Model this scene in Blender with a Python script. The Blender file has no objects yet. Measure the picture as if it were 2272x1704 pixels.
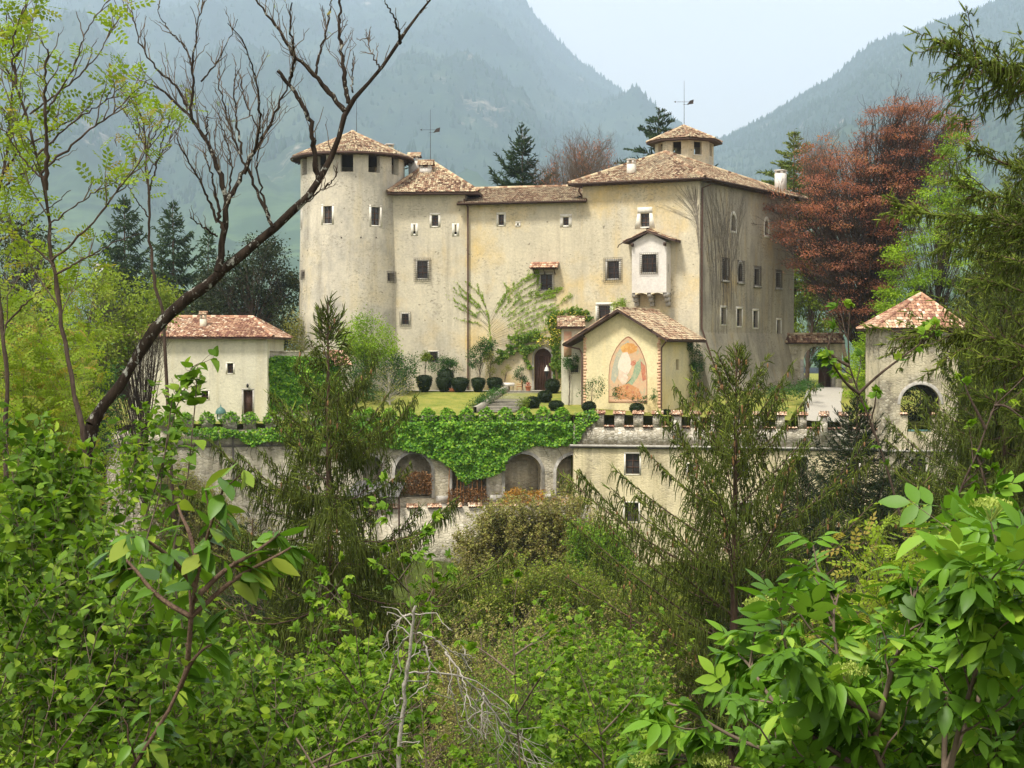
import bpy, math, random
import numpy as np
from mathutils import Vector, noise as mnoise
R = np.random.default_rng(7)
random.seed(5)
rad = math.radians
scene = bpy.context.scene

# ------------------------------------------------------------------ camera, sky, sun, exposure
F, CX, CY, HY = 3184.0, 1136.0, 852.0, 780.6          # the picture's own frame: 2272 x 1704
HAZE = 0.00011                                          # density of the air
PIT = math.atan((CY - HY) / F)
cam_d = bpy.data.cameras.new('camera'); cam = bpy.data.objects.new('camera', cam_d)
scene.collection.objects.link(cam); scene.camera = cam
cam_d.sensor_width = 36; cam_d.lens = 36 * F / 2272; cam_d.clip_start = 0.05; cam_d.clip_end = 60000
cam.rotation_euler = (math.pi / 2 - PIT, 0, 0)

SUN_EL, SUN_AZ = rad(60), rad(222)                      # azimuth clockwise from +Y: behind the viewer, to the left
world = bpy.data.worlds.new('World'); scene.world = world; world.use_nodes = True
wn, wl = world.node_tree.nodes, world.node_tree.links
sky = wn.new('ShaderNodeTexSky'); sky.sky_type = 'NISHITA'; sky.sun_disc = False
sky.sun_elevation = SUN_EL; sky.sun_rotation = SUN_AZ
sky.air_density = 1.0; sky.dust_density = 4.0; sky.ozone_density = 1.0
wtc = wn.new('ShaderNodeTexCoord'); wno = wn.new('ShaderNodeTexNoise')
wno.inputs['Scale'].default_value = 2.2; wno.inputs['Detail'].default_value = 4
wmap = wn.new('ShaderNodeMapping'); wmap.inputs['Scale'].default_value = (1, 1, 3)
wl.new(wtc.outputs['Generated'], wmap.inputs['Vector']); wl.new(wmap.outputs['Vector'], wno.inputs['Vector'])
wcr = wn.new('ShaderNodeValToRGB')
wcr.color_ramp.elements[0].position = 0.3; wcr.color_ramp.elements[0].color = (9.0, 8.7, 8.3, 1)
wcr.color_ramp.elements[1].position = 0.7; wcr.color_ramp.elements[1].color = (10.0, 9.6, 9.2, 1)
wl.new(wno.outputs['Fac'], wcr.inputs['Fac'])
wmx = wn.new('ShaderNodeMixRGB'); wmx.inputs['Fac'].default_value = 0.8
wl.new(sky.outputs[0], wmx.inputs[1]); wl.new(wcr.outputs[0], wmx.inputs[2])
wl.new(wmx.outputs[0], wn['Background'].inputs['Color'])
wn['Background'].inputs['Strength'].default_value = 0.132

sun_d = bpy.data.lights.new('sun', 'SUN'); sun_d.energy = 4.2; sun_d.angle = rad(10); sun_d.color = (1.0, 0.96, 0.89)
sun = bpy.data.objects.new('sun', sun_d); scene.collection.objects.link(sun)
sdir = Vector((math.sin(SUN_AZ) * math.cos(SUN_EL), math.cos(SUN_AZ) * math.cos(SUN_EL), math.sin(SUN_EL)))
sun.rotation_euler = sdir.to_track_quat('Z', 'Y').to_euler()

scene.view_settings.view_transform = 'Standard'; scene.view_settings.look = 'None'
scene.view_settings.exposure = 0.27; scene.view_settings.gamma = 1.0
c = scene.cycles
c.max_bounces = 6; c.diffuse_bounces = 3; c.glossy_bounces = 2; c.transmission_bounces = 3
c.volume_bounces = 2; c.transparent_max_bounces = 6
c.use_denoising = True; c.use_adaptive_sampling = True; c.adaptive_threshold = 0.02
c.caustics_reflective = False; c.caustics_refractive = False; c.sample_clamp_indirect = 4

# ------------------------------------------------------------------ helpers
def at(px, py, Y):
    """world point at forward distance Y seen at picture position px, py"""
    x = (px - CX) / F; y = -(py - CY) / F
    dy = math.cos(PIT) + y * math.sin(PIT); dz = -math.sin(PIT) + y * math.cos(PIT)
    t = Y / dy
    return np.array((x * t, Y, dz * t))

ORG = {}
def thing(name, label, cat, loc, group=None):
    o = bpy.data.objects.new(name, None); scene.collection.objects.link(o)
    o.location = tuple(float(v) for v in loc); o.empty_display_size = 0.3
    o['label'] = label; o['category'] = cat
    if group: o['group'] = group
    ORG[o.name] = np.array(loc, float)
    return o

def tag(o, label, cat, group=None):
    o['label'] = label; o['category'] = cat
    if group: o['group'] = group
    return o

class MB:
    """collects faces and links them as one mesh object"""
    def __init__(s): s.V = []; s.Fq = []; s.Ft = []; s.A = []; s.n = 0
    def add(s, V, Fc, rnd=None):
        V = np.asarray(V, float).reshape(-1, 3); Fc = np.asarray(Fc, int)
        if len(V) == 0 or len(Fc) == 0: return s
        (s.Fq if Fc.shape[1] == 4 else s.Ft).append(Fc + s.n)
        s.V.append(V)
        if rnd is None: rnd = R.random()
        s.A.append(np.broadcast_to(np.asarray(rnd, float), (len(V),)).copy() if np.ndim(rnd) == 0 else np.asarray(rnd, float))
        s.n += len(V); return s
    def box(s, c, size, rz=0.0, rnd=None, taper=1.0):
        hx, hy, hz = size[0] / 2, size[1] / 2, size[2] / 2
        P = np.array([(x * hx * (taper if z > 0 else 1), y * hy * (taper if z > 0 else 1), z * hz) for z in (-1, 1) for x, y in ((-1, -1), (1, -1), (1, 1), (-1, 1))])
        ca, sa = math.cos(rz), math.sin(rz)
        P = np.stack((P[:, 0] * ca - P[:, 1] * sa, P[:, 0] * sa + P[:, 1] * ca, P[:, 2]), 1) + np.array(c)
        return s.add(P, [(3, 2, 1, 0), (4, 5, 6, 7), (0, 1, 5, 4), (1, 2, 6, 5), (2, 3, 7, 6), (3, 0, 4, 7)], rnd)
    def prism(s, poly, z0, z1, rnd=None):
        """vertical prism on a plan outline; z0, z1 may be lists"""
        n = len(poly)
        a = np.array([(p[0], p[1], z0 if np.ndim(z0) == 0 else z0[i]) for i, p in enumerate(poly)])
        b = np.array([(p[0], p[1], z1 if np.ndim(z1) == 0 else z1[i]) for i, p in enumerate(poly)])
        Fs = [(i, (i + 1) % n, n + (i + 1) % n, n + i) for i in range(n)]
        s.add(np.vstack((a, b)), Fs, rnd)
        for ring, rev in ((a, True), (b, False)):
            idx = [(0, i, i + 1) for i in range(1, n - 1)]
            if rev: idx = [t[::-1] for t in idx]
            s.add(ring, idx, rnd)
        return s
    def poly3(s, pts, rnd=None):
        n = len(pts); return s.add(pts, [(0, i, i + 1) for i in range(1, n - 1)], rnd)
    def tube(s, pts, r, sides=6, rnd=None, k=None):
        pts = np.asarray(pts, float)
        if k: pts = resample(pts, k)
        rr = np.interp(np.linspace(0, 1, len(pts)), np.linspace(0, 1, np.size(r)), np.atleast_1d(r)) if np.size(r) > 1 else np.full(len(pts), float(np.ravel(r)[0]))
        return s.add(*tubes(pts[None], rr[None], sides), rnd=rnd)
    def lathe(s, c, prof, n=16, rnd=None):
        a = np.arange(n) / n * 2 * math.pi
        V = np.concatenate([np.stack((c[0] + r * np.cos(a), c[1] + r * np.sin(a), np.full(n, c[2] + z)), 1) for r, z in prof])
        Fs = [(k * n + i, k * n + (i + 1) % n, (k + 1) * n + (i + 1) % n, (k + 1) * n + i) for k in range(len(prof) - 1) for i in range(n)]
        return s.add(V, Fs, rnd)
    def build(s, name, mat, parent=None, smooth=False, kind=None):
        V = np.concatenate(s.V) if s.V else np.zeros((0, 3))
        org = np.zeros(3)
        if parent is not None:
            org = ORG[parent.name]
        V = V - org
        me = bpy.data.meshes.new(name)
        q = np.concatenate(s.Fq) if s.Fq else np.zeros((0, 4), int)
        t = np.concatenate(s.Ft) if s.Ft else np.zeros((0, 3), int)
        me.vertices.add(len(V)); me.vertices.foreach_set('co', V.astype(np.float32).ravel())
        me.loops.add(q.size + t.size); me.polygons.add(len(q) + len(t))
        me.loops.foreach_set('vertex_index', np.concatenate((q.ravel(), t.ravel())).astype(np.int32))
        starts = np.concatenate((np.arange(len(q)) * 4, q.size + np.arange(len(t)) * 3))
        me.polygons.foreach_set('loop_start', starts.astype(np.int32))
        me.update(calc_edges=True)
        at_ = me.attributes.new('rnd', 'FLOAT', 'POINT')
        if s.A: at_.data.foreach_set('value', np.concatenate(s.A).astype(np.float32))
        if smooth: me.polygons.foreach_set('use_smooth', np.ones(len(me.polygons), bool))
        me.materials.append(mat)
        o = bpy.data.objects.new(name, me); scene.collection.objects.link(o)
        if parent is not None: o.parent = parent
        ORG[o.name] = org
        if kind: o['kind'] = kind
        return o

def resample(P, k):
    P = np.asarray(P, float)
    d = np.concatenate(([0], np.cumsum(np.linalg.norm(np.diff(P, axis=0), axis=1))))
    t = np.linspace(0, d[-1], k)
    return np.stack([np.interp(t, d, P[:, i]) for i in range(P.shape[1])], 1)

def smooth_path(P, k, it=2):
    P = np.asarray(P, float)
    for _ in range(it):
        Q = [P[0]]
        for a, b in zip(P[:-1], P[1:]): Q += [a * .75 + b * .25, a * .25 + b * .75]
        Q.append(P[-1]); P = np.array(Q)
    return resample(P, k)

def nrm(v): return v / np.maximum(np.linalg.norm(v, axis=-1, keepdims=True), 1e-9)

def tubes(P, Rr, sides=4):
    if len(P) == 0: return np.zeros((0, 3)), np.zeros((0, 4), int)
    return tubes_(P, Rr, sides)
def tubes_(P, Rr, sides=4):
    """P (N,k,3) centre lines, Rr (N,k) radii"""
    N, k, _ = P.shape
    T = nrm(np.gradient(P, axis=1))
    D = nrm(P[:, -1] - P[:, 0])
    ref = np.where(np.abs(D[:, 2:3]) > .8, np.array([[1., 0.1, 0]]), np.array([[0.05, 0.1, 1.]]))[:, None, :]
    a = nrm(np.cross(T, ref)); b = np.cross(T, a)
    ang = np.arange(sides) / sides * 2 * math.pi
    V = P[:, :, None, :] + Rr[:, :, None, None] * (a[:, :, None, :] * np.cos(ang)[None, None, :, None] + b[:, :, None, :] * np.sin(ang)[None, None, :, None])
    V = V.reshape(-1, 3)
    i = np.arange(sides); j = (i + 1) % sides
    base = (np.arange(N)[:, None] * k + np.arange(k - 1)[None]).reshape(-1)[:, None] * sides
    Fq = np.stack((base + i, base + j, base + sides + j, base + sides + i), -1).reshape(-1, 4)
    return V, Fq

def inst(TV, TF, X, Y, Z, P, S):
    """copies of a small shape: columns X, Y, Z of each frame, place P, size S (N,) or (N,3)"""
    S = np.asarray(S, float)
    if S.ndim == 1: S = np.repeat(S[:, None], 3, 1)
    L = TV[None] * S[:, None, :]
    V = L[..., 0:1] * X[:, None] + L[..., 1:2] * Y[:, None] + L[..., 2:3] * Z[:, None] + P[:, None]
    n = len(TV)
    Fc = (np.arange(len(P))[:, None, None] * n + TF[None]).reshape(-1, TF.shape[1])
    return V.reshape(-1, 3), Fc, n

def leaf_shape(ws, ts, fold=.15, curl=.25):
    V = []; Fs = []
    for t, w in zip(ts, ws):
        z = -curl * t * t
        V += [(-w, t, z + fold * w), (0, t, z), (w, t, z + fold * w)]
    for i in range(len(ts) - 1):
        a = i * 3
        Fs += [(a, a + 1, a + 4, a + 3), (a + 1, a + 2, a + 5, a + 4)]
    return np.array(V, float), np.array(Fs)
OVAL = leaf_shape([.02, .2, .3, .27, .14, .01], [0, .15, .38, .62, .85, 1.0], .25, .2)
BROAD = leaf_shape([.02, .3, .4, .3, .14, .01], [0, .14, .35, .62, .85, 1.0], .2, .22)
NARROW = leaf_shape([.02, .15, .2, .16, .08, .01], [0, .15, .4, .65, .87, 1.0], .3, .3)
DIAM = (np.array([(0, 0, 0), (.32, .45, .06), (0, 1, -.1), (-.32, .45, .06)], float), np.array([(0, 1, 2, 3)]))
IVY = (np.array([(0, 0, 0), (.5, .1, -.05), (.42, .55, .0), (0, 1, -.1), (-.42, .55, .0), (-.5, .1, -.05), (0, .4, .1)], float), np.array([(6, 0, 1, 2), (6, 2, 3, 4), (6, 4, 5, 0)]))
def merge_shapes(parts):
    V = []; Fs = []; n = 0
    for v, f in parts: V.append(v); Fs.append(f + n); n += len(v)
    return np.concatenate(V), np.concatenate(Fs)
def placed(shape, pos, ang, s, tilt=0.0):
    v, f = shape; v = v * s
    ct, st = math.cos(tilt), math.sin(tilt)
    v = np.stack((v[:, 0], v[:, 1] * ct + v[:, 2] * st, -v[:, 1] * st + v[:, 2] * ct), 1)
    ca, sa = math.cos(ang), math.sin(ang)
    v = np.stack((v[:, 0] * ca - v[:, 1] * sa, v[:, 0] * sa + v[:, 1] * ca, v[:, 2]), 1) + np.array(pos)
    return v, f
def pinnate(n, leaf, ll, span, tilt=.15):
    """compound leaf along +y: n pairs and one at the end"""
    parts = []
    for i in range(n):
        y = span * (i + .6) / (n + .2)
        for sgn in (-1, 1): parts.append(placed(leaf, (sgn * .01, y, -.12 * y * y), -sgn * 1.05, ll * (0.8 + .2 * (i + 1) / n), tilt))
    parts.append(placed(leaf, (0, span, -.12 * span * span), 0, ll * 1.08, tilt))
    st = (np.array([(-.006, 0, 0), (.006, 0, 0), (.005, span, -.12 * span * span), (-.005, span, -.12 * span * span)]), np.array([(0, 1, 2, 3)]))
    parts.append(st)
    return merge_shapes(parts)
SLIM = leaf_shape([.02, .15, .23, .2, .1, .01], [0, .15, .38, .62, .85, 1.0], .2, .18)
ELDER = pinnate(2, SLIM, .55, .5, .25)
LOCUST = pinnate(4, DIAM, .25, .8, .1)
PALM = merge_shapes([placed(OVAL, (0, .1, 0), a, s, .2) for a, s in ((0, .9), (.75, .75), (-.75, .75), (1.5, .5), (-1.5, .5))])

def frames(D, up=None, roll=0.6):
    """leaf frames: Y along D, Z near up, with random roll"""
    N = len(D)
    if up is None: up = np.tile((0., 0., 1.), (N, 1))
    up = nrm(up + R.normal(0, roll, (N, 3)))
    X = nrm(np.cross(D, up)); Z = np.cross(X, D)
    return X, D, Z

# branches ------------------------------------------------------------
def grow(P, n_per_m, ratio, phi, up=.2, k=5, s0=.15, s1=1.0, wob=.08, lmin=.05, lmax=9e9, cap=200000, curl=.15):
    """children of the centre lines P (N,k,3)"""
    L = np.linalg.norm(np.diff(P, axis=1), axis=2).sum(1)
    cnt = R.poisson(np.maximum(n_per_m * L, 0.01))
    idx = np.repeat(np.arange(len(P)), cnt)
    if len(idx) > cap: idx = R.choice(idx, cap, replace=False)
    M = len(idx)
    if M == 0: return np.zeros((0, k, 3))
    s = s0 + (s1 - s0) * R.random(M)
    f = s * (P.shape[1] - 1); i = np.minimum(f.astype(int), P.shape[1] - 2); w = (f - i)[:, None]
    A = P[idx, i]; B = P[idx, i + 1]
    p = A * (1 - w) + B * w; T = nrm(B - A)
    q = nrm(np.cross(T, R.normal(0, 1, (M, 3))))
    ph = phi * (0.7 + .6 * R.random(M))[:, None]
    d = nrm(np.cos(ph) * T + np.sin(ph) * q + np.array((0, 0, up)))
    l = np.clip(L[idx] * ratio * (1.05 - .6 * s) * (0.5 + R.random(M)), lmin, lmax)
    t = np.linspace(0, 1, k)
    C = p[:, None] + d[:, None] * (l[:, None] * t)[..., None]
    C[:, :, 2] += curl * l[:, None] * t ** 2
    C[:, 1:] += R.normal(0, wob, (M, k - 1, 3)) * (l[:, None] * t[1:])[..., None]
    return C

def along(P, n_per_m, s0=0.1, s1=1.0, cap=300000):
    L = np.linalg.norm(np.diff(P, axis=1), axis=2).sum(1)
    cnt = R.poisson(np.maximum(n_per_m * L, 0.01)); idx = np.repeat(np.arange(len(P)), cnt)
    if len(idx) > cap: idx = R.choice(idx, cap, replace=False)
    s = s0 + (s1 - s0) * R.random(len(idx))
    f = s * (P.shape[1] - 1); i = np.minimum(f.astype(int), P.shape[1] - 2); w = (f - i)[:, None]
    A = P[idx, i]; B = P[idx, i + 1]
    return A * (1 - w) + B * w, nrm(B - A)

def put_leaves(mb, pos, T, shape, size, side=1.0, droop=.15, roll=.6, jit=.35, up=None):
    N = len(pos)
    if N == 0: return
    q = nrm(np.cross(T, R.normal(0, 1, (N, 3))))
    D = nrm(T * .6 + q * side + np.array((0, 0, -droop)) + R.normal(0, .15, (N, 3)))
    X, Y, Z = frames(D, up, roll)
    S = size * (1 - jit + 2 * jit * R.random(N)); S = np.stack((S * R.uniform(.75, 1.2, N), S, S * R.uniform(-.3, 2.4, N)), 1)
    V, Fc, n = inst(shape[0], shape[1], X, Y, Z, pos, S)
    mb.add(V, Fc, np.repeat(R.random(N), n))

def radii(P, r0, r1):
    t = np.linspace(0, 1, P.shape[1])[None]
    r0 = np.asarray(r0, float).reshape(-1, 1) if np.ndim(r0) else r0
    return np.broadcast_to(r0 * (1 - t) + r1 * t, P.shape[:2])

def stack_paths(lines, Y, k=12, dY=0.0, zoom=None):
    """picture polylines at distance Y (with gentle depth drift dY) -> (N,k,3)"""
    out = []
    for ln in lines:
        y1 = Y + R.normal(0, dY) if dY else Y
        pts = [at(px, py, Y + (y1 - Y) * i / max(1, len(ln) - 1)) for i, (px, py) in enumerate(ln)]
        out.append(smooth_path(pts, k))
    return np.array(out)

def in_poly(P, poly):
    x, y = P[:, 0], P[:, 1]; r = np.zeros(len(P), bool); n = len(poly)
    for i in range(n):
        (x0, y0), (x1, y1) = poly[i], poly[(i + 1) % n]
        if y0 == y1: continue
        r ^= ((y0 > y) != (y1 > y)) & (x < (x1 - x0) * (y - y0) / (y1 - y0) + x0)
    return r
def sample_poly(poly, n):
    p = np.array(poly, float); lo, hi = p.min(0), p.max(0); out = np.zeros((0, 2))
    while len(out) < n:
        q = lo + (hi - lo) * R.random((n * 3, 2)); out = np.vstack((out, q[in_poly(q, poly)]))
    return out[:n]

# ------------------------------------------------------------------ materials
def lin(h):
    h = h.lstrip('#'); v = [int(h[i:i + 2], 16) / 255 for i in (0, 2, 4)]
    return tuple(x / 12.92 if x <= .04045 else ((x + .055) / 1.055) ** 2.4 for x in v) + (1,)

class N:
    """small node-graph helper"""
    def __init__(s, name, rough=.8, spec=.3):
        s.m = bpy.data.materials.new(name); s.m.use_nodes = True; s.t = s.m.node_tree
        s.b = s.t.nodes['Principled BSDF']; s.b.inputs['Roughness'].default_value = rough
        s.b.inputs['Specular IOR Level'].default_value = spec
    def new(s, t, **kw):
        n = s.t.nodes.new(t)
        for k, v in kw.items(): setattr(n, k, v)
        return n
    def link(s, a, b): s.t.links.new(a, b)
    def pos(s, scale=(1, 1, 1)):
        g = s.new('ShaderNodeNewGeometry'); m = s.new('ShaderNodeMapping'); m.inputs['Scale'].default_value = scale
        s.link(g.outputs['Position'], m.inputs['Vector']); return m.outputs[0]
    def noise(s, scale, detail=4, vec=None, rough=.55):
        n = s.new('ShaderNodeTexNoise'); n.inputs['Scale'].default_value = scale; n.inputs['Detail'].default_value = detail
        n.inputs['Roughness'].default_value = rough
        s.link(vec if vec is not None else s.pos(), n.inputs['Vector']); return n.outputs['Fac']
    def ramp(s, fac, stops, interp='LINEAR'):
        r = s.new('ShaderNodeValToRGB'); e = r.color_ramp.elements; r.color_ramp.interpolation = interp
        while len(e) < len(stops): e.new(.5)
        for i, (p, col) in enumerate(stops):
            e[i].position = p; e[i].color = col if len(col) == 4 else tuple(col) + (1,)
        s.link(fac, r.inputs[0]); return r.outputs[0]
    def mix(s, fac, a, b, mode='MIX'):
        m = s.new('ShaderNodeMixRGB', blend_type=mode)
        for i, v in ((0, fac), (1, a), (2, b)):
            if hasattr(v, 'links'): s.link(v, m.inputs[i])
            else: m.inputs[i].default_value = v
        return m.outputs[0]
    def attr(s, name='rnd'):
        a = s.new('ShaderNodeAttribute', attribute_name=name); return a.outputs['Fac']
    def bump(s, h, strength=.4, dist=.05):
        b = s.new('ShaderNodeBump'); b.inputs['Strength'].default_value = strength; b.inputs['Distance'].default_value = dist
        s.link(h, b.inputs['Height']); s.link(b.outputs[0], s.b.inputs['Normal'])
    def col(s, c):
        if hasattr(c, 'links'): s.link(c, s.b.inputs['Base Color'])
        else: s.b.inputs['Base Color'].default_value = c
        return s.m

W1, W0 = (1, 1, 1, 1), (0, 0, 0, 1)
def mk_plaster(name, base, warm, grey, dark, warm_at=(.52, .7), grey_at=(.55, .72), speck=.68, streak=.35, wear=.6):
    n = N(name, .92, .15)
    big = n.noise(.16, 6, rough=.6); mid = n.noise(.55, 6, n.pos((1, 1, .55)), .65); fine = n.noise(5, 5, rough=.7)
    st = n.noise(1.0, 4, n.pos((1.3, 1.3, .1)), .6); tiny = n.noise(14, 3, n.pos((1, 1, 1.6)), .7); g2 = n.noise(.23, 5, n.pos((1, 1.2, .8)), .65)
    blot = n.noise(3.2, 4, n.pos((1, 1, 1.8)), .7); area = n.noise(.33, 4, n.pos((1, 1, .8)), .6); hole = n.noise(2.4, 2, n.pos((1, 1, 1.2)), .5); st2 = n.noise(1.0, 4, n.pos((.8, .8, .12)), .55)
    c = n.mix(n.ramp(big, [(warm_at[0], W0), (warm_at[1], W1)]), base, warm)
    c = n.mix(n.ramp(g2, [(grey_at[0], W0), (grey_at[1], (.85, .85, .85, 1))]), c, grey)
    c = n.mix(n.ramp(st, [(.5, W0), (.72, (streak,) * 3)]), c, dark)
    c = n.mix(n.ramp(mid, [(.3, (.82, .82, .82, 1)), (.7, (1.12, 1.12, 1.1, 1))]), c, (1, 1, 1, 1), 'MULTIPLY') if False else n.mix(1.0, c, n.ramp(mid, [(.3, (.84, .84, .85, 1)), (.7, (1.08, 1.07, 1.05, 1))]), 'MULTIPLY')
    c = n.mix(1.0, c, n.ramp(fine, [(.3, (.86, .86, .86, 1)), (.65, (1.06, 1.06, 1.06, 1))]), 'MULTIPLY')
    c = n.mix(n.ramp(tiny, [(speck, W0), (speck + .05, (.55,) * 3)]), c, dark)
    c = n.mix(n.ramp(st2, [(.56, W0), (.74, (.5,) * 3)]), c, warm)
    cl = n.mix(1.0, n.ramp(blot, [(.53, W0), (.6, W1)]), n.ramp(area, [(.46, W0), (.64, (wear,) * 3)]), 'MULTIPLY')
    c = n.mix(cl, c, dark)
    c = n.mix(n.ramp(hole, [(.7, W0), (.73, (wear,) * 3)]), c, lin('#5d5446'))
    n.bump(n.mix(.5, fine, blot), .8, .05)
    return n.col(c)
def mk_stone(name, cols, mortar, scale=3.2, flat=(1, 1, 1.7), patch=None, patch_at=(.5, .62), bump=.7):
    n = N(name, .95, .1)
    warp = n.noise(1.5, 3)
    v = n.new('ShaderNodeTexVoronoi'); v.inputs['Scale'].default_value = scale; n.link(n.pos(flat), v.inputs['Vector'])
    e = n.new('ShaderNodeTexVoronoi', feature='DISTANCE_TO_EDGE'); e.inputs['Scale'].default_value = scale; n.link(n.pos(flat), e.inputs['Vector'])
    sep = n.new('ShaderNodeSeparateColor'); n.link(v.outputs['Color'], sep.inputs[0])
    k = len(cols)
    c = n.ramp(sep.outputs[0], [(i / max(1, k - 1), q) for i, q in enumerate(cols)])
    fine = n.noise(9, 5, rough=.7)
    c = n.mix(1.0, c, n.ramp(fine, [(.3, (.75,) * 3), (.7, (1.12,) * 3)]), 'MULTIPLY')
    c = n.mix(n.ramp(e.outputs['Distance'], [(.02, W1), (.09, W0)]), c, mortar)
    if patch is not None:
        pn = n.noise(.35, 6, rough=.65)
        c = n.mix(n.ramp(pn, [(patch_at[0], W0), (patch_at[1], W1)]), c, patch)
    st = n.noise(1.0, 4, n.pos((1.4, 1.4, .12)), .6)
    c = n.mix(1.0, c, n.ramp(st, [(.35, (.72, .71, .68, 1)), (.6, (1.05,) * 3)]), 'MULTIPLY')
    n.bump(n.ramp(e.outputs['Distance'], [(0, W0), (.12, W1)]), bump, .06)
    return n.col(c)
def mk_tile(name, cols):
    n = N(name, .9, .15)
    c = n.ramp(n.attr(), cols)
    p = n.noise(.5, 5, rough=.65)
    c = n.mix(1.0, c, n.ramp(p, [(.35, (.78, .76, .74, 1)), (.65, (1.1, 1.08, 1.04, 1))]), 'MULTIPLY')
    f = n.noise(12, 4, rough=.75)
    c = n.mix(n.ramp(f, [(.56, W0), (.66, (.55,) * 3)]), c, lin('#b9b08f'))
    c = n.mix(n.ramp(f, [(.3, (.6,) * 3), (.4, W0)]), c, lin('#4a3a30'))
    return n.col(c)
def mk_leaf(name, c0, c1, c2=None, trans=.4, rough=.6, spec=.18, hue_scale=.7):
    n = N(name, rough, spec)
    st = [(0, lin(c0)), (.75, lin(c1))] + ([(1, lin(c2))] if c2 else [])
    c = n.ramp(n.attr(), st)
    v = n.noise(hue_scale, 3)
    c = n.mix(1.0, c, n.ramp(v, [(.3, (.72, .78, .8, 1)), (.7, (1.15, 1.1, 1.0, 1))]), 'MULTIPLY')
    n.col(c)
    tr = n.new('ShaderNodeBsdfTranslucent'); n.link(n.mix(1.0, c, (1.25, 1.3, .7, 1), 'MULTIPLY'), tr.inputs['Color'])
    ms = n.new('ShaderNodeMixShader'); ms.inputs[0].default_value = trans
    n.link(n.b.outputs[0], ms.inputs[1]); n.link(tr.outputs[0], ms.inputs[2])
    n.link(ms.outputs[0], n.t.nodes['Material Output'].inputs['Surface'])
    return n.m
def mk_plain(name, a, b=None, scale=6, rough=.8, spec=.3, bump=0, vec=(1, 1, 1), metal=0):
    n = N(name, rough, spec); n.b.inputs['Metallic'].default_value = metal
    f = n.noise(scale, 5, n.pos(vec), .65)
    n.col(n.ramp(f, [(.32, lin(a)), (.68, lin(b or a))]))
    if bump: n.bump(f, bump, .03)
    return n.m
def mk_bark(name, a, b, lichen, la=(.56, .6), sc=(6, 6, 1.5)):
    n = N(name, .95, .1)
    f = n.noise(3, 6, n.pos(sc), .7); l = n.noise(16, 5, n.pos((1, 1, .7)), .7)
    c = n.ramp(f, [(.3, lin(a)), (.7, lin(b))])
    c = n.mix(n.ramp(l, [(la[0], W0), (la[1], W1)]), c, lin(lichen))
    n.bump(f, .9, .04)
    return n.col(c)

M = {}
M['plaster'] = mk_plaster('castle_plaster', lin('#cac1a9'), lin('#cfb98c'), lin('#b3ac9c'), lin('#7f7768'), warm_at=(.5, .72), streak=.35)
M['plaster_warm'] = mk_plaster('warm_castle_plaster', lin('#ccc2a7'), lin('#d3b97e'), lin('#c3bca8'), lin('#857b6a'), warm_at=(.48, .68), streak=.3)
M['plaster_tower'] = mk_plaster('tower_plaster', lin('#cac2ae'), lin('#cdbd95'), lin('#a8a396'), lin('#777163'), warm_at=(.55, .75), grey_at=(.48, .62), speck=.64)
M['plaster_grey'] = mk_plaster('weathered_grey_plaster', lin('#b5ac98'), lin('#c0a672'), lin('#9b9486'), lin('#6b6558'), warm_at=(.55, .7), grey_at=(.45, .62), speck=.65, streak=.5)
M['plaster_house'] = mk_plaster('pale_house_plaster', lin('#d3cdb6'), lin('#d0c39c'), lin('#b5b09e'), lin('#8c8673'), warm_at=(.58, .75), grey_at=(.55, .7), speck=.72, wear=.25)
M['plaster_chapel'] = mk_plaster('cream_chapel_plaster', lin('#e0d2a6'), lin('#e0cb98'), lin('#d8ccae'), lin('#a09374'), speck=.8, streak=.15, wear=.12)
M['plaster_white'] = mk_plaster('white_plaster', lin('#d9d3c9'), lin('#d5ccba'), lin('#c6c0b4'), lin('#9d968a'), speck=.78, streak=.2, wear=.12)
M['frame_white'] = mk_plain('white_window_surround', '#e2ddcf', '#cfc8b6', 5, .85, .2)
M['stone'] = mk_stone('rubble_stone', [lin('#9a9382'), lin('#c6beaa'), lin('#b0a68f'), lin('#dbd4c2'), lin('#8a8372')], lin('#b9b19c'), 2.6, patch=lin('#cfc6ae'), patch_at=(.46, .6))
M['stone_rough'] = mk_stone('rough_parapet_stone', [lin('#9a9281'), lin('#c9c1ad'), lin('#e4ddcd'), lin('#b0a792'), lin('#dad2be')], lin('#b8af9a'), 3.0)
M['stone_yellow'] = mk_stone('yellow_plastered_stone', [lin('#b3a88a'), lin('#cfc4a4'), lin('#9c937c')], lin('#c5b996'), 2.8, patch=lin('#d6c9a2'), patch_at=(.34, .52), bump=.4)
M['stone_gate'] = mk_stone('gate_tower_stone', [lin('#857d6c'), lin('#b0a792'), lin('#ccc4ae'), lin('#777060'), lin('#bdb49c')], lin('#a0977f'), 3.4, patch=lin('#cbc0a2'), patch_at=(.44, .58))
M['ledge'] = mk_plain('stone_ledge', '#b9b4a8', '#8f8a80', 3, .8)
M['dark_ledge'] = mk_plain('pipe_metal_and_riser_shade', '#4a4641', '#6a655e', 3, .6)  # pipe metal; also the painted shade of the stair risers
tile_cols = [(0, lin('#63483a')), (.15, lin('#856853')), (.35, lin('#a08067')), (.5, lin('#af967a')), (.68, lin('#c0af90')), (.88, lin('#c9b998')), (1, lin('#9a8a74'))]
M['tile'] = mk_tile('old_roof_tile', tile_cols)
M['tile_red'] = mk_tile('red_roof_tile', [(0, lin('#83594b')), (.2, lin('#9c735d')), (.4, lin('#ab8368')), (.62, lin('#ba957a')), (.82, lin('#ccab8e')), (1, lin('#dac6ae'))])
M['wood'] = mk_plain('dark_eaves_wood', '#3a2b22', '#57443a', 4, .85, vec=(1, 1, 4))
M['door'] = mk_plain('dark_door_wood', '#3c2a21', '#553c2f', 3, .75, vec=(1, 1, 5))
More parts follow.
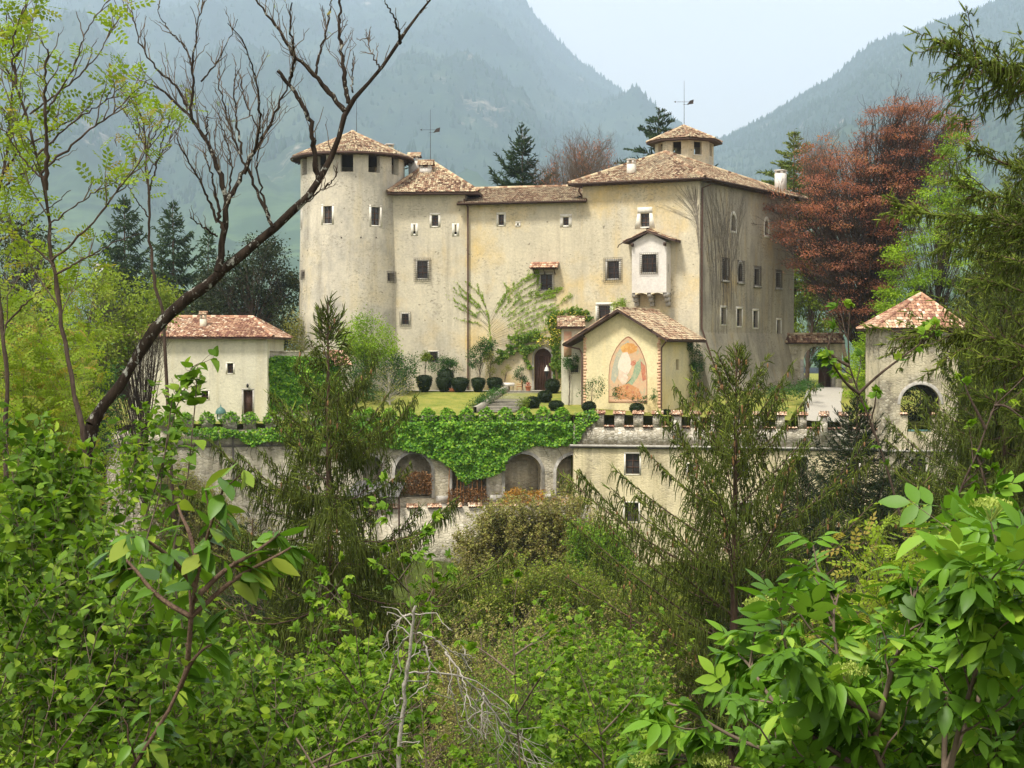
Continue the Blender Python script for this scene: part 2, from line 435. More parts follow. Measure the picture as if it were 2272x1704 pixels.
M['glass'] = mk_plain('dark_window_glass', '#191614', '#4a4744', .55, .25, .4)
M['iron'] = mk_plain('wrought_iron', '#2c2724', '#453a33', 8, .6)
M['pipe'] = mk_plain('copper_downpipe', '#4b352b', '#5f463a', 5, .55)
M['mullion'] = mk_plain('brown_window_wood', '#5b4030', '#6f5140', 5, .7)
M['pink'] = mk_plain('painted_pink_brick', '#cf9a7c', '#dcba96', 2.5, .9, vec=(1, 1, 1.6))
M['brown_line'] = mk_plain('brown_painted_line', '#8a5a45', '#9c6b50', 4, .9)
M['clay'] = mk_plain('terracotta', '#a5613f', '#b9775a', 6, .85)
M['slate'] = mk_plain('grey_plank_roof', '#5d5c5a', '#77736d', 3, .8, vec=(4, .5, 1))
M['step'] = mk_plain('grey_step_stone', '#8f897b', '#aaa493', 3, .9)
M['gravel'] = mk_plain('gravel', '#9a9488', '#aea89a', 12, .95)
M['cloth'] = mk_plain('white_cloth', '#ded8cc', '#c9c2b4', 5, .9)
M['straw'] = mk_plain('wicker', '#a5713d', '#8b5a30', 9, .8)
M['green_metal'] = mk_plain('green_patinated_metal', '#3f6158', '#55786d', 4, .5)
M['white_metal'] = mk_plain('white_lamp_glass', '#d8d8d2', '#c8c8c0', 4, .4)
M['black_metal'] = mk_plain('black_metal', '#1f1e1d', '#2c2a28', 5, .5)
M['bark_lichen'] = mk_bark('lichened_bark', '#1e1915', '#463b31', '#a3a194', (.58, .63))
M['bark'] = mk_bark('brown_bark', '#3a2f26', '#63554a', '#8c8676', (.66, .72))
M['bark_red'] = mk_bark('reddish_spruce_bark', '#4b3a31', '#75614f', '#8c8471', (.68, .75))
M['bark_pale'] = mk_bark('pale_dead_wood', '#968f82', '#bdb6a8', '#756d60', (.6, .68))
M['bark_twig'] = mk_plain('twig', '#51443a', '#776856', 9, .9)
M['old_stem'] = mk_plain('old_creeper_stem', '#6f675b', '#8a8172', 6, .95)
M['bark_olive'] = mk_plain('olive_twig', '#4a4530', '#6d6146', 9, .9)
# ------------------------------------------------------------------ terrain
FRONT = ([-90, -34.0, -12.7, 5.3, 5.5, 30.4, 38, 95], [116.5, 117, 121.3, 124.2, 123.3, 118.4, 117.6, 116])
def front_y(x): return np.interp(x, FRONT[0], FRONT[1])
def gz(x, y):
    z = np.interp(y, [-30, 0, 4, 10, 25, 45, 70, 90, 104, 116, 126, 400, 900, 9000], [-1.6, -1.7, -2.8, -5.6, -13, -20.5, -25, -25.5, -23, -18.5, -17.5, -22, -30, -30])
    return z + .5 * np.sin(x * .21 + y * .13) + .35 * np.sin(x * .5 - y * .31)
def tz(x, y):
    """height of the castle's terrace"""
    f = np.clip((y - 126) / 13, 0, 1); f = f * f * (3 - 2 * f)
    lo = np.interp(x, [-20, -13, 10, 22, 32], [-6.0, -5.5, -5.4, -5.7, -6.1]); hi = np.interp(x, [-26, -18, 60], [-5.2, -3.85, -3.75])
    return lo + (hi - lo) * f
def grid_sheet(name, xs, ys, zf, mat, kind='structure', smooth=True):
    Xg, Yg = np.meshgrid(xs, ys)
    V = np.stack((Xg.ravel(), Yg.ravel(), zf(Xg, Yg).ravel()), 1)
    w, h = len(xs), len(ys)
    i = (np.arange(h - 1)[:, None] * w + np.arange(w - 1)[None]).ravel()
    mb = MB(); mb.add(V, np.stack((i, i + 1, i + w + 1, i + w), 1), .5)
    return mb.build(name, mat, None, smooth, kind)

n = N('forest_floor', .95, .1)
f1 = n.noise(.5, 6, rough=.7); f2 = n.noise(5, 5, rough=.7)
gc = n.ramp(f1, [(.35, lin('#3a3a1c')), (.55, lin('#4d5a24')), (.7, lin('#5a4d33'))])
gc = n.mix(1.0, gc, n.ramp(f2, [(.3, (.5,) * 3), (.7, (1.15,) * 3)]), 'MULTIPLY'); n.bump(f2, .8, .15); M['ground'] = n.col(gc)
n = N('lawn', .95, .1)
f1 = n.noise(.7, 5, rough=.65); f2 = n.noise(9, 5, rough=.7)
gc = n.ramp(f1, [(.35, lin('#6f7a34')), (.6, lin('#8f8d45')), (.72, lin('#a39355'))])
gc = n.mix(1.0, gc, n.ramp(f2, [(.3, (.7,) * 3), (.7, (1.12,) * 3)]), 'MULTIPLY'); n.bump(f2, .6, .06); M['lawn'] = n.col(gc)

xs = np.concatenate((np.linspace(-9000, -140, 16), np.linspace(-120, 120, 121), np.linspace(140, 9000, 16)))
ys = np.concatenate((np.linspace(-40, 130, 100), np.linspace(140, 400, 12), np.linspace(500, 12500, 16)))
grid_sheet('ground', xs, ys, gz, M['ground'])

# castle hill: a raised sheet with a skirt at front, sides and back
xs = np.linspace(-90, 95, 140); rows = [-2, -1, 0] + list(np.linspace(.01, 1, 60)) + [1.001]
V = []
for r in rows:
    for x in xs:
        fy = front_y(x) + (.35 if r >= 0 else 2.3); y = fy + (250 - fy) * max(0, min(r, 1)) ** 1.4
        z = float(tz(x, y))
        if r == -2: z = -20.0
        if r == -1: z -= .3
        if r > 1: y += 30; z = -24.0
        e = max(0, abs(x - 2) - 78); z -= e * 1.6 if r >= 0 else 0
        V.append((x, y, z))
w = len(xs); i = (np.arange(len(rows) - 1)[:, None] * w + np.arange(w - 1)[None]).ravel()
mb = MB(); mb.add(V, np.stack((i, i + 1, i + w + 1, i + w), 1), .5); mb.build('terrace', M['lawn'], None, False, 'structure')

def ribbon(name, left, right, mat, off=.07, k=24):
    L, Rr = resample(left, k), resample(right, k); V = []
    for a, b in zip(L, Rr):
        for t in np.linspace(0, 1, 9):
            p = a * (1 - t) + b * t; V.append((p[0], p[1], tz(p[0], p[1]) + off))
    i = (np.arange(k - 1)[:, None] * 9 + np.arange(8)[None]).ravel()
    mb = MB(); mb.add(V, np.stack((i, i + 1, i + 10, i + 9), 1), .5); return mb.build(name, mat, None, True, 'structure')
ribbon('driveway', [(24.2, 119.8), (25.6, 125), (27, 133), (29.2, 141), (31.0, 149), (31.5, 154)], [(27.8, 119.2), (29.0, 125), (30.5, 133), (32.6, 141), (34.2, 149), (34.5, 154)], M['gravel'])
ribbon('path', [(-12, 141.6), (-4.4, 140.9), (3, 140.6)], [(-11.5, 139.0), (-4, 138.9), (3, 139.0)], M['gravel'], .06)

# ------------------------------------------------------------------ mountains
n = N('mountain_forest', .95, .05)
f1 = n.noise(.0016, 8, rough=.66); f2 = n.noise(.009, 6, rough=.78); f3 = n.noise(.0035, 4, n.pos((1, 1, 1.8)))
mc = n.ramp(f1, [(.34, lin('#1c2c22')), (.52, lin('#2f4230')), (.66, lin('#48553a'))])
mc = n.mix(1.0, mc, n.ramp(f2, [(.36, (.55, .58, .64, 1)), (.62, (1.2, 1.17, 1.08, 1))]), 'MULTIPLY')
rock = n.noise(.0034, 7, n.pos((1, 1, .5)), .72)
mc = n.mix(n.ramp(rock, [(.62, W0), (.7, (.75,) * 3)]), mc, lin('#a59684'))
sepz = n.new('ShaderNodeSeparateXYZ'); n.link(n.pos(), sepz.inputs[0])
mr = n.new('ShaderNodeMapRange'); mr.inputs[1].default_value = 620; mr.inputs[2].default_value = 280; n.link(sepz.outputs[2], mr.inputs[0])
fld = n.noise(.004, 3, n.pos((1, 1, 5)))
mc = n.mix(mr.outputs[0], mc, n.ramp(fld, [(.4, lin('#3a5034')), (.55, lin('#566b42')), (.65, lin('#2f4329'))]))
M['mountain'] = n.col(mc)
M['far_conifer'] = mk_plain('far_conifer', '#22331d', '#2e4427', .05, .95, .05)

def fbm(x, y, z, o=5): return mnoise.fractal(Vector((x, y, z)), 1.0, 2.1, o)
def mountain(name, ridge, Yf, Yr, foot_py, seed, rough):
    """a slope rising from its foot (distance Yf) to a ridge line given by its direction and height at distance Yr, falling again behind"""
    rp = np.array(ridge, float); cols = np.arange(rp[0, 0], rp[-1, 0] + 1, 8.0)
    rows = list(np.linspace(0, 1, 70)) + [1.04, 1.1]
    V = []; crest = []
    for px in cols:
        top = at(px, np.interp(px, rp[:, 0], rp[:, 1]), Yr); foot = at(px, foot_py, Yf)
        for s in rows:
            u = min(s, 1.0); Y = Yf + (Yr - Yf) * s; X = (px - CX) / F * Y
            g = fbm(X * .0015 + seed, Y * .0009, 0, 6)
            prof = u ** (1.15 + .25 * fbm(px * .003, seed, 1, 3))
            z = foot[2] + (top[2] - foot[2]) * prof + rough * g * math.sin(math.pi * min(u, 1)) ** .8
            if s > 1: z = top[2] - (s - 1) * (Yr - Yf) * 1.2
            V.append((X, Y, z))
            if s == 1: crest.append((X, Y, z))
    h = len(rows); w = len(cols)
    i = (np.arange(w - 1)[:, None] * h + np.arange(h - 1)[None]).ravel()
    mb = MB(); mb.add(V, np.stack((i, i + h, i + h + 1, i + 1), 1), .5)
    mb.build(name, M['mountain'], None, True, 'structure')
    return np.array(V).reshape(w, h, 3)
def forest(name, G, n_ridge, n_slope, size, label):
    """conifers on a mountain, thick along its crest"""
    w, h, _ = G.shape
    def pick(m, s_lo, s_hi):
        a = R.random(m) * (w - 1.001); b = (s_lo + (s_hi - s_lo) * R.random(m)) * 69
        i, j = a.astype(int), np.minimum(b.astype(int), h - 2); u, v = (a - i)[:, None], (b - j)[:, None]
        return (G[i, j] * (1 - u) + G[i + 1, j] * u) * (1 - v) + (G[i, j + 1] * (1 - u) + G[i + 1, j + 1] * u) * v
    P = np.vstack((pick(n_ridge, .97, 1.0), pick(n_slope, .25, .99)))
    k = len(P); a = np.arange(5) / 5 * 2 * math.pi
    TV = np.vstack((np.stack((np.cos(a) * .2, np.sin(a) * .2, np.zeros(5)), 1), np.stack((np.cos(a + .6) * .13, np.sin(a + .6) * .13, np.full(5, .45)), 1), [[0, 0, 1]]))
    TF = np.array([(i, (i + 1) % 5, 5 + i) for i in range(5)] + [((i + 1) % 5, 5 + (i + 1) % 5, 5 + i) for i in range(5)] + [(5 + i, 5 + (i + 1) % 5, 10) for i in range(5)])
    e = np.eye(3); S = size * (0.5 + R.random(k) ** 2)
    P[:, 2] -= S * .12
    V, Fc, m = inst(TV, TF, np.tile(e[0], (k, 1)), np.tile(e[1], (k, 1)), np.tile(e[2], (k, 1)), P, np.stack((S * (.8 + .8 * R.random(k)), S, S), 1))
    mb = MB(); mb.add(V, Fc, np.repeat(R.random(k), m))
    o = mb.build(name, M['far_conifer'], None, False, 'stuff'); tag(o, label, 'forest')
ridgeL = [(-500, -60), (0, -55), (600, -50), (900, -45), (1040, -35), (1160, -4), (1190, 38), (1232, 84), (1284, 134), (1335, 170), (1376, 200), (1410, 222), (1440, 254), (1480, 287), (1560, 330), (1700, 380), (1900, 450)]
ridgeR = [(1330, 430), (1440, 372), (1500, 340), (1560, 322), (1625, 302), (1685, 270), (1735, 240), (1787, 206), (1840, 178), (1900, 122), (1930, 97), (1977, 83), (2010, 78), (2065, 56), (2147, 30), (2210, 4), (2330, -25), (2700, -40)]
GL = mountain('mountain', ridgeL, 2200, 11000, 815, 3.1, 330)
GR = mountain('mountain', ridgeR, 1900, 8000, 815, 9.7, 170)
forest('forest', GL, 2600, 15000, 34, 'conifer forest on the steep slope of the left mountain')
forest('forest', GR, 2600, 13000, 29, 'conifer forest along the ridge of the right hand mountain')

# far houses at the foot of the left mountain
for k, (px, py, Y, s, hgt, lab) in enumerate([(538, 480, 4300, 60, 16, 'long white farmhouse at the foot of the mountain, largest of the far houses'), (610, 472, 4500, 36, 13, 'small far house near the tower, half hidden by bare branches'), (268, 468, 4400, 40, 13, 'small pale far house glimpsed behind the leafy tree on the left'), (225, 590, 2900, 30, 11, 'low far house in the valley behind the left spruces')]):
    p = at(px, py, Y)
    t = thing('farmhouse', lab, 'house', p - np.array((0, 0, hgt)), 'far houses in the valley')
    mb = MB(); mb.box(p + (0, 0, -hgt / 2 - 20), (s, s * .6, hgt + 40)); mb.build('wall', M['plaster_white'], t)
    mb = MB(); z0 = p[2]; a = [(p[0] - s * .56, p[1] - s * .36, z0), (p[0] + s * .56, p[1] - s * .36, z0), (p[0] + s * .56, p[1], z0 + s * .2), (p[0] - s * .56, p[1], z0 + s * .2), (p[0] + s * .56, p[1] + s * .36, z0), (p[0] - s * .56, p[1] + s * .36, z0)]
    mb.add(a, [(0, 1, 2, 3), (3, 2, 4, 5)]); mb.build('roof', M['tile'], t)

# ------------------------------------------------------------------ walls with openings
class Plane:
    """upright wall plane through plan points A (left as seen) and B; u along it, v height, d inwards"""
    def __init__(s, A, B):
        s.A = np.array(A, float); s.B = np.array(B, float); s.L = float(np.linalg.norm(s.B - s.A)); s.t = (s.B - s.A) / s.L
        s.n = np.array((-s.t[1], s.t[0]))                    # inwards (away from the viewer for a left-to-right wall)
    def __call__(s, u, v, d=0.0):
        p = s.A + s.t * u + s.n * d; return (p[0], p[1], v)
    def pix(s, px, py, d=0.0):
        r = at(px, py, 1.0); A = s.A + s.n * d
        # r*k = A + t*u  in plan
        m = np.array([[r[0], -s.t[0]], [r[1], -s.t[1]]]); k, u = np.linalg.solve(m, A)
        return u, r[2] * k
    def op(s, px0, py0, px1, py1, **kw):
        """opening from picture corners"""
        u0, va = s.pix(px0, (py0 + py1) / 2); u1, vb = s.pix(px1, (py0 + py1) / 2)
        um = (px0 + px1) / 2; _, v1 = s.pix(um, py0); _, v0 = s.pix(um, py1)
        return dict(u0=u0, u1=u1, v0=v0, v1=v1, **kw)
class Drum:
    """upright round wall: u = angle (0 towards the viewer, growing to the right)"""
    def __init__(s, c, r, flare=0, zf=0): s.c = c; s.r = r; s.flare = flare; s.zf = zf
    def __call__(s, u, v, d=0.0):
        r = s.r - d + max(0, s.zf - v) * s.flare
        return (s.c[0] + r * math.sin(u), s.c[1] - r * math.cos(u), v)
    def op(s, px0, py0, px1, py1, **kw):
        cpx = CX + s.c[0] / s.c[1] * F; rp = s.r / s.c[1] * F
        a0 = math.asin(max(-.995, min(.995, (px0 - cpx) / rp))); a1 = math.asin(max(-.995, min(.995, (px1 - cpx) / rp)))
        Y = s.c[1] - s.r * math.cos((a0 + a1) / 2)
        return dict(u0=a0, u1=a1, v0=at(0, py1, Y)[2], v1=at(0, py0, Y)[2], **kw)

def arc_pts(o, k=10):
    """outline of an arched head from left springing to right"""
    r = (o['u1'] - o['u0']) / 2; um = (o['u0'] + o['u1']) / 2; rise = min(o.get('rise', r), o['v1'] - o['v0']); vs = o['v1'] - rise
    if o.get('pointed'):
        t = np.linspace(-1, 1, 2 * k + 1); return [(um + r * x, vs + rise * (1 - abs(x) ** 1.7) ** .75 if abs(x) < 1 else vs) for x in t]
    return [(um + r * math.cos(a), vs + rise * math.sin(a)) for a in np.linspace(math.pi, 0, 2 * k + 1)]

def panel(mb, m, u0, u1, v0, v1, ops=(), depth=.35, du=None, dv=None, d=0.0, reveal=True, rnd=.5):
    us = {u0, u1}; vs = {v0, v1}
    for o in ops:
        us |= {max(u0, o['u0']), min(u1, o['u1'])}; vs |= {max(v0, o['v0']), min(v1, o['v1'])}
    if du: us |= set(np.linspace(u0, u1, int(math.ceil((u1 - u0) / du)) + 1))
    if dv: vs |= set(np.linspace(v0, v1, int(math.ceil((v1 - v0) / dv)) + 1))
    us = sorted(us); vs = sorted(vs); V = []; Fs = []
    for a, b in zip(us[:-1], us[1:]):
        for e, f in zip(vs[:-1], vs[1:]):
            if b - a < 1e-6 or f - e < 1e-6: continue
            cu, cv = (a + b) / 2, (e + f) / 2
            if any(o['u0'] < cu < o['u1'] and o['v0'] < cv < o['v1'] for o in ops): continue
            k = len(V); V += [m(a, e, d), m(b, e, d), m(b, f, d), m(a, f, d)]; Fs.append((k, k + 1, k + 2, k + 3))
    for o in ops:
        D = o.get('depth', depth)
        if o.get('arch'):
            pts = arc_pts(o); k2 = len(pts) // 2
            for c0, seg in (((o['u0'], o['v1']), pts[:k2 + 1]), ((o['u1'], o['v1']), pts[k2:])):
                for p, q in zip(seg[:-1], seg[1:]):
                    k = len(V); V += [m(c0[0], c0[1], d), m(*p, d), m(*q, d), m(*q, d)]; Fs.append((k, k + 1, k + 2, k + 3))
            ring = [(o['u0'], o['v0'])] + pts + [(o['u1'], o['v0'])]
        else:
            ring = [(o['u0'], o['v0']), (o['u0'], o['v1']), (o['u1'], o['v1']), (o['u1'], o['v0'])]
        if reveal:
            for p, q in zip(ring, ring[1:] + ring[:1]):
                k = len(V); V += [m(*p, d), m(*q, d), m(*q, d + D), m(*p, d + D)]; Fs.append((k, k + 1, k + 2, k + 3))
    mb.add(V, Fs, rnd)

def mbox(mb, m, u0, u1, v0, v1, d0, d1, rnd=.5):
    """box in wall coordinates"""
    P = [m(u, v, d) for d in (d0, d1) for u, v in ((u0, v0), (u1, v0), (u1, v1), (u0, v1))]
    mb.add(P, [(0, 1, 2, 3), (7, 6, 5, 4), (0, 4, 5, 1), (1, 5, 6, 2), (2, 6, 7, 3), (3, 7, 4, 0)], rnd)

def window(parent, m, o, frame=.16, grille=None, mull=True, cross=(1, 2), name='window', mat='glass', fmat='frame_white', sc=1.0, flare=0.0, sill=False):
    """one window: dark pane in its opening > surround, mullions, grille. sc: units of u per metre"""
    D = o.get('depth', .35) - .04
    mb = MB()
    if o.get('arch'):
        pts = arc_pts(o); um = (o['u0'] + o['u1']) / 2
        c0 = m(um, o['v0'], D); ring = [(o['u0'], o['v0'])] + pts + [(o['u1'], o['v0'])]
        V = [c0] + [m(*p, D) for p in ring]; mb.add(V, [(0, i, i + 1) for i in range(1, len(ring))], .5)
    else:
        mb.add([m(o['u0'], o['v0'], D), m(o['u1'], o['v0'], D), m(o['u1'], o['v1'], D), m(o['u0'], o['v1'], D)], [(0, 1, 2, 3)], .5)
    w = mb.build(name, M[mat], parent)
    if mull:
        mb = MB(); t = .025 * sc; tv = .025
        for i in range(1, cross[0] + 1):
            u = o['u0'] + (o['u1'] - o['u0']) * i / (cross[0] + 1); mbox(mb, m, u - t, u + t, o['v0'], o['v1'] - (.12 if o.get('arch') else 0), D - .05, D - .01)
        for i in range(1, cross[1] + 1):
            v = o['v0'] + (o['v1'] - o['v0']) * i / (cross[1] + 1); mbox(mb, m, o['u0'], o['u1'], v - tv, v + tv, D - .045, D - .012)
        mb.build('mullion', M['mullion'], w)
    if frame:
        f = frame * sc; mb = MB(); e = -.02
        if o.get('arch'):
            pts = arc_pts(o); um = (o['u0'] + o['u1']) / 2; vm = (o['v0'] + o['v1']) / 2
            out = []
            ring = [(o['u0'], o['v0'])] + pts + [(o['u1'], o['v0'])]
            hw = (o['u1'] - o['u0']) / 2; vs = pts[0][1]
            for p in ring:
                if p[1] <= vs + 1e-6: out.append((um + math.copysign(hw + f, p[0] - um), p[1]))
                else:
                    dx, dy = (p[0] - um) / hw, (p[1] - vs) / max(1e-6, o['v1'] - vs); l = math.hypot(dx, dy)
                    out.append((um + dx * (hw + f), vs + dy * (o['v1'] - vs + frame * 1.6)))
            V = []; Fs = []
            for p, q, a, b in zip(ring[:-1], ring[1:], out[:-1], out[1:]):
                k = len(V); V += [m(*p, e), m(*q, e), m(*b, e), m(*a, e), m(*b, 0.01), m(*a, 0.01), m(*p, .02), m(*q, .02)]
                Fs += [(k, k + 1, k + 2, k + 3), (k + 3, k + 2, k + 4, k + 5), (k + 1, k, k + 6, k + 7)]
            mb.add(V, Fs, .5)
            mbox(mb, m, o['u0'] - f, o['u1'] + f, o['v0'] - frame, o['v0'], e - .004, .01)
        else:
            fl = flare * sc
            for sgn, ua, ub in ((-1, o['u0'] - f, o['u0']), (1, o['u1'], o['u1'] + f)):
                a0, a1 = ua - (fl if sgn < 0 else 0), ub + (fl if sgn > 0 else 0)
                P = [m(a0, o['v0'] - frame * .6, e), m(a1, o['v0'] - frame * .6, e), m(ub, o['v1'], e), m(ua, o['v1'], e),
                     m(a0, o['v0'] - frame * .6, .01), m(a1, o['v0'] - frame * .6, .01), m(ub, o['v1'], .01), m(ua, o['v1'], .01)]
                mb.add(P, [(0, 1, 2, 3), (0, 4, 5, 1), (1, 5, 6, 2), (2, 6, 7, 3), (3, 7, 4, 0)], .5)
            mbox(mb, m, o['u0'] - f, o['u1'] + f, o['v1'] + .002, o['v1'] + frame * (2 if flare else 1), e, .01)
            mbox(mb, m, o['u0'] + .002 * sc, o['u1'] - .002 * sc, o['v0'] - frame * .6, o['v0'], e - .003, .01)
        mb.build('frame', M[fmat], w)
    if sill:
        mb = MB(); mbox(mb, m, o['u0'] - .25 * sc, o['u1'] + .25 * sc, o['v0'] - .28, o['v0'] - .12, -.22, .02); mb.build('sill', M['ledge'], w)
    if grille is not None:
        mb = MB(); g = grille; gs = g * sc; t = .010; ts = t * sc; e0 = -.13
        a0, a1, b0, b1 = o['u0'] - gs, o['u1'] + gs, o['v0'] - g, o['v1'] + g
        nu = max(3, int(round((a1 - a0) / (.19 * sc)))); nv = max(3, int(round((b1 - b0) / .19)))
        for i in range(nu + 1):
            u = a0 + (a1 - a0) * i / nu; mbox(mb, m, u - ts, u + ts, b0, b1, e0, e0 + .03)
        for i in range(nv + 1):
            v = b0 + (b1 - b0) * i / nv; mbox(mb, m, a0, a1, v - t, v + t, e0 + .004, e0 + .034)
        for u in (a0, a1):
            for v in np.linspace(b0, b1, 3): mbox(mb, m, u - ts, u + ts, v - t, v + t, e0 + .035, .02)
        mb.build('grille', M['iron'], w)
    return w

# ------------------------------------------------------------------ roofs of half-round tiles
def tile_face(mb, poly, pitch=.23, row=.36, rise=.075, over=.0, tone=0.0):
    """lay half-round tiles on a flat 3-D outline whose first edge is the eave (left to right seen from outside)"""
    P = np.array(poly, float); o = P[0]; U = nrm(P[1] - P[0]); Nn = nrm(np.cross(P[1] - P[0], P[-1] - P[0]))
    if Nn[2] < 0: Nn = -Nn
    Vd = nrm(np.cross(Nn, U))
    if np.dot(P[2] - P[0], Vd) < 0: Vd = -Vd
    q = np.stack(((P - o) @ U, (P - o) @ Vd), 1); lo, hi = q.min(0), q.max(0)
    uu = np.arange(lo[0] + pitch / 2, hi[0], pitch); vv = np.arange(lo[1] - over, hi[1], row)
    gu, gv = np.meshgrid(uu, vv); cu, cv = gu.ravel(), gv.ravel()
    ok = in_poly(np.stack((cu, cv + row * .5), 1), [tuple(x) for x in q]); cu, cv = cu[ok], cv[ok]
    k = len(cu)
    if k == 0: return
    col_off = R.normal(0, .012, 4000)[((cu - lo[0]) / pitch).astype(int)]
    cu = cu + R.normal(0, .012, k) + col_off; cv = cv + R.normal(0, .02, k)
    a = np.linspace(0, math.pi, 5)
    prof = np.stack((-np.cos(a), np.sin(a)), 1)
    V = np.zeros((k, 10, 3)); rot = R.normal(0, .03, k)
    for e, (vo, wd, lift) in enumerate(((-.03, .6, .035), (row + .02, .5, .0))):
        for j in range(5):
            x = cu + prof[j, 0] * pitch * wd + rot * (vo - row / 2); y = cv + vo
            h = rise * prof[j, 1] * (wd / .55) + lift + R.normal(0, .004, k)
            V[:, e * 5 + j] = o + x[:, None] * U + y[:, None] * Vd + h[:, None] * Nn
    TF = np.array([(j, j + 1, 6 + j, 5 + j) for j in range(4)])
    Fc = (np.arange(k)[:, None, None] * 10 + TF[None]).reshape(-1, 4)
    # tone: neighbours alike in loose patches
    pn = np.array([mnoise.noise(Vector((float(x) * .35, float(y) * .35, o[0]))) for x, y in zip(cu, cv)])
    rn = np.clip(.5 + .32 * R.normal(0, 1, k) + .38 * pn + tone, 0, 1)
    mb.add(V.reshape(-1, 3), Fc, np.repeat(rn, 10))
    # bed under the tiles
    mb.add(P - Nn * .01, [(0, i, i + 1) for i in range(1, len(P) - 1)], .05)
def ridge_tiles(mb, a, b, w=.17, step=.4):
    a, b = np.array(a, float), np.array(b, float); L = np.linalg.norm(b - a); k = max(1, int(L / step)); D = (b - a) / L
    X = nrm(np.cross(D, (0, 0, 1))); Z = np.cross(X, D)
    ang = np.linspace(-.25, math.pi + .25, 6)
    for i in range(k):
        p, q = a + D * step * i * L / (k * step), a + D * (step * (i + 1) * L / (k * step) + .05)
        V = [p + X * math.cos(t) * w * 1.08 + Z * (math.sin(t) * w + .03) for t in ang] + [q + X * math.cos(t) * w * .92 + Z * (math.sin(t) * w + .01) for t in ang]
        mb.add(V, [(j, j + 1, 7 + j, 6 + j) for j in range(5)])
def eave_board(mb, pts, th=.16, inset=.5, closed=True):
    """dark underside and edge board along an eave line"""
    pts = [np.array(p, float) for p in pts]; c = np.mean(pts, 0); k = len(pts)
    for i in range(k if closed else k - 1):
        a, b = pts[i], pts[(i + 1) % k]
        mb.add([a - (0, 0, .02), b - (0, 0, .02), b - (0, 0, th), a - (0, 0, th)], [(0, 1, 2, 3)])
    mb.add([p - (0, 0, th) for p in pts], [(0, i, i + 1) for i in range(1, k - 1)])
def inset_poly(P, d):
    """plan outline grown outwards by d (counter-clockwise points)"""
    P = np.array(P, float); k = len(P); out = []
    for i in range(k):
        a, b, c2 = P[i - 1], P[i], P[(i + 1) % k]
        e1, e2 = nrm(b - a), nrm(c2 - b); n1, n2 = np.array((e1[1], -e1[0])), np.array((e2[1], -e2[0]))
        m = nrm(n1 + n2); out.append(b + m * d / max(.35, np.dot(m, n1)))
    return np.array(out)

def chimney(parent, base, w, d, h, rz=0.0, mat='plaster_white', cap='slab', pier=.35):
    """shaft > cap with smoke openings"""
    b = np.array(base, float); mb = MB(); mb.box(b + (0, 0, h / 2), (w, d, h), rz)
    ca, sa = math.cos(rz), math.sin(rz)
    for sx in (-1, 1):
        for sy in (-1, 1):
            x, y = sx * w * .36, sy * d * .36
            mb.box(b + (x * ca - y * sa, x * sa + y * ca, h + pier / 2), (w * .26, d * .26, pier), rz)
    o = mb.build('chimney', M[mat], parent)
    mb = MB()
    if cap == 'slab': mb.box(b + (0, 0, h + pier + .05), (w * 1.12, d * 1.12, .1), rz)
    else:
        z = h + pier; ww, dd = w * .72, d * .62
        q = [(-ww, -dd, z), (ww, -dd, z), (ww, dd, z), (-ww, dd, z), (-ww, 0, z + w * .45), (ww, 0, z + w * .45)]
        q = [b + (x * ca - y * sa, x * sa + y * ca, zz) for x, y, zz in q]
        tile_face(mb, [q[0], q[1], q[5], q[4]], .16, .22, .05); tile_face(mb, [q[2], q[3], q[4], q[5]], .16, .22, .05); ridge_tiles(mb, q[4], q[5], .09, .3)
    mb.build('cap', M['plaster_white' if cap == 'slab' else 'tile'], o)
    return o
# ------------------------------------------------------------------ the castle
Pn, Pl, Pr, Pb = (17.6, 135.0), (6.85, 139.8), (29.97, 152.7), (19.2, 157.5)     # keep corners in plan: near, left, right, back
Wb, Wa = (-4.65, 142.4), (-12.4, 143.1)
z100 = lambda py, Y: at(0, py, Y)[2]

# round tower
TC = (-16.15, 146.0); TR = 5.25
t = thing('round_tower', 'tall round stone tower with open gallery under a conical tiled roof', 'tower', (TC[0], TC[1], -5.2))
D = Drum(TC, TR, .022, 14.0)
gal = [dict(u0=rad(30 * k) - .118, u1=rad(30 * k) + .118, v0=17.62, v1=19.32, depth=.6) for k in range(-5, 7)]
tw = [D.op(731.5, 457, 751.5, 496), D.op(834.5, 459.5, 852.5, 500), D.op(672, 465, 676.5, 506)]
ts = [D.op(682, 603, 688.5, 616.5, depth=.5), D.op(866, 606, 877.5, 623.5, depth=.5)]
th = [D.op(x - 1.4, 525.6, x + 1.4, 529, depth=.5) for x in (772, 813, 844)]
mb = MB(); panel(mb, D, -math.pi + .0001, math.pi, -6.0, 19.46, gal + tw + ts + th, .4, du=.06, dv=2.0)
panel(mb, D, -math.pi, math.pi, 16.9, 19.46, gal, du=.12, d=.6, reveal=False)
a = np.linspace(0, 2 * math.pi, 33)
mb.add([(TC[0], TC[1], 17.3)] + [(TC[0] + 4.7 * math.sin(x), TC[1] - 4.7 * math.cos(x), 17.3) for x in a], [(0, i, i + 1) for i in range(1, 33)])
mb.build('wall', M['plaster_tower'], t)
for o in tw: window(t, D, o, .2, None, True, (1, 2), sc=1 / TR)
for o in ts: window(t, D, o, 0, .16, False, sc=1 / TR)
for o in th: window(t, D, dict(o), 0, None, False, sc=1 / TR, name='beam_hole')
k = 18; aa = (np.arange(k) + .5) / k * 2 * math.pi; E = [np.array((TC[0] + 6.12 * math.sin(x), TC[1] - 6.12 * math.cos(x), 19.5)) for x in aa]; ap = np.array((TC[0], TC[1], 22.25))
mb = MB()
for i in range(k): tile_face(mb, [E[i], E[(i + 1) % k], ap], rise=.07)
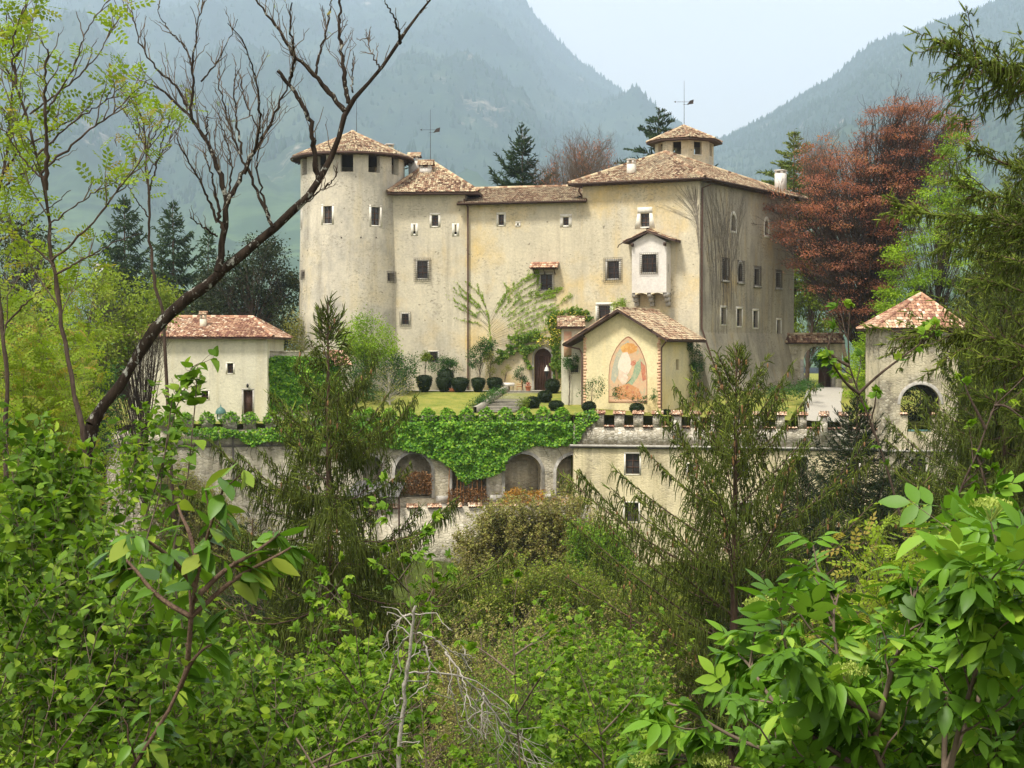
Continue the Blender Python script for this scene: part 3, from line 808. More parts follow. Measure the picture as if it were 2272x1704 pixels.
for i in range(0, k, 2): ridge_tiles(mb, E[i] + (0, 0, .06), ap + (0, 0, .06), .1)
mb.lathe(ap - (0, 0, .12), [(.4, 0), (.32, .2), (.12, .34), (.0, .36)], 10)
rf = mb.build('roof', M['tile'], t)
mb = MB(); eave_board(mb, E, .2); mb.add([(e[0], e[1], e[2] - .06) for e in E] + [ap - (0, 0, .15)], [(i, (i + 1) % k, k) for i in range(k)])
for x in np.linspace(0, 2 * math.pi, 49)[:-1]:
    q0 = np.array((TC[0] + 5.0 * math.sin(x), TC[1] - 5.0 * math.cos(x), 19.42)); q1 = np.array((TC[0] + 6.0 * math.sin(x), TC[1] - 6.0 * math.cos(x), 19.22)); mb.tube([q0, q1], .07, 4)
mb.build('eaves', M['wood'], rf)
chimney(t, (TC[0] + 3.6, TC[1] + 1.5, 20.3), .75, .7, .65, .3, 'stone', 'slab', .22)
mb = MB(); g = [(TC[0] + 6.2 * math.sin(x), TC[1] - 6.2 * math.cos(x), 19.4) for x in np.linspace(-1.7, 1.75, 30)]; mb.tube(g, .09, 6)
e = g[-1]; mb.tube([e, (e[0] - .3, e[1] + .3, 18.9), (e[0] - 1.1, e[1] - .2, 18.6), (e[0] - 1.15, e[1] - .3, 15.9)], .06, 6); mb.build('gutter', M['pipe'], t)

def pole(name, label, px, py0, py1, Y, deco, cat='lightning rod', mat='iron'):
    a, b = at(px, py1, Y), at(px, py0, Y); t = thing(name, label, cat, a)
    mb = MB(); mb.tube([a - (0, 0, .3), b], [.035, .014], 5); mb.build('pole', M[mat], t)
    if deco:
        c0 = at(px, deco, Y); mb = MB()
        mb.tube([c0 - (.75, 0, 0), c0 + (.75, 0, 0)], .018, 4); mb.tube([c0 - (0, 0, .28), c0 - (.12, 0, .28), c0 + (.5, 0, -.3)], .016, 4)
        mb.poly3([c0 + (.3, .02, -.28), c0 + (.95, .02, -.2), c0 + (1.0, .02, .25), c0 + (.6, .02, .12)]); mb.poly3([c0 + (.3, -.02, -.28), c0 + (.95, -.02, -.2), c0 + (1.0, -.02, .25), c0 + (.6, -.02, .12)])
        mb.poly3([c0 + (-.85, 0, -.09), c0 + (-1.1, 0, 0), c0 + (-.85, 0, .09)])
        mb.build('vane', M[mat], t)
pole('lightning_rod', 'thin plain rod on the peak of the round tower', 791, 214, 299, 146, None)
pole('weather_vane', 'weather vane on the roof beside the round tower', 955, 243, 362, 148, 288, 'weather vane')
pole('weather_vane', 'weather vane on top of the small roof lantern of the keep', 1518, 179, 282, 151, 226, 'weather vane')

# wing beside the tower
t = thing('castle_wing', 'tall narrow castle wing between the round tower and the downpipe', 'castle wing', (-8.3, 143, -4))
PA = Plane(Wa, Wb)
ops = [PA.op(958, 477.5, 972.5, 501.5), PA.op(925.5, 579, 949, 617.5), PA.op(891.6, 696.6, 906.7, 719), PA.op(952.6, 781, 971, 803)]
loops = [PA.op(918.6, 499, 920.6, 513), PA.op(1010, 499, 1012, 514)]
ball = [dict(u0=o['u0'] - .09, u1=o['u1'] + .09, v0=o['v0'] - .26, v1=o['v0'], depth=.35) for o in loops]
mb = MB(); panel(mb, PA, 0, PA.L, -5.5, 15.75, ops + loops + ball, .4)
for A, B in ((Wb, (-3.0, 154.0)), ((-3.0, 154.0), (-12.4, 154.0)), ((-12.4, 154.0), Wa)): panel(mb, Plane(A, B), 0, Plane(A, B).L, -5.5, 15.75)
mb.build('wall', M['plaster'], t)
window(t, PA, ops[0], .22); window(t, PA, ops[1], .13, .3); window(t, PA, ops[2], .13, .2); window(t, PA, ops[3], .13, .05)
for o, b in zip(loops, ball):
    mb = MB(); mbox(mb, PA, b['u0'] - .22, b['u0'] + .02, b['v0'] - .2, o['v1'] + .15, -.015, .01); mbox(mb, PA, b['u1'] - .02, b['u1'] + .22, b['v0'] - .2, o['v1'] + .15, -.015, .01)
    mbox(mb, PA, b['u0'] + .02, b['u1'] - .02, o['v1'], o['v1'] + .15, -.015, .01); mbox(mb, PA, b['u0'] + .02, b['u1'] - .02, b['v0'] - .2, b['v0'], -.015, .01)
    fr = mb.build('arrow_slit', M['frame_white'], t)
    mb = MB(); mbox(mb, PA, b['u0'] - .05, b['u1'] + .05, b['v0'] - .05, o['v1'], .33, .36); mb.build('dark_gap', M['glass'], fr)
E = [np.array(p) for p in ((-12.3, 141.9, 15.73), (-3.25, 141.5, 15.73), (-2.2, 155, 15.73), (-12.6, 155, 15.73))]; ap = at(957, 359, 148)
mb = MB()
for i in range(4): tile_face(mb, [E[i], E[(i + 1) % 4], ap])
for e in E: ridge_tiles(mb, e + (0, 0, .05), ap + (0, 0, .05))
rf = mb.build('roof', M['tile'], t); mb = MB(); eave_board(mb, E, .2); mb.build('eaves', M['wood'], rf)
chimney(t, at(919, 392, 147.2) - (0, 0, .6), .95, .9, 2.15, -.2, 'plaster_white', 'gable', .4)
chimney(t, at(945, 381, 146) - (0, 0, .3), 1.15, .9, .65, -.1, 'plaster_white', 'gable', .25)
mb = MB(); p = [at(1030, 441, 141.6), at(1030, 449, 141.7), at(1038, 459, 142.1)]; p += [np.array((p[-1][0], p[-1][1], z)) for z in np.linspace(p[-1][2] - .3, -4, 6)]
mb.tube(p, .085, 7); mb.build('downpipe', M['pipe'], t)

# middle wing
t = thing('castle_wing', 'lower middle castle wing with green climber, arched door and canopied window', 'castle wing', (1.1, 141, -4))
PB = Plane(Wb, Pl)
ops = [PB.op(1106, 476, 1118, 499.5), PB.op(1249.3, 482, 1261.7, 500), PB.op(1199.6, 609, 1224.5, 643)]
dr = PB.op(1184.5, 773, 1224, 866, arch=True, depth=.5); key = PB.op(1147.6, 495.5, 1151, 501)
mb = MB(); panel(mb, PB, 0, PB.L, -5.5, 14.7, ops + [dr, key], .4)
for A, B in ((Pl, (8.6, 146.5)), ((8.6, 146.5), (-3.6, 148.6)), ((-3.6, 148.6), Wb)): panel(mb, Plane(A, B), 0, Plane(A, B).L, -5.5, 14.7 if A == Pl else 14.7)
mb.build('wall', M['plaster_warm'], t)
window(t, PB, ops[0], .2); window(t, PB, ops[1], .3); w = window(t, PB, ops[2], .16, .24)
window(t, PB, key, .18, None, False)
mb = MB(); u0, v = PB.pix(1178, 596); u1, _ = PB.pix(1241, 596)
tile_face(mb, [PB(u0, v, -1.0), PB(u1, v, -1.0), PB(u1, v + .62, -.02), PB(u0, v + .62, -.02)]); cn = mb.build('canopy', M['tile_red'], t)
mb = MB(); mbox(mb, PB, u0 + .1, u1 - .1, v - .1, v - .02, -.95, -.05)
for u in np.linspace(u0 + .4, u1 - .4, 3): mb.tube([PB(u, v - .05, -.85), PB(u, v - .6, -.02)], .05, 4)
mb.build('bracket', M['wood'], cn)
mb = MB(); pts = arc_pts(dr); ring = [(dr['u0'], dr['v0'])] + pts + [(dr['u1'], dr['v0'])]
V = [PB((dr['u0'] + dr['u1']) / 2, dr['v0'], .45)] + [PB(*p, .45) for p in ring]; mb.add(V, [(0, i, i + 1) for i in range(1, len(ring))])
for u in np.linspace(dr['u0'] + .15, dr['u1'] - .15, 7): mbox(mb, PB, u - .1, u + .08, dr['v0'], dr['v1'] - .75, .40, .44)
d = mb.build('door', M['door'], t)
mb = MB()
for i, (p, q) in enumerate(zip(ring[:-1], ring[1:])):
    um = (dr['u0'] + dr['u1']) / 2; hw = (dr['u1'] - dr['u0']) / 2; vs = pts[0][1]
    def outp(p): return (um + (p[0] - um) * (1 + .16 / hw), p[1] if p[1] <= vs + 1e-6 else vs + (p[1] - vs) * (1 + .16 / hw))
    a, b = outp(p), outp(q); mb.add([PB(*p, -.02), PB(*q, -.02), PB(*b, -.02), PB(*a, -.02), PB(*b, .01), PB(*a, .01)], [(0, 1, 2, 3), (3, 2, 4, 5)])
mb.build('door_frame', M['ledge'], d)
E = [np.array(p) for p in ((-5.45, 141.75, 14.62), (7.15, 138.95, 14.62), (8.7, 145.6, 16.75), (-4.0, 148.3, 16.75))]
mb = MB(); tile_face(mb, E); ridge_tiles(mb, E[3] + (0, 0, .05), E[2] + (0, 0, .05))
rf = mb.build('roof', M['tile'], t); mb = MB(); eave_board(mb, [E[0], E[1], E[2], E[3]], .2)
mb.tube([E[0] + (0, -.1, -.05), E[1] + (0, -.1, -.05)], .08, 6); mb.add([E[2], E[3], E[3] - (0, 0, 2.4), E[2] - (0, 0, 2.4)], [(0, 1, 2, 3)]); mb.build('eaves', M['wood'], rf)

# keep
t = thing('castle_keep', 'big square castle keep with hipped tiled roof, pale front and grey side wall', 'castle keep', (18.4, 146, -4))
PF, PR = Plane(Pl, Pn), Plane(Pn, Pr)
of = [PF.op(1421, 473.5, 1440.7, 503), PF.op(1347.4, 579.4, 1373.6, 618.3), PF.op(1328, 678, 1353.7, 712)]
o_hi = [PR.op(1622.5, 477, 1632, 512, arch=True, rise=.55), PR.op(1697, 489, 1705, 522, arch=True, rise=.55)]
o_md = [PR.op(1603, 579, 1613, 619.5, arch=True, rise=.5), PR.op(1638, 585, 1647.5, 624, arch=True, rise=.5), PR.op(1674, 597, 1684, 632), PR.op(1722, 605.5, 1730.5, 637)]
o_lo = [PR.op(1600, 683, 1611, 720), PR.op(1635, 685.5, 1646, 723.5), PR.op(1671.5, 690, 1681.5, 727), PR.op(1724, 710, 1732, 741)]
mb = MB(); panel(mb, PF, 0, PF.L, -5.5, 16.25, of, .4); panel(mb, Plane(Pl, Pb), 0, Plane(Pl, Pb).L, -5.5, 16.25)
mb.build('front_wall', M['plaster_warm'], t)
mb = MB(); panel(mb, PR, 0, PR.L, -5.5, 16.25, o_hi + o_md + o_lo, .4); panel(mb, Plane(Pr, Pb), 0, Plane(Pr, Pb).L, -5.5, 16.25)
mb.build('side_wall', M['plaster_grey'], t)
window(t, PF, of[0], .3, flare=.28); window(t, PF, of[1], .2, .33); window(t, PF, of[2], .3, .12)
for o in o_hi: window(t, PR, o, .25, None, True, (1, 2))
for o in o_md: window(t, PR, o, .22 if o.get('arch') else .15, .3, False, sill=True)
for o in o_lo: window(t, PR, o, .22, None, True, (1, 3))
# lower scarp of the side wall
mb = MB(); e0, e1 = 1.9, .02; u0, u1 = -.3, PR.L + 1.2
lo = [PR(u, -5.2, -e0) for u in np.linspace(u0, u1, 9)]; mid = [PR(u, -2.0, -.8) for u in np.linspace(u0 + .1, u1 - .6, 9)]; hi = [PR(u, 1.9, -e1) for u in np.linspace(.0, PR.L, 9)]
for r0, r1 in ((lo, mid), (mid, hi)):
    mb.add(r0 + r1, [(i, i + 1, 10 + i, 9 + i) for i in range(8)])
mb.add([lo[0], mid[0], hi[0], PR(0, -5.2, .2)], [(0, 1, 2, 3)]); mb.add([lo[-1], mid[-1], hi[-1], PR(PR.L, -5.2, .2)], [(0, 1, 2, 3)])
mb.build('scarp', M['plaster_grey'], t)
ring = [Pn, Pr, Pb, Pl]; E2 = inset_poly(ring, .95); E = [np.array((p[0], p[1], 16.25)) for p in E2]; ap = at(1477, 338.6, 145.5)
E[0][2] = 16.2
mb = MB()
for i in range(4): tile_face(mb, [E[i], E[(i + 1) % 4], ap], .235, .38)
for e in E: ridge_tiles(mb, e + (0, 0, .05), ap + (0, 0, .06))
rf = mb.build('roof', M['tile'], t); mb = MB(); eave_board(mb, E, .2); mb.tube([E[3] + (0, -.08, -.05), E[0] + (0, -.08, -.05)], .08, 6); mb.tube([E[0] + (.08, 0, -.05), E[1] + (.08, 0, -.05)], .08, 6)
for pl in (PF, PR):
    for u in np.arange(.4, pl.L, .8): mb.tube([pl(u, 16.18, 0), pl(u, 15.98, -.85)], .07, 4)
mb.build('eaves', M['wood'], rf)
chimney(t, at(1401, 384, 139.8) - (0, 0, .4), .7, .7, 1.25, -.42, 'plaster_white', 'slab', .4)
chimney(t, at(1732, 419, 150.5) - (0, 0, .5), .95, .9, 2.1, .9, 'plaster_white', 'slab', .25)
mb = MB(); p = [at(1577, 409, 135.2), np.array(PR(.35, 15.4, -.12))] + [np.array(PR(.3, z, -.12)) for z in (10, 5, 2.2)] + [np.array(PR(1.5, -4.4, -2.0))]
mb.tube(p, .085, 7); mb.build('downpipe', M['pipe'], t)
mb = MB(); a = [at(1286, 417, 139.0), at(1284, 424, 139.1), at(1291, 434, 139.6), at(1291, 441, 139.7), at(1284, 447, 139.1)]; mb.tube(a, .08, 6); mb.build('downpipe', M['pipe'], t)
# oriel
d0 = -1.35; uL, vB = PF.pix(1401.8, 650, d0); uR, _ = PF.pix(1478.4, 650, d0); vE = PF.pix(1440, 538, d0)[1]; vA = PF.pix(1439, 515.5, d0)[1]
o = dict(zip(('u0', 'v1'), PF.pix(1424, 565, d0))); b = PF.pix(1456.5, 604, d0); o.update(u1=b[0], v0=b[1], depth=.3)
m2 = lambda u, v, d=0.0: PF(u, v, d0 + d)
mb = MB(); panel(mb, m2, uL, uR, vB, vE, [o], .3)
mb.add([PF(uL, vE, d0), PF(uR, vE, d0), PF((uL + uR) / 2, vA, d0)], [(0, 1, 2)])
sl = dict(u0=.5, u1=.72, v0=(vB + vE) / 2 - .4, v1=(vB + vE) / 2 + .35, depth=.2)
panel(mb, lambda u, v, d=0.0: PF(uR - d, v, d0 + u), 0, -d0, vB, vE, [sl]); panel(mb, lambda u, v, d=0.0: PF(uL + d, v, d0 + u), 0, -d0, vB, vE)
mb.add([PF(uL, vB, d0), PF(uR, vB, d0), PF(uR, vB, 0), PF(uL, vB, 0)], [(0, 1, 2, 3)])
mb.add([PF(uR - .2, sl['v0'], d0 + .5), PF(uR - .2, sl['v0'], d0 + .72), PF(uR - .2, sl['v1'], d0 + .72), PF(uR - .2, sl['v1'], d0 + .5)], [(0, 1, 2, 3)])
orl = mb.build('oriel', M['plaster_white'], t)
window(t, m2, o, .12, .16, True, (2, 3))
mb = MB(); um = (uL + uR) / 2; uEl, uEr = uL - .72, uR + .95; vEl = PF.pix(1386.5, 536, d0 - .4)[1]; f0 = d0 - .45
tile_face(mb, [PF(uEr, vEl, f0), PF(uEr, vEl, .0), PF(um, vA + .18, .0), PF(um, vA + .18, f0)]); tile_face(mb, [PF(uEl, vEl, 0), PF(uEl, vEl, f0), PF(um, vA + .18, f0), PF(um, vA + .18, 0)]); ridge_tiles(mb, PF(um, vA + .22, f0), PF(um, vA + .22, 0), .14)
mb.build('oriel_roof', M['tile'], orl)
mb = MB()
for ue in (uEl, uEr):
    P = [PF(ue, vEl - .17, f0), PF(um, vA - .02, f0), PF(um, vA + .16, f0), PF(ue, vEl, f0)]; Q = [PF(ue, vEl - .17, 0), PF(um, vA - .02, 0), PF(um, vA + .15, 0), PF(ue, vEl - .01, 0)]
    mb.add(P + Q, [(0, 1, 2, 3), (0, 1, 5, 4), (3, 2, 6, 7), (0, 3, 7, 4)])
mb.tube([PF(uEl - .05, vEl - .1, f0), PF(uEl - .05, vEl - .1, -.1)], .07, 6); mb.tube([PF(uEl - .05, vEl - .1, f0), PF(uEl - .4, vEl - .3, f0 - .05), PF(uEl - .55, vEl - .55, f0)], .05, 5)
for u in (uL + .1, uR - .1): mbox(mb, PF, u - .1, u + .1, vE - .35, vE - .05, f0 + .1, d0)
mb.build('eaves', M['wood'], orl)
for i, u in enumerate((uL + .15, um, uR - .15)):
    mb = MB()
    for j in range(3): mbox(mb, PF, u - .19 + .003 * j, u + .19 - .003 * j, vB - .42 * (j + 1) + .002, vB - .42 * j - .001, d0 + .1 + .36 * j, -.01)
    mb.build('corbel', M['ledge'], orl)
mb = MB()
for a, b in ((uL + .34, um - .19), (um + .19, uR - .34)):
    V = [];  k = 8
    for i in range(k + 1):
        x = a + (b - a) * i / k; y = vB - .18 + .16 * math.sin(math.pi * i / k); V += [PF(x, y, d0 + .003), PF(x, vB - .002, d0 + .003), PF(x, y, -.3)]
    mb.add(V, [(3 * i, 3 * i + 3, 3 * i + 4, 3 * i + 1) for i in range(k)] + [(3 * i, 3 * i + 3, 3 * i + 5, 3 * i + 2) for i in range(k)])
mb.build('soffit', M['plaster_warm'], orl)
# lantern turret behind the roof peak
tl = thing('roof_turret', 'small eight sided turret with open windows above the keep roof', 'turret', (18.07, 151, 15.5))
rr = 3.08; ca = [(18.07 + rr * math.sin(a), 151 - rr * math.cos(a)) for a in (np.arange(8)) * math.pi / 4]; mb = MB()
planes = [Plane(ca[i], ca[(i + 1) % 8]) for i in range(8)]
oo = [dict(u0=pl.L / 2 - .46, u1=pl.L / 2 + .46, v0=z100(342, 148), v1=z100(312.5, 148), depth=.35) for pl in planes]
for pl, o in zip(planes, oo):
    panel(mb, pl, 0, pl.L, 15.5, 22.0, [o]); panel(mb, pl, .15, pl.L - .15, 20, 22.0, [dict(o)], d=.35, reveal=False)
mb.add([(x, y, 20.2) for x, y in ca], [(0, i, i + 1) for i in range(1, 7)])
mb.build('wall', M['plaster'], tl)
for pl, o in zip(planes, oo):
    mb = MB(); mbox(mb, pl, o['u0'] - .06, o['u1'] + .06, o['v0'] - .09, o['v0'], -.05, .1); mb.build('window_sill', M['frame_white'], tl)
E = [np.array((18.07 + 4.0 * math.sin(a), 151 - 4.0 * math.cos(a), z100(317, 151))) for a in np.arange(8) * math.pi / 4]; ap = at(1517, 279.5, 151)
mb = MB()
for i in range(8): tile_face(mb, [E[i], E[(i + 1) % 8], ap]); ridge_tiles(mb, E[i] + (0, 0, .05), ap + (0, 0, .04), .12)
rf = mb.build('roof', M['tile'], tl); mb = MB(); eave_board(mb, E, .16); mb.build('eaves', M['wood'], rf)

# bare creeper on the keep's side wall
t = thing('bare_creeper', 'leafless grey creeper stems fanning up the side wall of the keep', 'creeper', PR(3.2, -3, -.05))
L = []
for i in range(130):
    s = R.random(); u1 = .1 + 10 * R.random() ** 1.25; v1 = 16.1 - abs(R.normal(0, 2.2)); u0 = 2.6 + R.normal(0, .9) + .45 * u1
    v0 = 4 + 8 * R.random() if i > 8 else -3
    a = np.array([(u0 + R.normal(0, .1), v0), (u0 - .2 + R.normal(0, .2), v0 + (v1 - v0) * .35), (u0 + (u1 - u0) * .55 + R.normal(0, .25), v0 + (v1 - v0) * .7), (u1, v1)])
    a = smooth_path(a, 9); L.append([PR(max(.05, u), v, -.035 - .02 * R.random()) for u, v in a])
V, Fc = tubes(np.array(L), np.tile(np.linspace(.017, .007, 9), (len(L), 1)), 3); mb = MB(); mb.add(V, Fc); mb.build('stems', M['old_stem'], t)
L = []
for i in range(60):
    u1 = PF.L - abs(R.normal(0, 1.3)) - .05; v1 = 15.9 - abs(R.normal(0, 1.4)); a = smooth_path(np.array([(PF.L - .05, 9 + 5 * R.random()), (PF.L - .3, (v1 + 11) / 2), (u1, v1)]), 7); L.append([PF(min(u, PF.L - .03), v, -.03) for u, v in a])
V, Fc = tubes(np.array(L), np.full((len(L), 7), .009), 3); mb = MB(); mb.add(V, Fc); mb.build('corner_stems', M['old_stem'], t)

# ------------------------------------------------------------------ chapel with the painted gable
C1, C0, C2 = (13.16, 127.0), (6.45, 129.99), (16.81, 133.3)
t = thing('chapel', 'small cream gabled chapel with pointed fresco, in front of the keep', 'chapel', (11, 131, -5.6))
PC, PS = Plane(C0, C1), Plane(C1, C2); dep = np.array((C2[0] - C1[0], C2[1] - C1[1])); dn = dep / np.linalg.norm(dep)
zE, zA = 1.55, 3.72; slope = (zA - zE) / (PC.L / 2)
mb = MB(); panel(mb, PC, 0, PC.L, -6.2, zE); mb.add([PC(0, zE), PC(PC.L, zE), PC(PC.L / 2, zA)], [(0, 1, 2)])
sw = PS.op(1499.5, 797.5, 1506, 820.5)
panel(mb, PS, 0, PS.L, -6.2, zE, [sw]); q = Plane(C0, (C0[0] + dep[0], C0[1] + dep[1])); panel(mb, q, 0, q.L, -6.2, zE)
pb = Plane((C0[0] + dep[0], C0[1] + dep[1]), C2); panel(mb, pb, 0, pb.L, -6.2, zE); mb.add([pb(0, zE), pb(pb.L, zE), pb(pb.L / 2, zA)], [(0, 1, 2)])
mb.build('wall', M['plaster_chapel'], t); window(t, PS, sw, 0, None, False)
fwd = -np.array((dn[0], dn[1])) * .85; bk = dn * (np.linalg.norm(dep) + .7); tv = np.array(PC.t)
def rp(u, z, off): p = np.array(PC.A) + tv * u + off; return np.array((p[0], p[1], z))
oh, ohl = .95, 1.55
zr = zE - slope * oh; zl = zE - slope * ohl; zR = zA + .1
Rf, Rb, Lf, Lb, Af, Ab = rp(PC.L + oh, zr + .1, fwd), rp(PC.L + oh, zr + .1, bk), rp(-ohl, zl + .1, fwd), rp(-ohl, zl + .1, bk), rp(PC.L / 2, zR, fwd), rp(PC.L / 2, zR, bk)
mb = MB(); tile_face(mb, [Rf, Rb, Ab, Af], .22, .34); tile_face(mb, [Lb, Lf, Af, Ab], .22, .34); ridge_tiles(mb, Af + (0, 0, .04), Ab + (0, 0, .04), .15)
rf = mb.build('roof', M['tile'], t)
mb = MB()
for a, b, c2, d2 in ((Lf, Af, Ab, Lb), (Rf, Af, Ab, Rb)):
    dn_ = np.array((0, 0, .24)); mb.add([a, b, b - dn_, a - dn_], [(0, 1, 2, 3)]); mb.add([a - dn_, b - dn_, c2 - dn_, d2 - dn_], [(0, 1, 2, 3)]); mb.add([a, d2, d2 - dn_, a - dn_], [(0, 1, 2, 3)]); mb.add([d2, c2, c2 - dn_, d2 - dn_], [(0, 1, 2, 3)])
for e in (Lf, Rf): mb.tube([e - (0, 0, .1), (Lb if e is Lf else Rb) - (0, 0, .1)], .09, 6)
for u in (0.1, PC.L / 2, PC.L - .1):
    z = zE + slope * min(u, PC.L - u) - .22; mb.tube([PC(u, z, .1), PC(u, z, -.8)], .09, 4)
mb.build('eaves', M['wood'], rf)
mb = MB(); mb.tube([Rf + (-.1, .1, -.2), PC(PC.L + .12, .4, -.08), PC(PC.L + .1, -.1, -.1), PC(PC.L + .1, -5.5, -.1)], .075, 6); mb.build('downpipe', M['pipe'], t)
mb = MB(); mb.tube([Lf + (.2, .1, -.2), PC(-.4, .25, .1), PC(-.08, -.2, -.08), PC(-.08, -5.5, -.08)], .075, 6); mb.build('downpipe', M['pipe'], t)
for ua, s in ((.02, 1), (PC.L - .02, -1)):
    mb = MB(); z = -5.0
    while z < zE - .25:
        h = .22 + .1 * R.random(); w2 = .2 + .14 * R.random(); mbox(mb, PC, min(ua, ua + s * w2), max(ua, ua + s * w2), z, z + h - .03, -.012, .02); z += h
    mb.build('painted_quoin', M['pink'], t)
def Z6(x, y): return (1200 + .22604 * x, 480 + .22604 * y)
def flat(name, pts, mat, parent, d, zoom=Z6):
    mb = MB(); uv = [PC.pix(*zoom(x, y)) for x, y in pts]; cxy = np.mean(uv, 0)
    V = [PC(*cxy, d)] + [PC(u, v, d) for u, v in uv]; k = len(uv); mb.add(V, [(0, i + 1, (i + 1) % k + 1) for i in range(k)]); return mb.build(name, mat, parent)
def fr_mat(name, a, b, c2):
    n = N(name, .95, .1); f = n.noise(1.6, 5, rough=.7); g = n.noise(6, 4, rough=.7)
    cc = n.ramp(f, [(.32, lin(a)), (.5, lin(b)), (.68, lin(c2))]); cc = n.mix(n.ramp(g, [(.5, W0), (.7, (.5,) * 3)]), cc, lin('#d9c79c')); return n.col(cc)
arch = [(665, 1820), (665, 1560), (675, 1450), (700, 1370), (740, 1290), (790, 1225), (830, 1190), (857, 1176), (885, 1190), (925, 1225), (975, 1290), (1010, 1370), (1035, 1450), (1045, 1560), (1045, 1820)]
shr = lambda P, k: [(857 + (x - 857) * k, 1560 + (y - 1560) * k) for x, y in P]
fo = flat('fresco', arch, M['brown_line'], t, -.012)
flat('painted_ground', shr(arch, .965), fr_mat('fresco_ground', '#c9b58a', '#cfa583', '#a9ad8b'), fo, -.016)
flat('painted_cloud', [(700, 1500), (740, 1360), (800, 1260), (860, 1215), (880, 1280), (800, 1350), (770, 1460), (760, 1560), (720, 1640), (690, 1600)], fr_mat('fresco_grey', '#b9b29a', '#a5a693', '#c9bd9b'), fo, -.019)
flat('painted_halo', [(780, 1290), (800, 1265), (850, 1240), (910, 1250), (950, 1280), (945, 1320), (900, 1345), (850, 1350), (800, 1335)], fr_mat('fresco_gold', '#d09a4a', '#c98d4f', '#d9b06a'), fo, -.020)
flat('painted_robe', [(800, 1340), (850, 1330), (880, 1400), (890, 1480), (860, 1540), (830, 1570), (780, 1555), (755, 1480), (765, 1420)], fr_mat('fresco_white', '#d8c8b4', '#e0d3bd', '#cfae98'), fo, -.023)
flat('painted_robe', [(770, 1500), (830, 1540), (860, 1580), (840, 1640), (800, 1650), (760, 1590)], fr_mat('fresco_white_two', '#e0d2bb', '#d3b9a0', '#e2d6c4'), fo, -.026)
flat('painted_green', [(930, 1440), (985, 1400), (990, 1500), (950, 1580), (900, 1650), (860, 1690), (790, 1690), (850, 1640), (900, 1560)], fr_mat('fresco_green', '#9fae8c', '#8c9f80', '#b3b391'), fo, -.021)
flat('painted_red', [(980, 1420), (1025, 1470), (1035, 1600), (1000, 1620), (985, 1520)], fr_mat('fresco_red', '#b06a52', '#c07d5f', '#a0605a'), fo, -.022)
flat('painted_red', [(720, 1690), (860, 1640), (960, 1690), (1000, 1790), (900, 1800), (760, 1790)], fr_mat('fresco_red_low', '#b8704c', '#c89060', '#a5604a'), fo, -.0235)
flat('painted_face', [(890, 1420), (930, 1410), (935, 1450), (905, 1470), (880, 1455)], fr_mat('fresco_pink', '#c98a6c', '#b9745c', '#d3a184'), fo, -.028)
mb = MB()
a, b = PC.pix(*Z6(665, 1820)), PC.pix(*Z6(1045, 1820)); c2 = PC.pix(1393, 893)
mbox(mb, PC, a[0], b[0], c2[1] - .04, c2[1] + .02, -.02, .01); mbox(mb, PC, a[0], a[0] + .04, c2[1], a[1], -.0185, .01); mbox(mb, PC, b[0] - .04, b[0], c2[1], a[1], -.0185, .01)
mbox(mb, PC, a[0] + .05, b[0] - .05, c2[1] + .5, c2[1] + .54, -.019, .01); mb.build('painted_border', M['brown_line'], fo)
flat('painted_base', [(672, 1818), (1038, 1818), (1038, 1828 + 0), (1035, 1795), (675, 1795)], M['pink'], fo, -.0215)
# side part with its own little roof
Ya = 131.3; xl, xr = at(1247.5, 800, Ya)[0], at(1296, 800, Ya)[0]; PL = Plane((xl, Ya), (xr, Ya)); aw = PL.op(1266, 810, 1283, 826)
mb = MB(); panel(mb, PL, 0, PL.L, -6.2, 2.3, [aw]); panel(mb, Plane((xl, Ya + 2.6), (xl, Ya)), 0, 2.6, -6.2, 2.3); panel(mb, Plane((xr, Ya), (xr, Ya + 2.6)), 0, 2.6, -6.2, 2.3); panel(mb, Plane((xr, Ya + 2.6), (xl, Ya + 2.6)), 0, PL.L, -6.2, 2.3)
sp = mb.build('side_wall', M['plaster_house'], t); window(t, PL, aw, 0, .08)
mb = MB(); q = [(xl - .45, Ya - .5, 2.25), (xr + .1, Ya - .5, 2.25), (xr + .1, Ya + 1.3, 3.15), (xl - .45, Ya + 1.3, 3.15), (xr + .1, Ya + 3.1, 2.25), (xl - .45, Ya + 3.1, 2.25)]
tile_face(mb, q[:4]); tile_face(mb, [q[4], q[5], q[3], q[2]]); ridge_tiles(mb, np.array(q[3]) + (0, 0, .03), np.array(q[2]) + (0, 0, .03), .13); mb.build('side_roof', M['tile'], sp)
mb = MB(); eave_board(mb, [q[0], q[1], q[4], q[5]], .14); mb.build('eaves', M['wood'], sp)
mb = MB(); a, b = PL.pix(1251, 735), PL.pix(1268, 792); mbox(mb, PL, a[0], b[0], b[1], a[1], -.015, .01); mb.build('painted_niche', M['pink'], sp)

# ------------------------------------------------------------------ pale house on the left
t = thing('house', 'pale plastered house with orange tiled hip roof, left of the round tower', 'house', (-27, 128, -6))
PH = Plane((at(287, 800, 124)[0], 124), (at(593, 800, 124)[0], 124.0))
ops = [PH.op(504, 806.5, 517.5, 828), PH.op(446.5, 867.5, 462, 886), PH.op(402.5, 866.5, 414, 888)]; dr = PH.op(540, 865.5, 560.5, 925)
xl, xr = PH.A[0], PH.B[0]
mb = MB(); panel(mb, PH, 0, PH.L, -7.5, 1.25, ops + [dr]); panel(mb, Plane((xr, 124), (xr, 133)), 0, 9, -7.5, 1.25); panel(mb, Plane((xl, 133), (xl, 124)), 0, 9, -7.5, 1.25); panel(mb, Plane((xr, 133), (xl, 133)), 0, PH.L, -7.5, 1.25)
mb.build('wall', M['plaster_house'], t)
for o in ops: window(t, PH, o, .12, None, True, (1, 2))
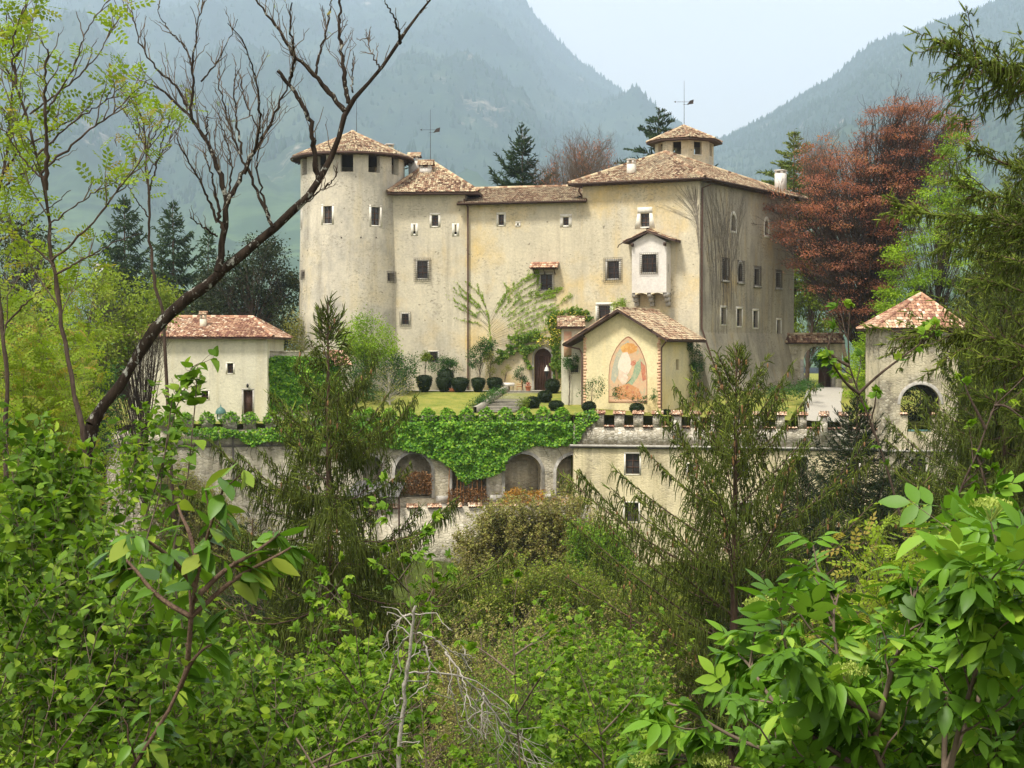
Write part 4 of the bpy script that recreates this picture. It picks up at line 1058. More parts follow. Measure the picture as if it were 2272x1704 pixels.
mb = MB(); mbox(mb, PH, dr['u0'], dr['u1'], dr['v0'], dr['v1'], .25, .3); d = mb.build('door', M['door'], t)
mb = MB(); mbox(mb, PH, dr['u0'] - .14, dr['u0'], dr['v0'], dr['v1'], -.02, .02); mbox(mb, PH, dr['u1'], dr['u1'] + .14, dr['v0'], dr['v1'], -.02, .02); mbox(mb, PH, dr['u0'] - .14, dr['u1'] + .14, dr['v1'] + .001, dr['v1'] + .14, -.02, .02); mb.build('door_frame', M['ledge'], d)
mb = MB(); c0 = np.array(PH((dr['u0'] + dr['u1']) / 2, dr['v1'] + .35, -.2)); mb.lathe(c0, [(0, .2), (.12, .12), (.08, -.12), (0, -.15)], 8); mb.tube([c0 + (0, .2, .15), c0 + (0, 0, .22)], .02, 4); mb.build('wall_lamp', M['black_metal'], t)
E = [np.array(p) for p in ((xl - .5, 123.4, 1.26), (xr + .62, 123.4, 1.24), (xr + .62, 133.6, 1.26), (xl - .5, 133.6, 1.26))]; ra, rb = np.array((-30.2, 128.5, 3.08)), np.array((-23.2, 128.5, 3.05))
mb = MB(); tile_face(mb, [E[0], E[1], rb, ra], .26, .36); tile_face(mb, [E[1], E[2], rb], .26, .36); tile_face(mb, [E[2], E[3], ra, rb], .26, .36); tile_face(mb, [E[3], E[0], ra], .26, .36)
for a, b in ((E[0], ra), (E[3], ra), (E[1], rb), (E[2], rb), (ra, rb)): ridge_tiles(mb, a + (0, 0, .05), b + (0, 0, .05), .15)
rf = mb.build('roof', M['tile_red'], t); mb = MB(); eave_board(mb, E, .14); mb.build('eaves', M['wood'], rf)
chimney(t, at(451, 727, 126.2) - (0, 0, .2), .5, .5, .95, 0, 'plaster_house', 'gable', .38)

# ------------------------------------------------------------------ crenellated building on the right
t = thing('crenellated_building', 'yellowish stone building with tile capped battlements below the chapel', 'battlement building', (17, 121, -18))
PK = Plane((5.3, 123.2), (30.4, 118.5)); vL = PK.pix(1275, 990)[1]; vC = -6.45; vM = -5.35
ops = [PK.op(1388, 1007, 1419, 1052), PK.op(1386, 1116, 1417, 1158), PK.op(1526, 1030, 1539, 1054), PK.op(1755, 1014, 1789, 1042), PK.op(1626, 1028, 1660, 1060), PK.op(1640, 1116, 1668, 1160), PK.op(1880, 1020, 1906, 1062)]
mb = MB(); panel(mb, PK, 0, PK.L, -20, vL, ops, .4); panel(mb, Plane((5.3, 125.5), (5.3, 123.2)), 0, 2.3, -20, vL); mb.build('wall', M['stone_yellow'], t)
for o in ops: window(t, PK, o, .13, None, True, (1, 2))
mb = MB(); mbox(mb, PK, -.3, PK.L, vL - .02, vL + .16, -.28, .1); mb.build('ledge', M['ledge'], t)
mb = MB(); mbox(mb, PK, -.32, PK.L, vL - .14, vL - .03, -.2, .02); mb.build('gutter', M['dark_ledge'], t)
mb = MB(); mbox(mb, PK, .0, PK.L, vL + .16, vC, .02, .62); mb.build('parapet', M['stone_rough'], t)
def cap(mb, pl, u0, u1, v, d0, d1, h=.24):
    dm = (d0 + d1) / 2
    tile_face(mb, [pl(u0, v, d0), pl(u1, v, d0), pl(u1, v + h, dm), pl(u0, v + h, dm)], .2, .3, .08, tone=.2); tile_face(mb, [pl(u1, v, d1), pl(u0, v, d1), pl(u0, v + h, dm), pl(u1, v + h, dm)], .2, .3, .08)
    mb.add([pl(u0, v - .02, d0), pl(u1, v - .02, d0), pl(u1, v - .02, d1), pl(u0, v - .02, d1)], [(0, 1, 2, 3)])
    for u in (u0 + .04, u1 - .04): mb.add([pl(u, v - .02, d0 + .05), pl(u, v - .02, d1 - .05), pl(u, v + h - .02, dm)], [(0, 1, 2)])
mer = [(1320, 1339, 0), (1363, 1384, 0), (1405, 1426, 0), (1448, 1469, 0), (1490, 1513, 1), (1532, 1553, 0), (1577, 1597, 1), (1622, 1641, 0), (1672, 1692, 0), (1721, 1741, 0), (1770, 1790, 0), (1819, 1837, 1), (1864, 1884, 0), (1908, 1928, 0)]
edges = [0.0]
for a, b, box in mer:
    u0, u1 = PK.pix(a, 930)[0], PK.pix(b, 930)[0]; edges += [u0, u1]
    mb = MB()
    if box: mbox(mb, PK, u0 + .05, u1 - .05, vC - .75, vM, -.55, .6); mbox(mb, PK, u0 + .1, u1 - .1, vC - .95, vC - .752, -.3, .01)
    else: mbox(mb, PK, u0, u1, vC, vM, .03, .6)
    m = mb.build('merlon', M['stone_rough'], t)
    mb = MB(); cap(mb, PK, u0 - .1, u1 + .1, vM + .01, -.75 if box else -.12, .72, .3 if box else .22); mb.build('tile_cap', M['tile_red'], m)
edges.append(PK.L)
for u0, u1 in zip(edges[0::2], edges[1::2]):
    if u1 - u0 > .2 and u0 > .1:
        mb = MB(); cap(mb, PK, u0 + .02, u1 - .02, vC + .01, -.08, .7, .16); mb.build('tile_cap', M['tile_red'], t)
mb = MB(); pts = [PK(u, v) for u, v in ((0.02, vC), (edges[1] - .02, vC), (edges[1] - .02, vM), (edges[1] - .35, vM + .05), (.02, vC + .25))]
pb_ = [PK(u, v, .6) for u, v in ((0.02, vC), (edges[1] - .02, vC), (edges[1] - .02, vM), (edges[1] - .35, vM + .05), (.02, vC + .25))]
mb.poly3(pts); mb.poly3(pb_); mb.add(pts + pb_, [(i, (i + 1) % 5, 5 + (i + 1) % 5, 5 + i) for i in range(5)]); mb.build('stub_wall', M['stone_rough'], t)

# gate tower at the far right
t = thing('gate_tower', 'square stone tower with pyramid tiled roof and big arched opening, right', 'tower', (33.3, 120, -18))
PG = Plane((at(1953, 800, 117.5)[0], 117.5), (at(2125, 800, 117.5)[0], 117.3))
ao = PG.op(1998, 853, 2086.5, 921, arch=True, depth=.55); lo = PG.op(2014, 921, 2068, 958, depth=.55); lo['v1'] = ao['v0']; lw = [PG.op(2022, 1018, 2054, 1060), PG.op(2026, 1110, 2052, 1150)]
vT = PG.pix(2040, 727)[1]; dT = 5.6; vG = PG.pix(2040, 1000)[1]
mb = MB(); panel(mb, PG, 0, PG.L, -20, vT, [ao, lo] + lw, .5)
A2, B2 = PG(0, 0, dT)[:2], PG(PG.L, 0, dT)[:2]; bo = dict(ao); bo['v0'] = lo['v0']
panel(mb, lambda u, v, d=0.0: PG(u, v, dT - d), 0, PG.L, -20, vT, [bo]); panel(mb, PG, 0, PG.L, vG, vT, [ao, lo], d=.55, reveal=False)
panel(mb, Plane(A2, PG.A), 0, dT, -20, vT); panel(mb, Plane(PG.B, B2), 0, dT, -20, vT)
mb.add([PG(0, lo['v0'] - .3, 0), PG(PG.L, lo['v0'] - .3, 0), PG(PG.L, lo['v0'] - .3, dT), PG(0, lo['v0'] - .3, dT)], [(0, 1, 2, 3)])
mb.build('wall', M['stone_gate'], t)
for o in lw: window(t, PG, o, .12)
mb = MB(); mbox(mb, PG, -.2, PG.L + .2, vG - .1, vG + .08, -.3, .02); mb.build('ledge', M['ledge'], t)
mb = MB(); pts = arc_pts(ao)
for p, q in zip(pts[:-1], pts[1:]):
    um = (ao['u0'] + ao['u1']) / 2; vs = pts[0][1]; f = 1.16
    a, b = (um + (p[0] - um) * f, vs + (p[1] - vs) * f), (um + (q[0] - um) * f, vs + (q[1] - vs) * f)
    mb.add([PG(*p, -.03), PG(*q, -.03), PG(*b, -.03), PG(*a, -.03), PG(*b, .01), PG(*a, .01)], [(0, 1, 2, 3), (3, 2, 4, 5)])
mb.build('arch_ring', M['ledge'], t)
mb = MB(); cap(mb, PG, ao['u0'] - .0, lo['u0'], ao['v0'] + .02, -.1, .65, .2); cap(mb, PG, lo['u1'], ao['u1'], ao['v0'] + .02, -.1, .65, .2); mb.build('tile_cap', M['tile_red'], t)
mb = MB(); mbox(mb, PG, lo['u0'] + .02, lo['u1'] - .02, lo['v0'], lo['v0'] + .16, .05, .5); mb.build('opening_sill', M['green_metal'], t)
Eg = [np.array((*p, vT - .05)) for p in inset_poly([PG.A, PG.B, B2, A2], .62)]; ap = at(2043.5, 653, 120.2)
mb = MB()
for i in range(4): tile_face(mb, [Eg[i], Eg[(i + 1) % 4], ap], .25, .36); ridge_tiles(mb, Eg[i] + (0, 0, .05), ap + (0, 0, .05), .14)
rf = mb.build('roof', M['tile_red'], t); mb = MB(); eave_board(mb, Eg, .13); mb.build('eaves', M['wood'], rf)

# gateway behind the driveway
t = thing('gateway', 'low stone gateway with tiled top at the end of the driveway', 'gateway', (30.5, 152, -4))
PW = Plane((at(1738, 800, 151)[0], 151), (at(1868, 800, 151)[0], 151.0)); ao = PW.op(1783, 768, 1846, 866, arch=True, depth=.8)
vt = PW.pix(1800, 763)[1]; mb = MB(); panel(mb, PW, -1.5, PW.L, -6, vt, [ao], .8); panel(mb, PW, -1.5, PW.L, -6, vt, [dict(ao)], d=.8, reveal=False); panel(mb, Plane(PW.B, PW(PW.L, 0, .8)[:2]), 0, .8, -6, vt); mb.build('wall', M['stone'], t)
mb = MB(); mbox(mb, PW, -1.7, PW.L + .2, vt, vt + .08, -.55, 1.35); ea = mb.build('eaves', M['wood'], t)
mb = MB(); tile_face(mb, [PW(-1.7, vt + .1, -.6), PW(PW.L + .2, vt + .1, -.6), PW(PW.L + .2, vt + .95, .4), PW(-1.7, vt + .95, .4)], tone=-.25); tile_face(mb, [PW(PW.L + .2, vt + .1, 1.4), PW(-1.7, vt + .1, 1.4), PW(-1.7, vt + .95, .4), PW(PW.L + .2, vt + .95, .4)]); ridge_tiles(mb, PW(-1.7, vt + 1, .4), PW(PW.L + .2, vt + 1, .4)); mb.build('roof', M['tile'], t)
mb = MB(); um = (ao['u0'] + ao['u1']) / 2; mbox(mb, PW, um + .2, ao['u1'] - .02, ao['v0'], ao['v1'] - 1.1, .5, .6); mb.build('gate_leaf', M['door'], t)
mb = MB()
for u in (ao['u0'] - .35, ao['u1']): mbox(mb, PW, u, u + .35, ao['v0'] - .5, ao['v1'] - 1.4, -.06, .02)
mb.build('pillar', M['ledge'], t)

# ------------------------------------------------------------------ terrace walls below the lawn
t = thing('arcade_wall', 'stone terrace wall with blind arches under thick green ivy', 'wall', (-4, 123, -14))
PV = Plane((at(800, 800, 121.4)[0], 121.4), (5.42, 124.2)); vS = -12.5
ar = [PV.op(1120, 1007, 1201.6, 1100, arch=True, depth=1.8), PV.op(1234, 1009, 1316, 1100, arch=True, depth=1.8), PV.op(1003, 1009, 1079, 1100, arch=True, depth=1.8), PV.op(876, 1007, 957.5, 1100, arch=True, depth=1.8), PV.op(804, 1012, 846, 1100, arch=True, depth=1.8)]
ar[1]['u1'] = min(ar[1]['u1'], PV.L + 1.5)
for o in ar: o['v0'] = vS
mb = MB(); panel(mb, PV, -.2, PV.L + 2, -20, -6.25, ar, 1.8); mb.build('wall', M['stone'], t)
for o in ar:
    mb = MB(); mbox(mb, PV, o['u0'], o['u1'], vS, o['v1'], 1.75, 1.8); nb = mb.build('niche', M['stone'], t)
    mb = MB(); pts = arc_pts(o); ring = [(o['u0'], vS)] + pts + [(o['u1'], vS)]; um = (o['u0'] + o['u1']) / 2; hw = (o['u1'] - o['u0']) / 2; vs = pts[0][1]
    op_ = lambda p: (um + (p[0] - um) * (1 + .26 / hw), p[1] if p[1] <= vs + 1e-6 else vs + (p[1] - vs) * (1 + .26 / hw))
    for p, q in zip(ring[:-1], ring[1:]):
        a, b = op_(p), op_(q); mb.add([PV(*p, -.06), PV(*q, -.06), PV(*b, -.06), PV(*a, -.06), PV(*b, .01), PV(*a, .01), PV(*p, .1), PV(*q, .1)], [(0, 1, 2, 3), (3, 2, 4, 5), (0, 1, 7, 6)])
    mb.build('arch_ring', M['ledge'], nb)
for px in (1100, 1218, 980, 861):
    u = PV.pix(px, 1080)[0]; mb = MB(); mbox(mb, PV, u - .52, u + .52, -12.9, -12.3, -.16, .02); mbox(mb, PV, u - .46, u + .46, -13.6, -12.902, -.1, .02); mb.build('impost', M['ledge'], t)
for u in np.arange(.2, PV.L, 1.66):
    mb = MB(); mbox(mb, PV, u, u + 1.1, -6.25, -5.4, .05, .6); mb.build('merlon', M['stone_rough'], t)
mb = MB(); mbox(mb, PV, -2, PV.L + 1, -20, -13.15, -1.6, .05); lp = mb.build('lower_wall', M['stone'], t)
mb = MB()
for u in np.arange(-1.5, PV.L, 1.75): cap(mb, PV, u, u + 1.2, -13.14, -1.7, -.9, .22)
mb.build('tile_cap', M['tile_red'], lp)

t = thing('terrace_wall', 'long grey rubble wall with ivy topped battlements in front of the house', 'wall', (-25, 119, -14))
PX = Plane((at(215, 800, 117)[0], 117), (at(806, 800, 121.3)[0], 121.3)); vl = PX.pix(500, 990)[1]
mb = MB(); panel(mb, PX, 0, PX.L, -20, vl); mbox(mb, PX, 0, PX.L, vl, -6.5, .05, .65); mb.build('wall', M['stone'], t)
mb = MB(); mbox(mb, PX, 0, PX.L, vl - .05, vl + .06, -.1, .04); mb.build('ledge', M['dark_ledge'], t)
mb = MB()
a = np.array(PX(PX.pix(517, 970)[0], -7.0, -.1)); mb.tube([a + (0, 0, .2), a - (0, 0, .3), a - (0, 0, 5)], .08, 6); mb.box(a + (-.15, -.05, .35), (.4, .3, .5)); mb.build('downpipe', M['dark_ledge'], t)
MX = [(345, 383), (392, 430), (443, 476), (491, 529), (537, 571), (586, 622), (634, 670), (684, 720), (732, 768), (780, 806)]
for a, b in MX:
    mb = MB(); mbox(mb, PX, PX.pix(a + 3, 930)[0], PX.pix(b - 3, 930)[0], -6.5, -5.25, .08, .6); mb.build('merlon', M['stone_rough'], t)
for px, w2 in ((415, 20), (553, 14)):
    o = PX.op(px, 1066, px + w2, 1092); mb = MB(); mbox(mb, PX, o['u0'], o['u1'], o['v0'], o['v1'], -.012, .02); mb.build('wall_slot', M['glass'], t)
t = thing('lean_to_roof', 'grey plank lean-to roof against the arcade wall', 'shed roof', at(830, 1085, 120) )
a, b, c2, d2 = at(758, 1104, 119.0), at(885, 1102, 119.6), at(900, 1070, 121.3), at(792, 1066, 121.0)
mb = MB()
for i in range(9):
    s0, s1 = i / 9, (i + .94) / 9; q = [a + (b - a) * s0, a + (b - a) * s1, d2 + (c2 - d2) * s1, d2 + (c2 - d2) * s0]; q = [x + (0, 0, .02 * (i % 2)) for x in q]
    mb.add(q + [x - (0, 0, .06) for x in q], [(0, 1, 2, 3), (7, 6, 5, 4), (0, 4, 5, 1), (1, 5, 6, 2), (2, 6, 7, 3), (3, 7, 4, 0)])
mb.build('planks', M['slate'], t); mb = MB()
for p in (a, (a + b) / 2, b): mb.tube([p - (0, -.2, .05), p - (0, -.2, 4.5)], .08, 5)
mb.build('post', M['wood'], t)

# ------------------------------------------------------------------ stairs and garden furniture
t = thing('garden_stairs', 'grey stone stairs climbing from the lawn edge to the arched door', 'stairs', (-1, 132, -5))
l0, r0, l1, r1 = at(1062, 921, 127.2), at(1142, 921, 127.2), at(1134, 867, 138.6), at(1205, 865, 138.8); ns = 15
for i in range(ns):
    f0, f1 = i / ns, (i + 1) / ns; a, b, c2, d2 = l0 + (l1 - l0) * f0, r0 + (r1 - r0) * f0, r0 + (r1 - r0) * f1, l0 + (l1 - l0) * f1
    z = tz(0, 127.2) + .05 + (tz(0, 139) + .02 - tz(0, 127.2)) * f1; mb = MB(); mb.prism([p[:2] for p in (a, b, c2, d2)], z - .5, z - .05); sp_ = mb.build('step', M['dark_ledge'], t); mb = MB(); n_ = (l1 - l0) / np.linalg.norm(l1 - l0) * .07; mb.prism([p[:2] for p in (a - n_, b - n_, c2, d2)], z - .048, z); mb.build('tread', M['step'], sp_)  # dark step body under a lighter tread: riser shade put into the colour
mb = MB(); off = np.array((-.28, 0, 0)); path = [l0 + (l1 - l0) * f + off for f in np.linspace(-.02, 1.0, 9)]
for p, q in zip(path[:-1], path[1:]):
    zp, zq = tz(0, p[1]) + .55, tz(0, q[1]) + .55; V = []
    for e, zz in ((p, zp), (q, zq)): V += [(e[0] - .16, e[1], zz - 1), (e[0] + .16, e[1], zz - 1), (e[0] + .16, e[1], zz), (e[0] - .16, e[1], zz)]
    mb.add(V, [(0, 1, 5, 4), (1, 2, 6, 5), (2, 3, 7, 6), (3, 0, 4, 7)])
V = V[:4] if False else V; mb.build('balustrade', M['step'], t)
g = lambda px, py, Y: np.array((at(px, py, Y)[0], Y, float(tz(at(px, py, Y)[0], Y)) + .06))
p = g(1213, 846, 138.5); t = thing('garden_lamp', 'black lamp post with white topped lantern before the castle door', 'lamp', p)
mb = MB(); mb.lathe(p, [(.14, 0), (.14, .12), (.05, .3), (.045, 1.35), (.07, 1.4)], 8); mb.build('post', M['black_metal'], t)
mb = MB(); mb.lathe(p, [(.12, 1.4), (.2, 1.9), (.2, 1.92)], 6); mb.build('lantern', M['black_metal'], t); mb = MB(); mb.lathe(p, [(.25, 1.92), (.17, 2.2), (.05, 2.36), (0.02, 2.5)], 6); mb.build('lamp_cap', M['white_metal'], t)
p = g(1127, 858, 138.4); t = thing('garden_table', 'small garden table under a white cloth beside the clipped shrubs', 'table', p)
mb = MB(); mb.box(p + (0, 0, .78), (1.25, .8, .05)); mb.box(p + (0, -.41, .62), (1.25, .02, .3)); mb.box(p + (.63, 0, .62), (.02, .8, .3)); mb.box(p + (-.63, 0, .62), (.02, .8, .3)); mb.build('tablecloth', M['cloth'], t)
for sx in (-1, 1):
    for sy in (-1, 1): mb = MB(); mb.box(p + (sx * .5, sy * .3, .37), (.05, .05, .74)); mb.build('leg', M['wood'], t)
p = g(1152, 862, 138.4); t = thing('garden_chair', 'wicker garden chair beside the white clothed table', 'chair', p)
mb = MB(); mb.box(p + (0, 0, .43), (.5, .5, .06)); mb.build('seat', M['straw'], t); mb = MB(); mb.box(p + (.26, 0, .75), (.05, .5, .6)); mb.build('backrest', M['straw'], t)
for sx in (-1, 1):
    for sy in (-1, 1): mb = MB(); mb.box(p + (sx * .21, sy * .21, .2), (.05, .05, .4)); mb.build('leg', M['straw'], t)
for sy in (-1, 1): mb = MB(); mb.box(p + (0, sy * .25, .65), (.5, .05, .05)); mb.build('armrest', M['straw'], t)
p = g(1172, 866, 138.2); t = thing('flower_pot', 'terracotta flower pot with red flowers by the castle door', 'flower pot', p)
mb = MB(); mb.lathe(p, [(.2, 0), (.27, .42), (.31, .42), (.31, .5), (.26, .5), (.2, .4)], 12); mb.build('pot', M['clay'], t)
p0 = p
p = g(1003, 868, 138.0); t2 = thing('planter_box', 'low terracotta planter between the clipped shrubs', 'planter', p); mb = MB(); mb.box(p + (0, 0, .13), (.5, .25, .26), 0, None, 1.1); mb.box(p + (0, 0, .285), (.6, .32, .05)); mb.build('planter', M['clay'], t2)
pg = at(490, 945, 121.8); pg[2] = -6.1; t2 = thing('garden_lantern', 'green domed lantern standing between the ivy battlements near the house', 'lantern', pg)
mb = MB(); mb.lathe(pg, [(.1, 0), (.1, .3), (.3, .34), (.3, .4)], 8); mb.build('base', M['green_metal'], t2); mb = MB(); mb.lathe(pg, [(.3, .4), (.32, .85)], 8); mb.build('pane', M['white_metal'], t2)
mb = MB(); mb.lathe(pg, [(.46, .84), (.46, .9), (.43, 1.08), (.32, 1.26), (.14, 1.38), (.06, 1.42), (.03, 1.6), (0.0, 1.72)], 16); mb.build('dome', M['green_metal'], t2)
mb = MB()
for a in np.arange(8) * math.pi / 4: mb.tube([pg + (.31 * math.cos(a), .31 * math.sin(a), .4), pg + (.33 * math.cos(a), .33 * math.sin(a), .86)], .025, 4)
mb.build('frame', M['green_metal'], t2)
# ------------------------------------------------------------------ leaf materials
M['lf_horn'] = mk_leaf('bright_shrub_leaf', '#44621a', '#6a8a26', '#98ae3c')
M['lf_cherry'] = mk_leaf('cherry_leaf', '#3c5c18', '#638a28', '#889438', .3, .4)
M['lf_elder'] = mk_leaf('elder_leaf', '#45681a', '#6b9429', '#98b340', .3, .42)
M['lf_umbel'] = mk_leaf('elder_flower_bud', '#93a545', '#b0bb62', None, .3)
M['lf_locust'] = mk_leaf('young_locust_leaf', '#71842a', '#95ac38', '#a28c4a', .45)
M['lf_maple'] = mk_leaf('young_maple_leaf', '#4c6e18', '#779a28', '#9db03e', .4)
M['lf_mid'] = mk_leaf('woodland_leaf', '#56641c', '#889c30', '#98884c', .35)
M['lf_brown'] = mk_leaf('budding_thicket_leaf', '#857650', '#9a9f4c', '#a8946c', .3)
M['lf_ivy'] = mk_leaf('ivy_leaf', '#40701a', '#6c9c26', '#9aba3a', .25, .4)
M['lf_ivy_dark'] = mk_leaf('dark_ivy_leaf', '#2c4a1e', '#44692a', None, .25, .4)
M['lf_beech'] = mk_leaf('copper_beech_leaf', '#8c5448', '#b87860', '#c4926a', .45, .5, .25, .15)
M['lf_larch'] = mk_leaf('larch_needles', '#648418', '#92b024', '#b0c43c', .35, .6, .2, .15)
M['lf_yew'] = mk_leaf('yew_foliage', '#1c2612', '#2f3a1c', '#4a4a26', .15, .6, .2, .2)
M['lf_box'] = mk_leaf('clipped_box_foliage', '#1d2a14', '#2f3f1e', '#42522a', .15, .6, .2)
M['lf_climb'] = mk_leaf('climber_leaf', '#7a9a34', '#a2b950', None, .4)
M['lf_rose'] = mk_leaf('rose_leaf', '#4a6a20', '#76953a', '#a9b04c', .3)
M['lf_yellow'] = mk_leaf('yellow_blossom', '#c9b545', '#dccd62', None, .2)
M['lf_autumn'] = mk_leaf('golden_dry_leaf', '#a5742a', '#c79a44', '#8d5a2a', .25)
M['lf_litter'] = mk_leaf('brown_leaf_litter', '#6b4a30', '#8a6542', '#9c7a55', .15)
M['lf_spruce'] = mk_leaf('spruce_needles', '#434620', '#687a2e', '#9aa646', .2, .7, .08, .5)
M['lf_fir'] = mk_leaf('dark_fir_needles', '#1f2a14', '#364521', '#55602b', .15, .6, .25, .3)
M['lf_far'] = mk_leaf('dark_conifer_needles', '#25361f', '#3f5632', '#5c6f3e', .15, .6, .2, .15)
M['lf_cedar'] = mk_leaf('cedar_needles', '#566628', '#7f8c3a', '#9a9e4c', .15, .6, .2, .15)
M['lf_red'] = mk_leaf('red_flower', '#a03a2a', '#b8503a', None, .2)
M['cone'] = mk_plain('spruce_cone', '#7c5a3a', '#a07a50', 20, .8)

# ------------------------------------------------------------------ plant builders
NEEDLE_F = np.array([(0, 1, 2)])
def fronds(P, L, hang, dens, crest, hl, r, mb, width=.28, needles=6, nl=.05, tone=(.05, .5), nw=.12):
    """spruce sprays on branch lines P (N,k,3): hanging branchlets and a crest of short shoots"""
    K = P.shape[1]
    for mode, dn in (('hang', dens), ('crest', crest)):
        cnt = R.poisson(np.maximum(dn * L * np.clip(.22 + .22 * L, .2, 1.0), .01)); idx = np.repeat(np.arange(len(P)), cnt); m = len(idx)
        if m == 0: continue
        s = .06 + .94 * R.random(m)
        f = s * (K - 1); i = np.minimum(f.astype(int), K - 2); w = (f - i)[:, None]
        p = P[idx, i] * (1 - w) + P[idx, i + 1] * w; T = nrm(P[idx, i + 1] - P[idx, i])
        side = nrm(np.cross(T, np.array((0, 0, 1.)))); lat = (R.random(m) * 2 - 1); ww = np.minimum(width * L[idx] * (1.08 - s), .9) + .08 * hl
        a = p + side * (lat * ww)[:, None] + T * (np.abs(lat) * ww * .5)[:, None]; a[:, 2] -= .12 * np.abs(lat) * ww
        hg = hang[idx] if np.ndim(hang) else np.full(m, hang)
        if mode == 'hang':
            ln = hl * (.35 + .9 * R.random(m)) * (1.15 - .6 * s) * np.clip(.45 + .18 * L[idx], .3, 1.3); d0 = nrm(T * .6 + side * np.sign(lat)[:, None] * .5 + R.normal(0, .25, (m, 3)) + np.stack((0 * hg, 0 * hg, .5 - .7 * hg), 1))
            dnv = nrm(R.normal(0, .12, (m, 3)) + np.stack((0 * hg, 0 * hg, -hg), 1) + d0 * (1.05 - hg)[:, None])
        else:
            ln = hl * (.2 + .25 * R.random(m)); d0 = nrm(T + side * np.sign(lat)[:, None] * .7 + R.normal(0, .25, (m, 3)) + np.array((0, 0, .1))); dnv = nrm(d0 + np.array((0, 0, .05)))
        Q = np.stack((a, a + d0 * (ln * .28)[:, None], a + d0 * (ln * .4)[:, None] + dnv * (ln * .32)[:, None], a + d0 * (ln * .42)[:, None] + dnv * (ln * .75)[:, None]), 1)
        rr = r * (.7 + .6 * R.random(m))[:, None] * np.array([[.7, 1.0, .95, .35]])
        V, Fc = tubes(Q, rr, 3)
        rn = (tone[0] + (tone[1] - tone[0]) * R.random(m)) if mode == 'hang' else .5 + .5 * R.random(m)
        mb.add(V, Fc, np.repeat(rn, 12))
        if needles:
            j = np.repeat(np.arange(m), needles); q = R.random(len(j)) * 2.999; e = q.astype(int); fw = (q - e)[:, None]
            c0 = Q[j, e] * (1 - fw) + Q[j, e + 1] * fw; ax = nrm(Q[j, e + 1] - Q[j, e]); pr = nrm(np.cross(ax, R.normal(0, 1, (len(j), 3)))); o = nrm(pr + ax * .8)
            wd = np.cross(o, ax) * nl * nw; tip = c0 + o * (nl * (.6 + .8 * R.random(len(j))))[:, None]
            V = np.stack((c0 - wd, c0 + wd, tip), 1).reshape(-1, 3); Fc = np.arange(len(j))[:, None] * 3 + NEEDLE_F
            mb.add(V, Fc, np.repeat(np.clip(rn[j] + R.normal(0, .12, len(j)), 0, 1), 3))

def spruce(name, label, cat, top, base_z, Rmax, whorl=.45, per=5, dens=12, crest=8, hl=.6, r=.02, hang=1.0, e_top=50, e_bot=-12, mat='lf_spruce', bark='bark_red', cones=0, needles=5, nl=.05, zmin=None, shape=.85, width=.28, trunk_r=None, group=None, droop=.14, tone=(.05, .5), rag=.5, gk=1.25):
    top = np.array(top, float); H = top[2] - base_z; tr = trunk_r or H * .013
    t = thing(name, label, cat, (top[0], top[1], base_z), group)
    lean = R.normal(0, .006, 2)
    tp = np.stack([top - np.array((lean[0] * H * f, lean[1] * H * f, H * f)) for f in np.linspace(0, 1, 14)])
    mb = MB(); mb.tube(tp, np.linspace(.25 * tr * .3, tr, 14), 8); trunk = mb.build('trunk', M[bark], t, True)
    z = top[2] - .25 * whorl; B = []; LL = []; TT = []
    zend = base_z + .12 * H if zmin is None else zmin
    a0 = R.random() * 6
    while z > zend:
        tt = (top[2] - z) / H; n = per + R.integers(0, 2); a0 += .9
        for j in range(n):
            a = a0 + j * 2 * math.pi / n + R.normal(0, .2); zz = z + R.normal(0, .25 * whorl); tt = max(.005, (top[2] - zz) / H)
            ln = Rmax * min(1, tt * gk) ** shape * (1 - rag / 2 + rag * R.random()) + .12
            el = rad(e_top + (e_bot - e_top) * min(1, tt * 2.2) ** .7 + R.normal(0, 5)); s = np.linspace(0, 1, 8)
            h = ln * (math.sin(el) * s - droop * np.sin(math.pi * s) + droop * 1.1 * s ** 3); rr = ln * math.cos(el) * s
            bend = R.normal(0, .1) * s ** 2
            c0 = top - np.array((lean[0] * (top[2] - zz), lean[1] * (top[2] - zz), top[2] - zz))
            B.append(np.stack((c0[0] + rr * np.cos(a + bend), c0[1] + rr * np.sin(a + bend), c0[2] + h), 1)); LL.append(ln); TT.append(tt)
        z -= whorl * (.8 + .4 * R.random()) * (.55 + .45 * min(1, tt * 6))
    B, LL, TT = np.array(B), np.array(LL), np.array(TT)
    V, Fc = tubes(B, LL[:, None] * .0045 * np.linspace(1.2, .25, 8)[None] + .006, 4); mb = MB(); mb.add(V, Fc); mb.build('branches', M[bark], t)
    mb = MB(); hv = hang * np.clip((TT - .03) / .1, .05, 1)
    fronds(B, LL, hv, dens, crest, hl, r, mb, width, needles, nl, tone); mb.build('crown', M[mat], t)
    if cones:
        p, T = along(B[TT < .55], 2.0, .55, 1.0, cones); m = len(p); ln = .13 + .05 * R.random(m); e = p + R.normal(0, .1, (m, 3)); e[:, 2] -= .08
        Q = np.stack([e - np.array((0, 0, 1.)) * (ln * f)[:, None] for f in (0, .3, .7, 1)], 1); V, Fc = tubes(Q, np.tile([.012, .03, .026, .008], (m, 1)), 5)
        mb = MB(); mb.add(V, Fc); mb.build('cones', M['cone'], t, True, 'stuff')
    return t

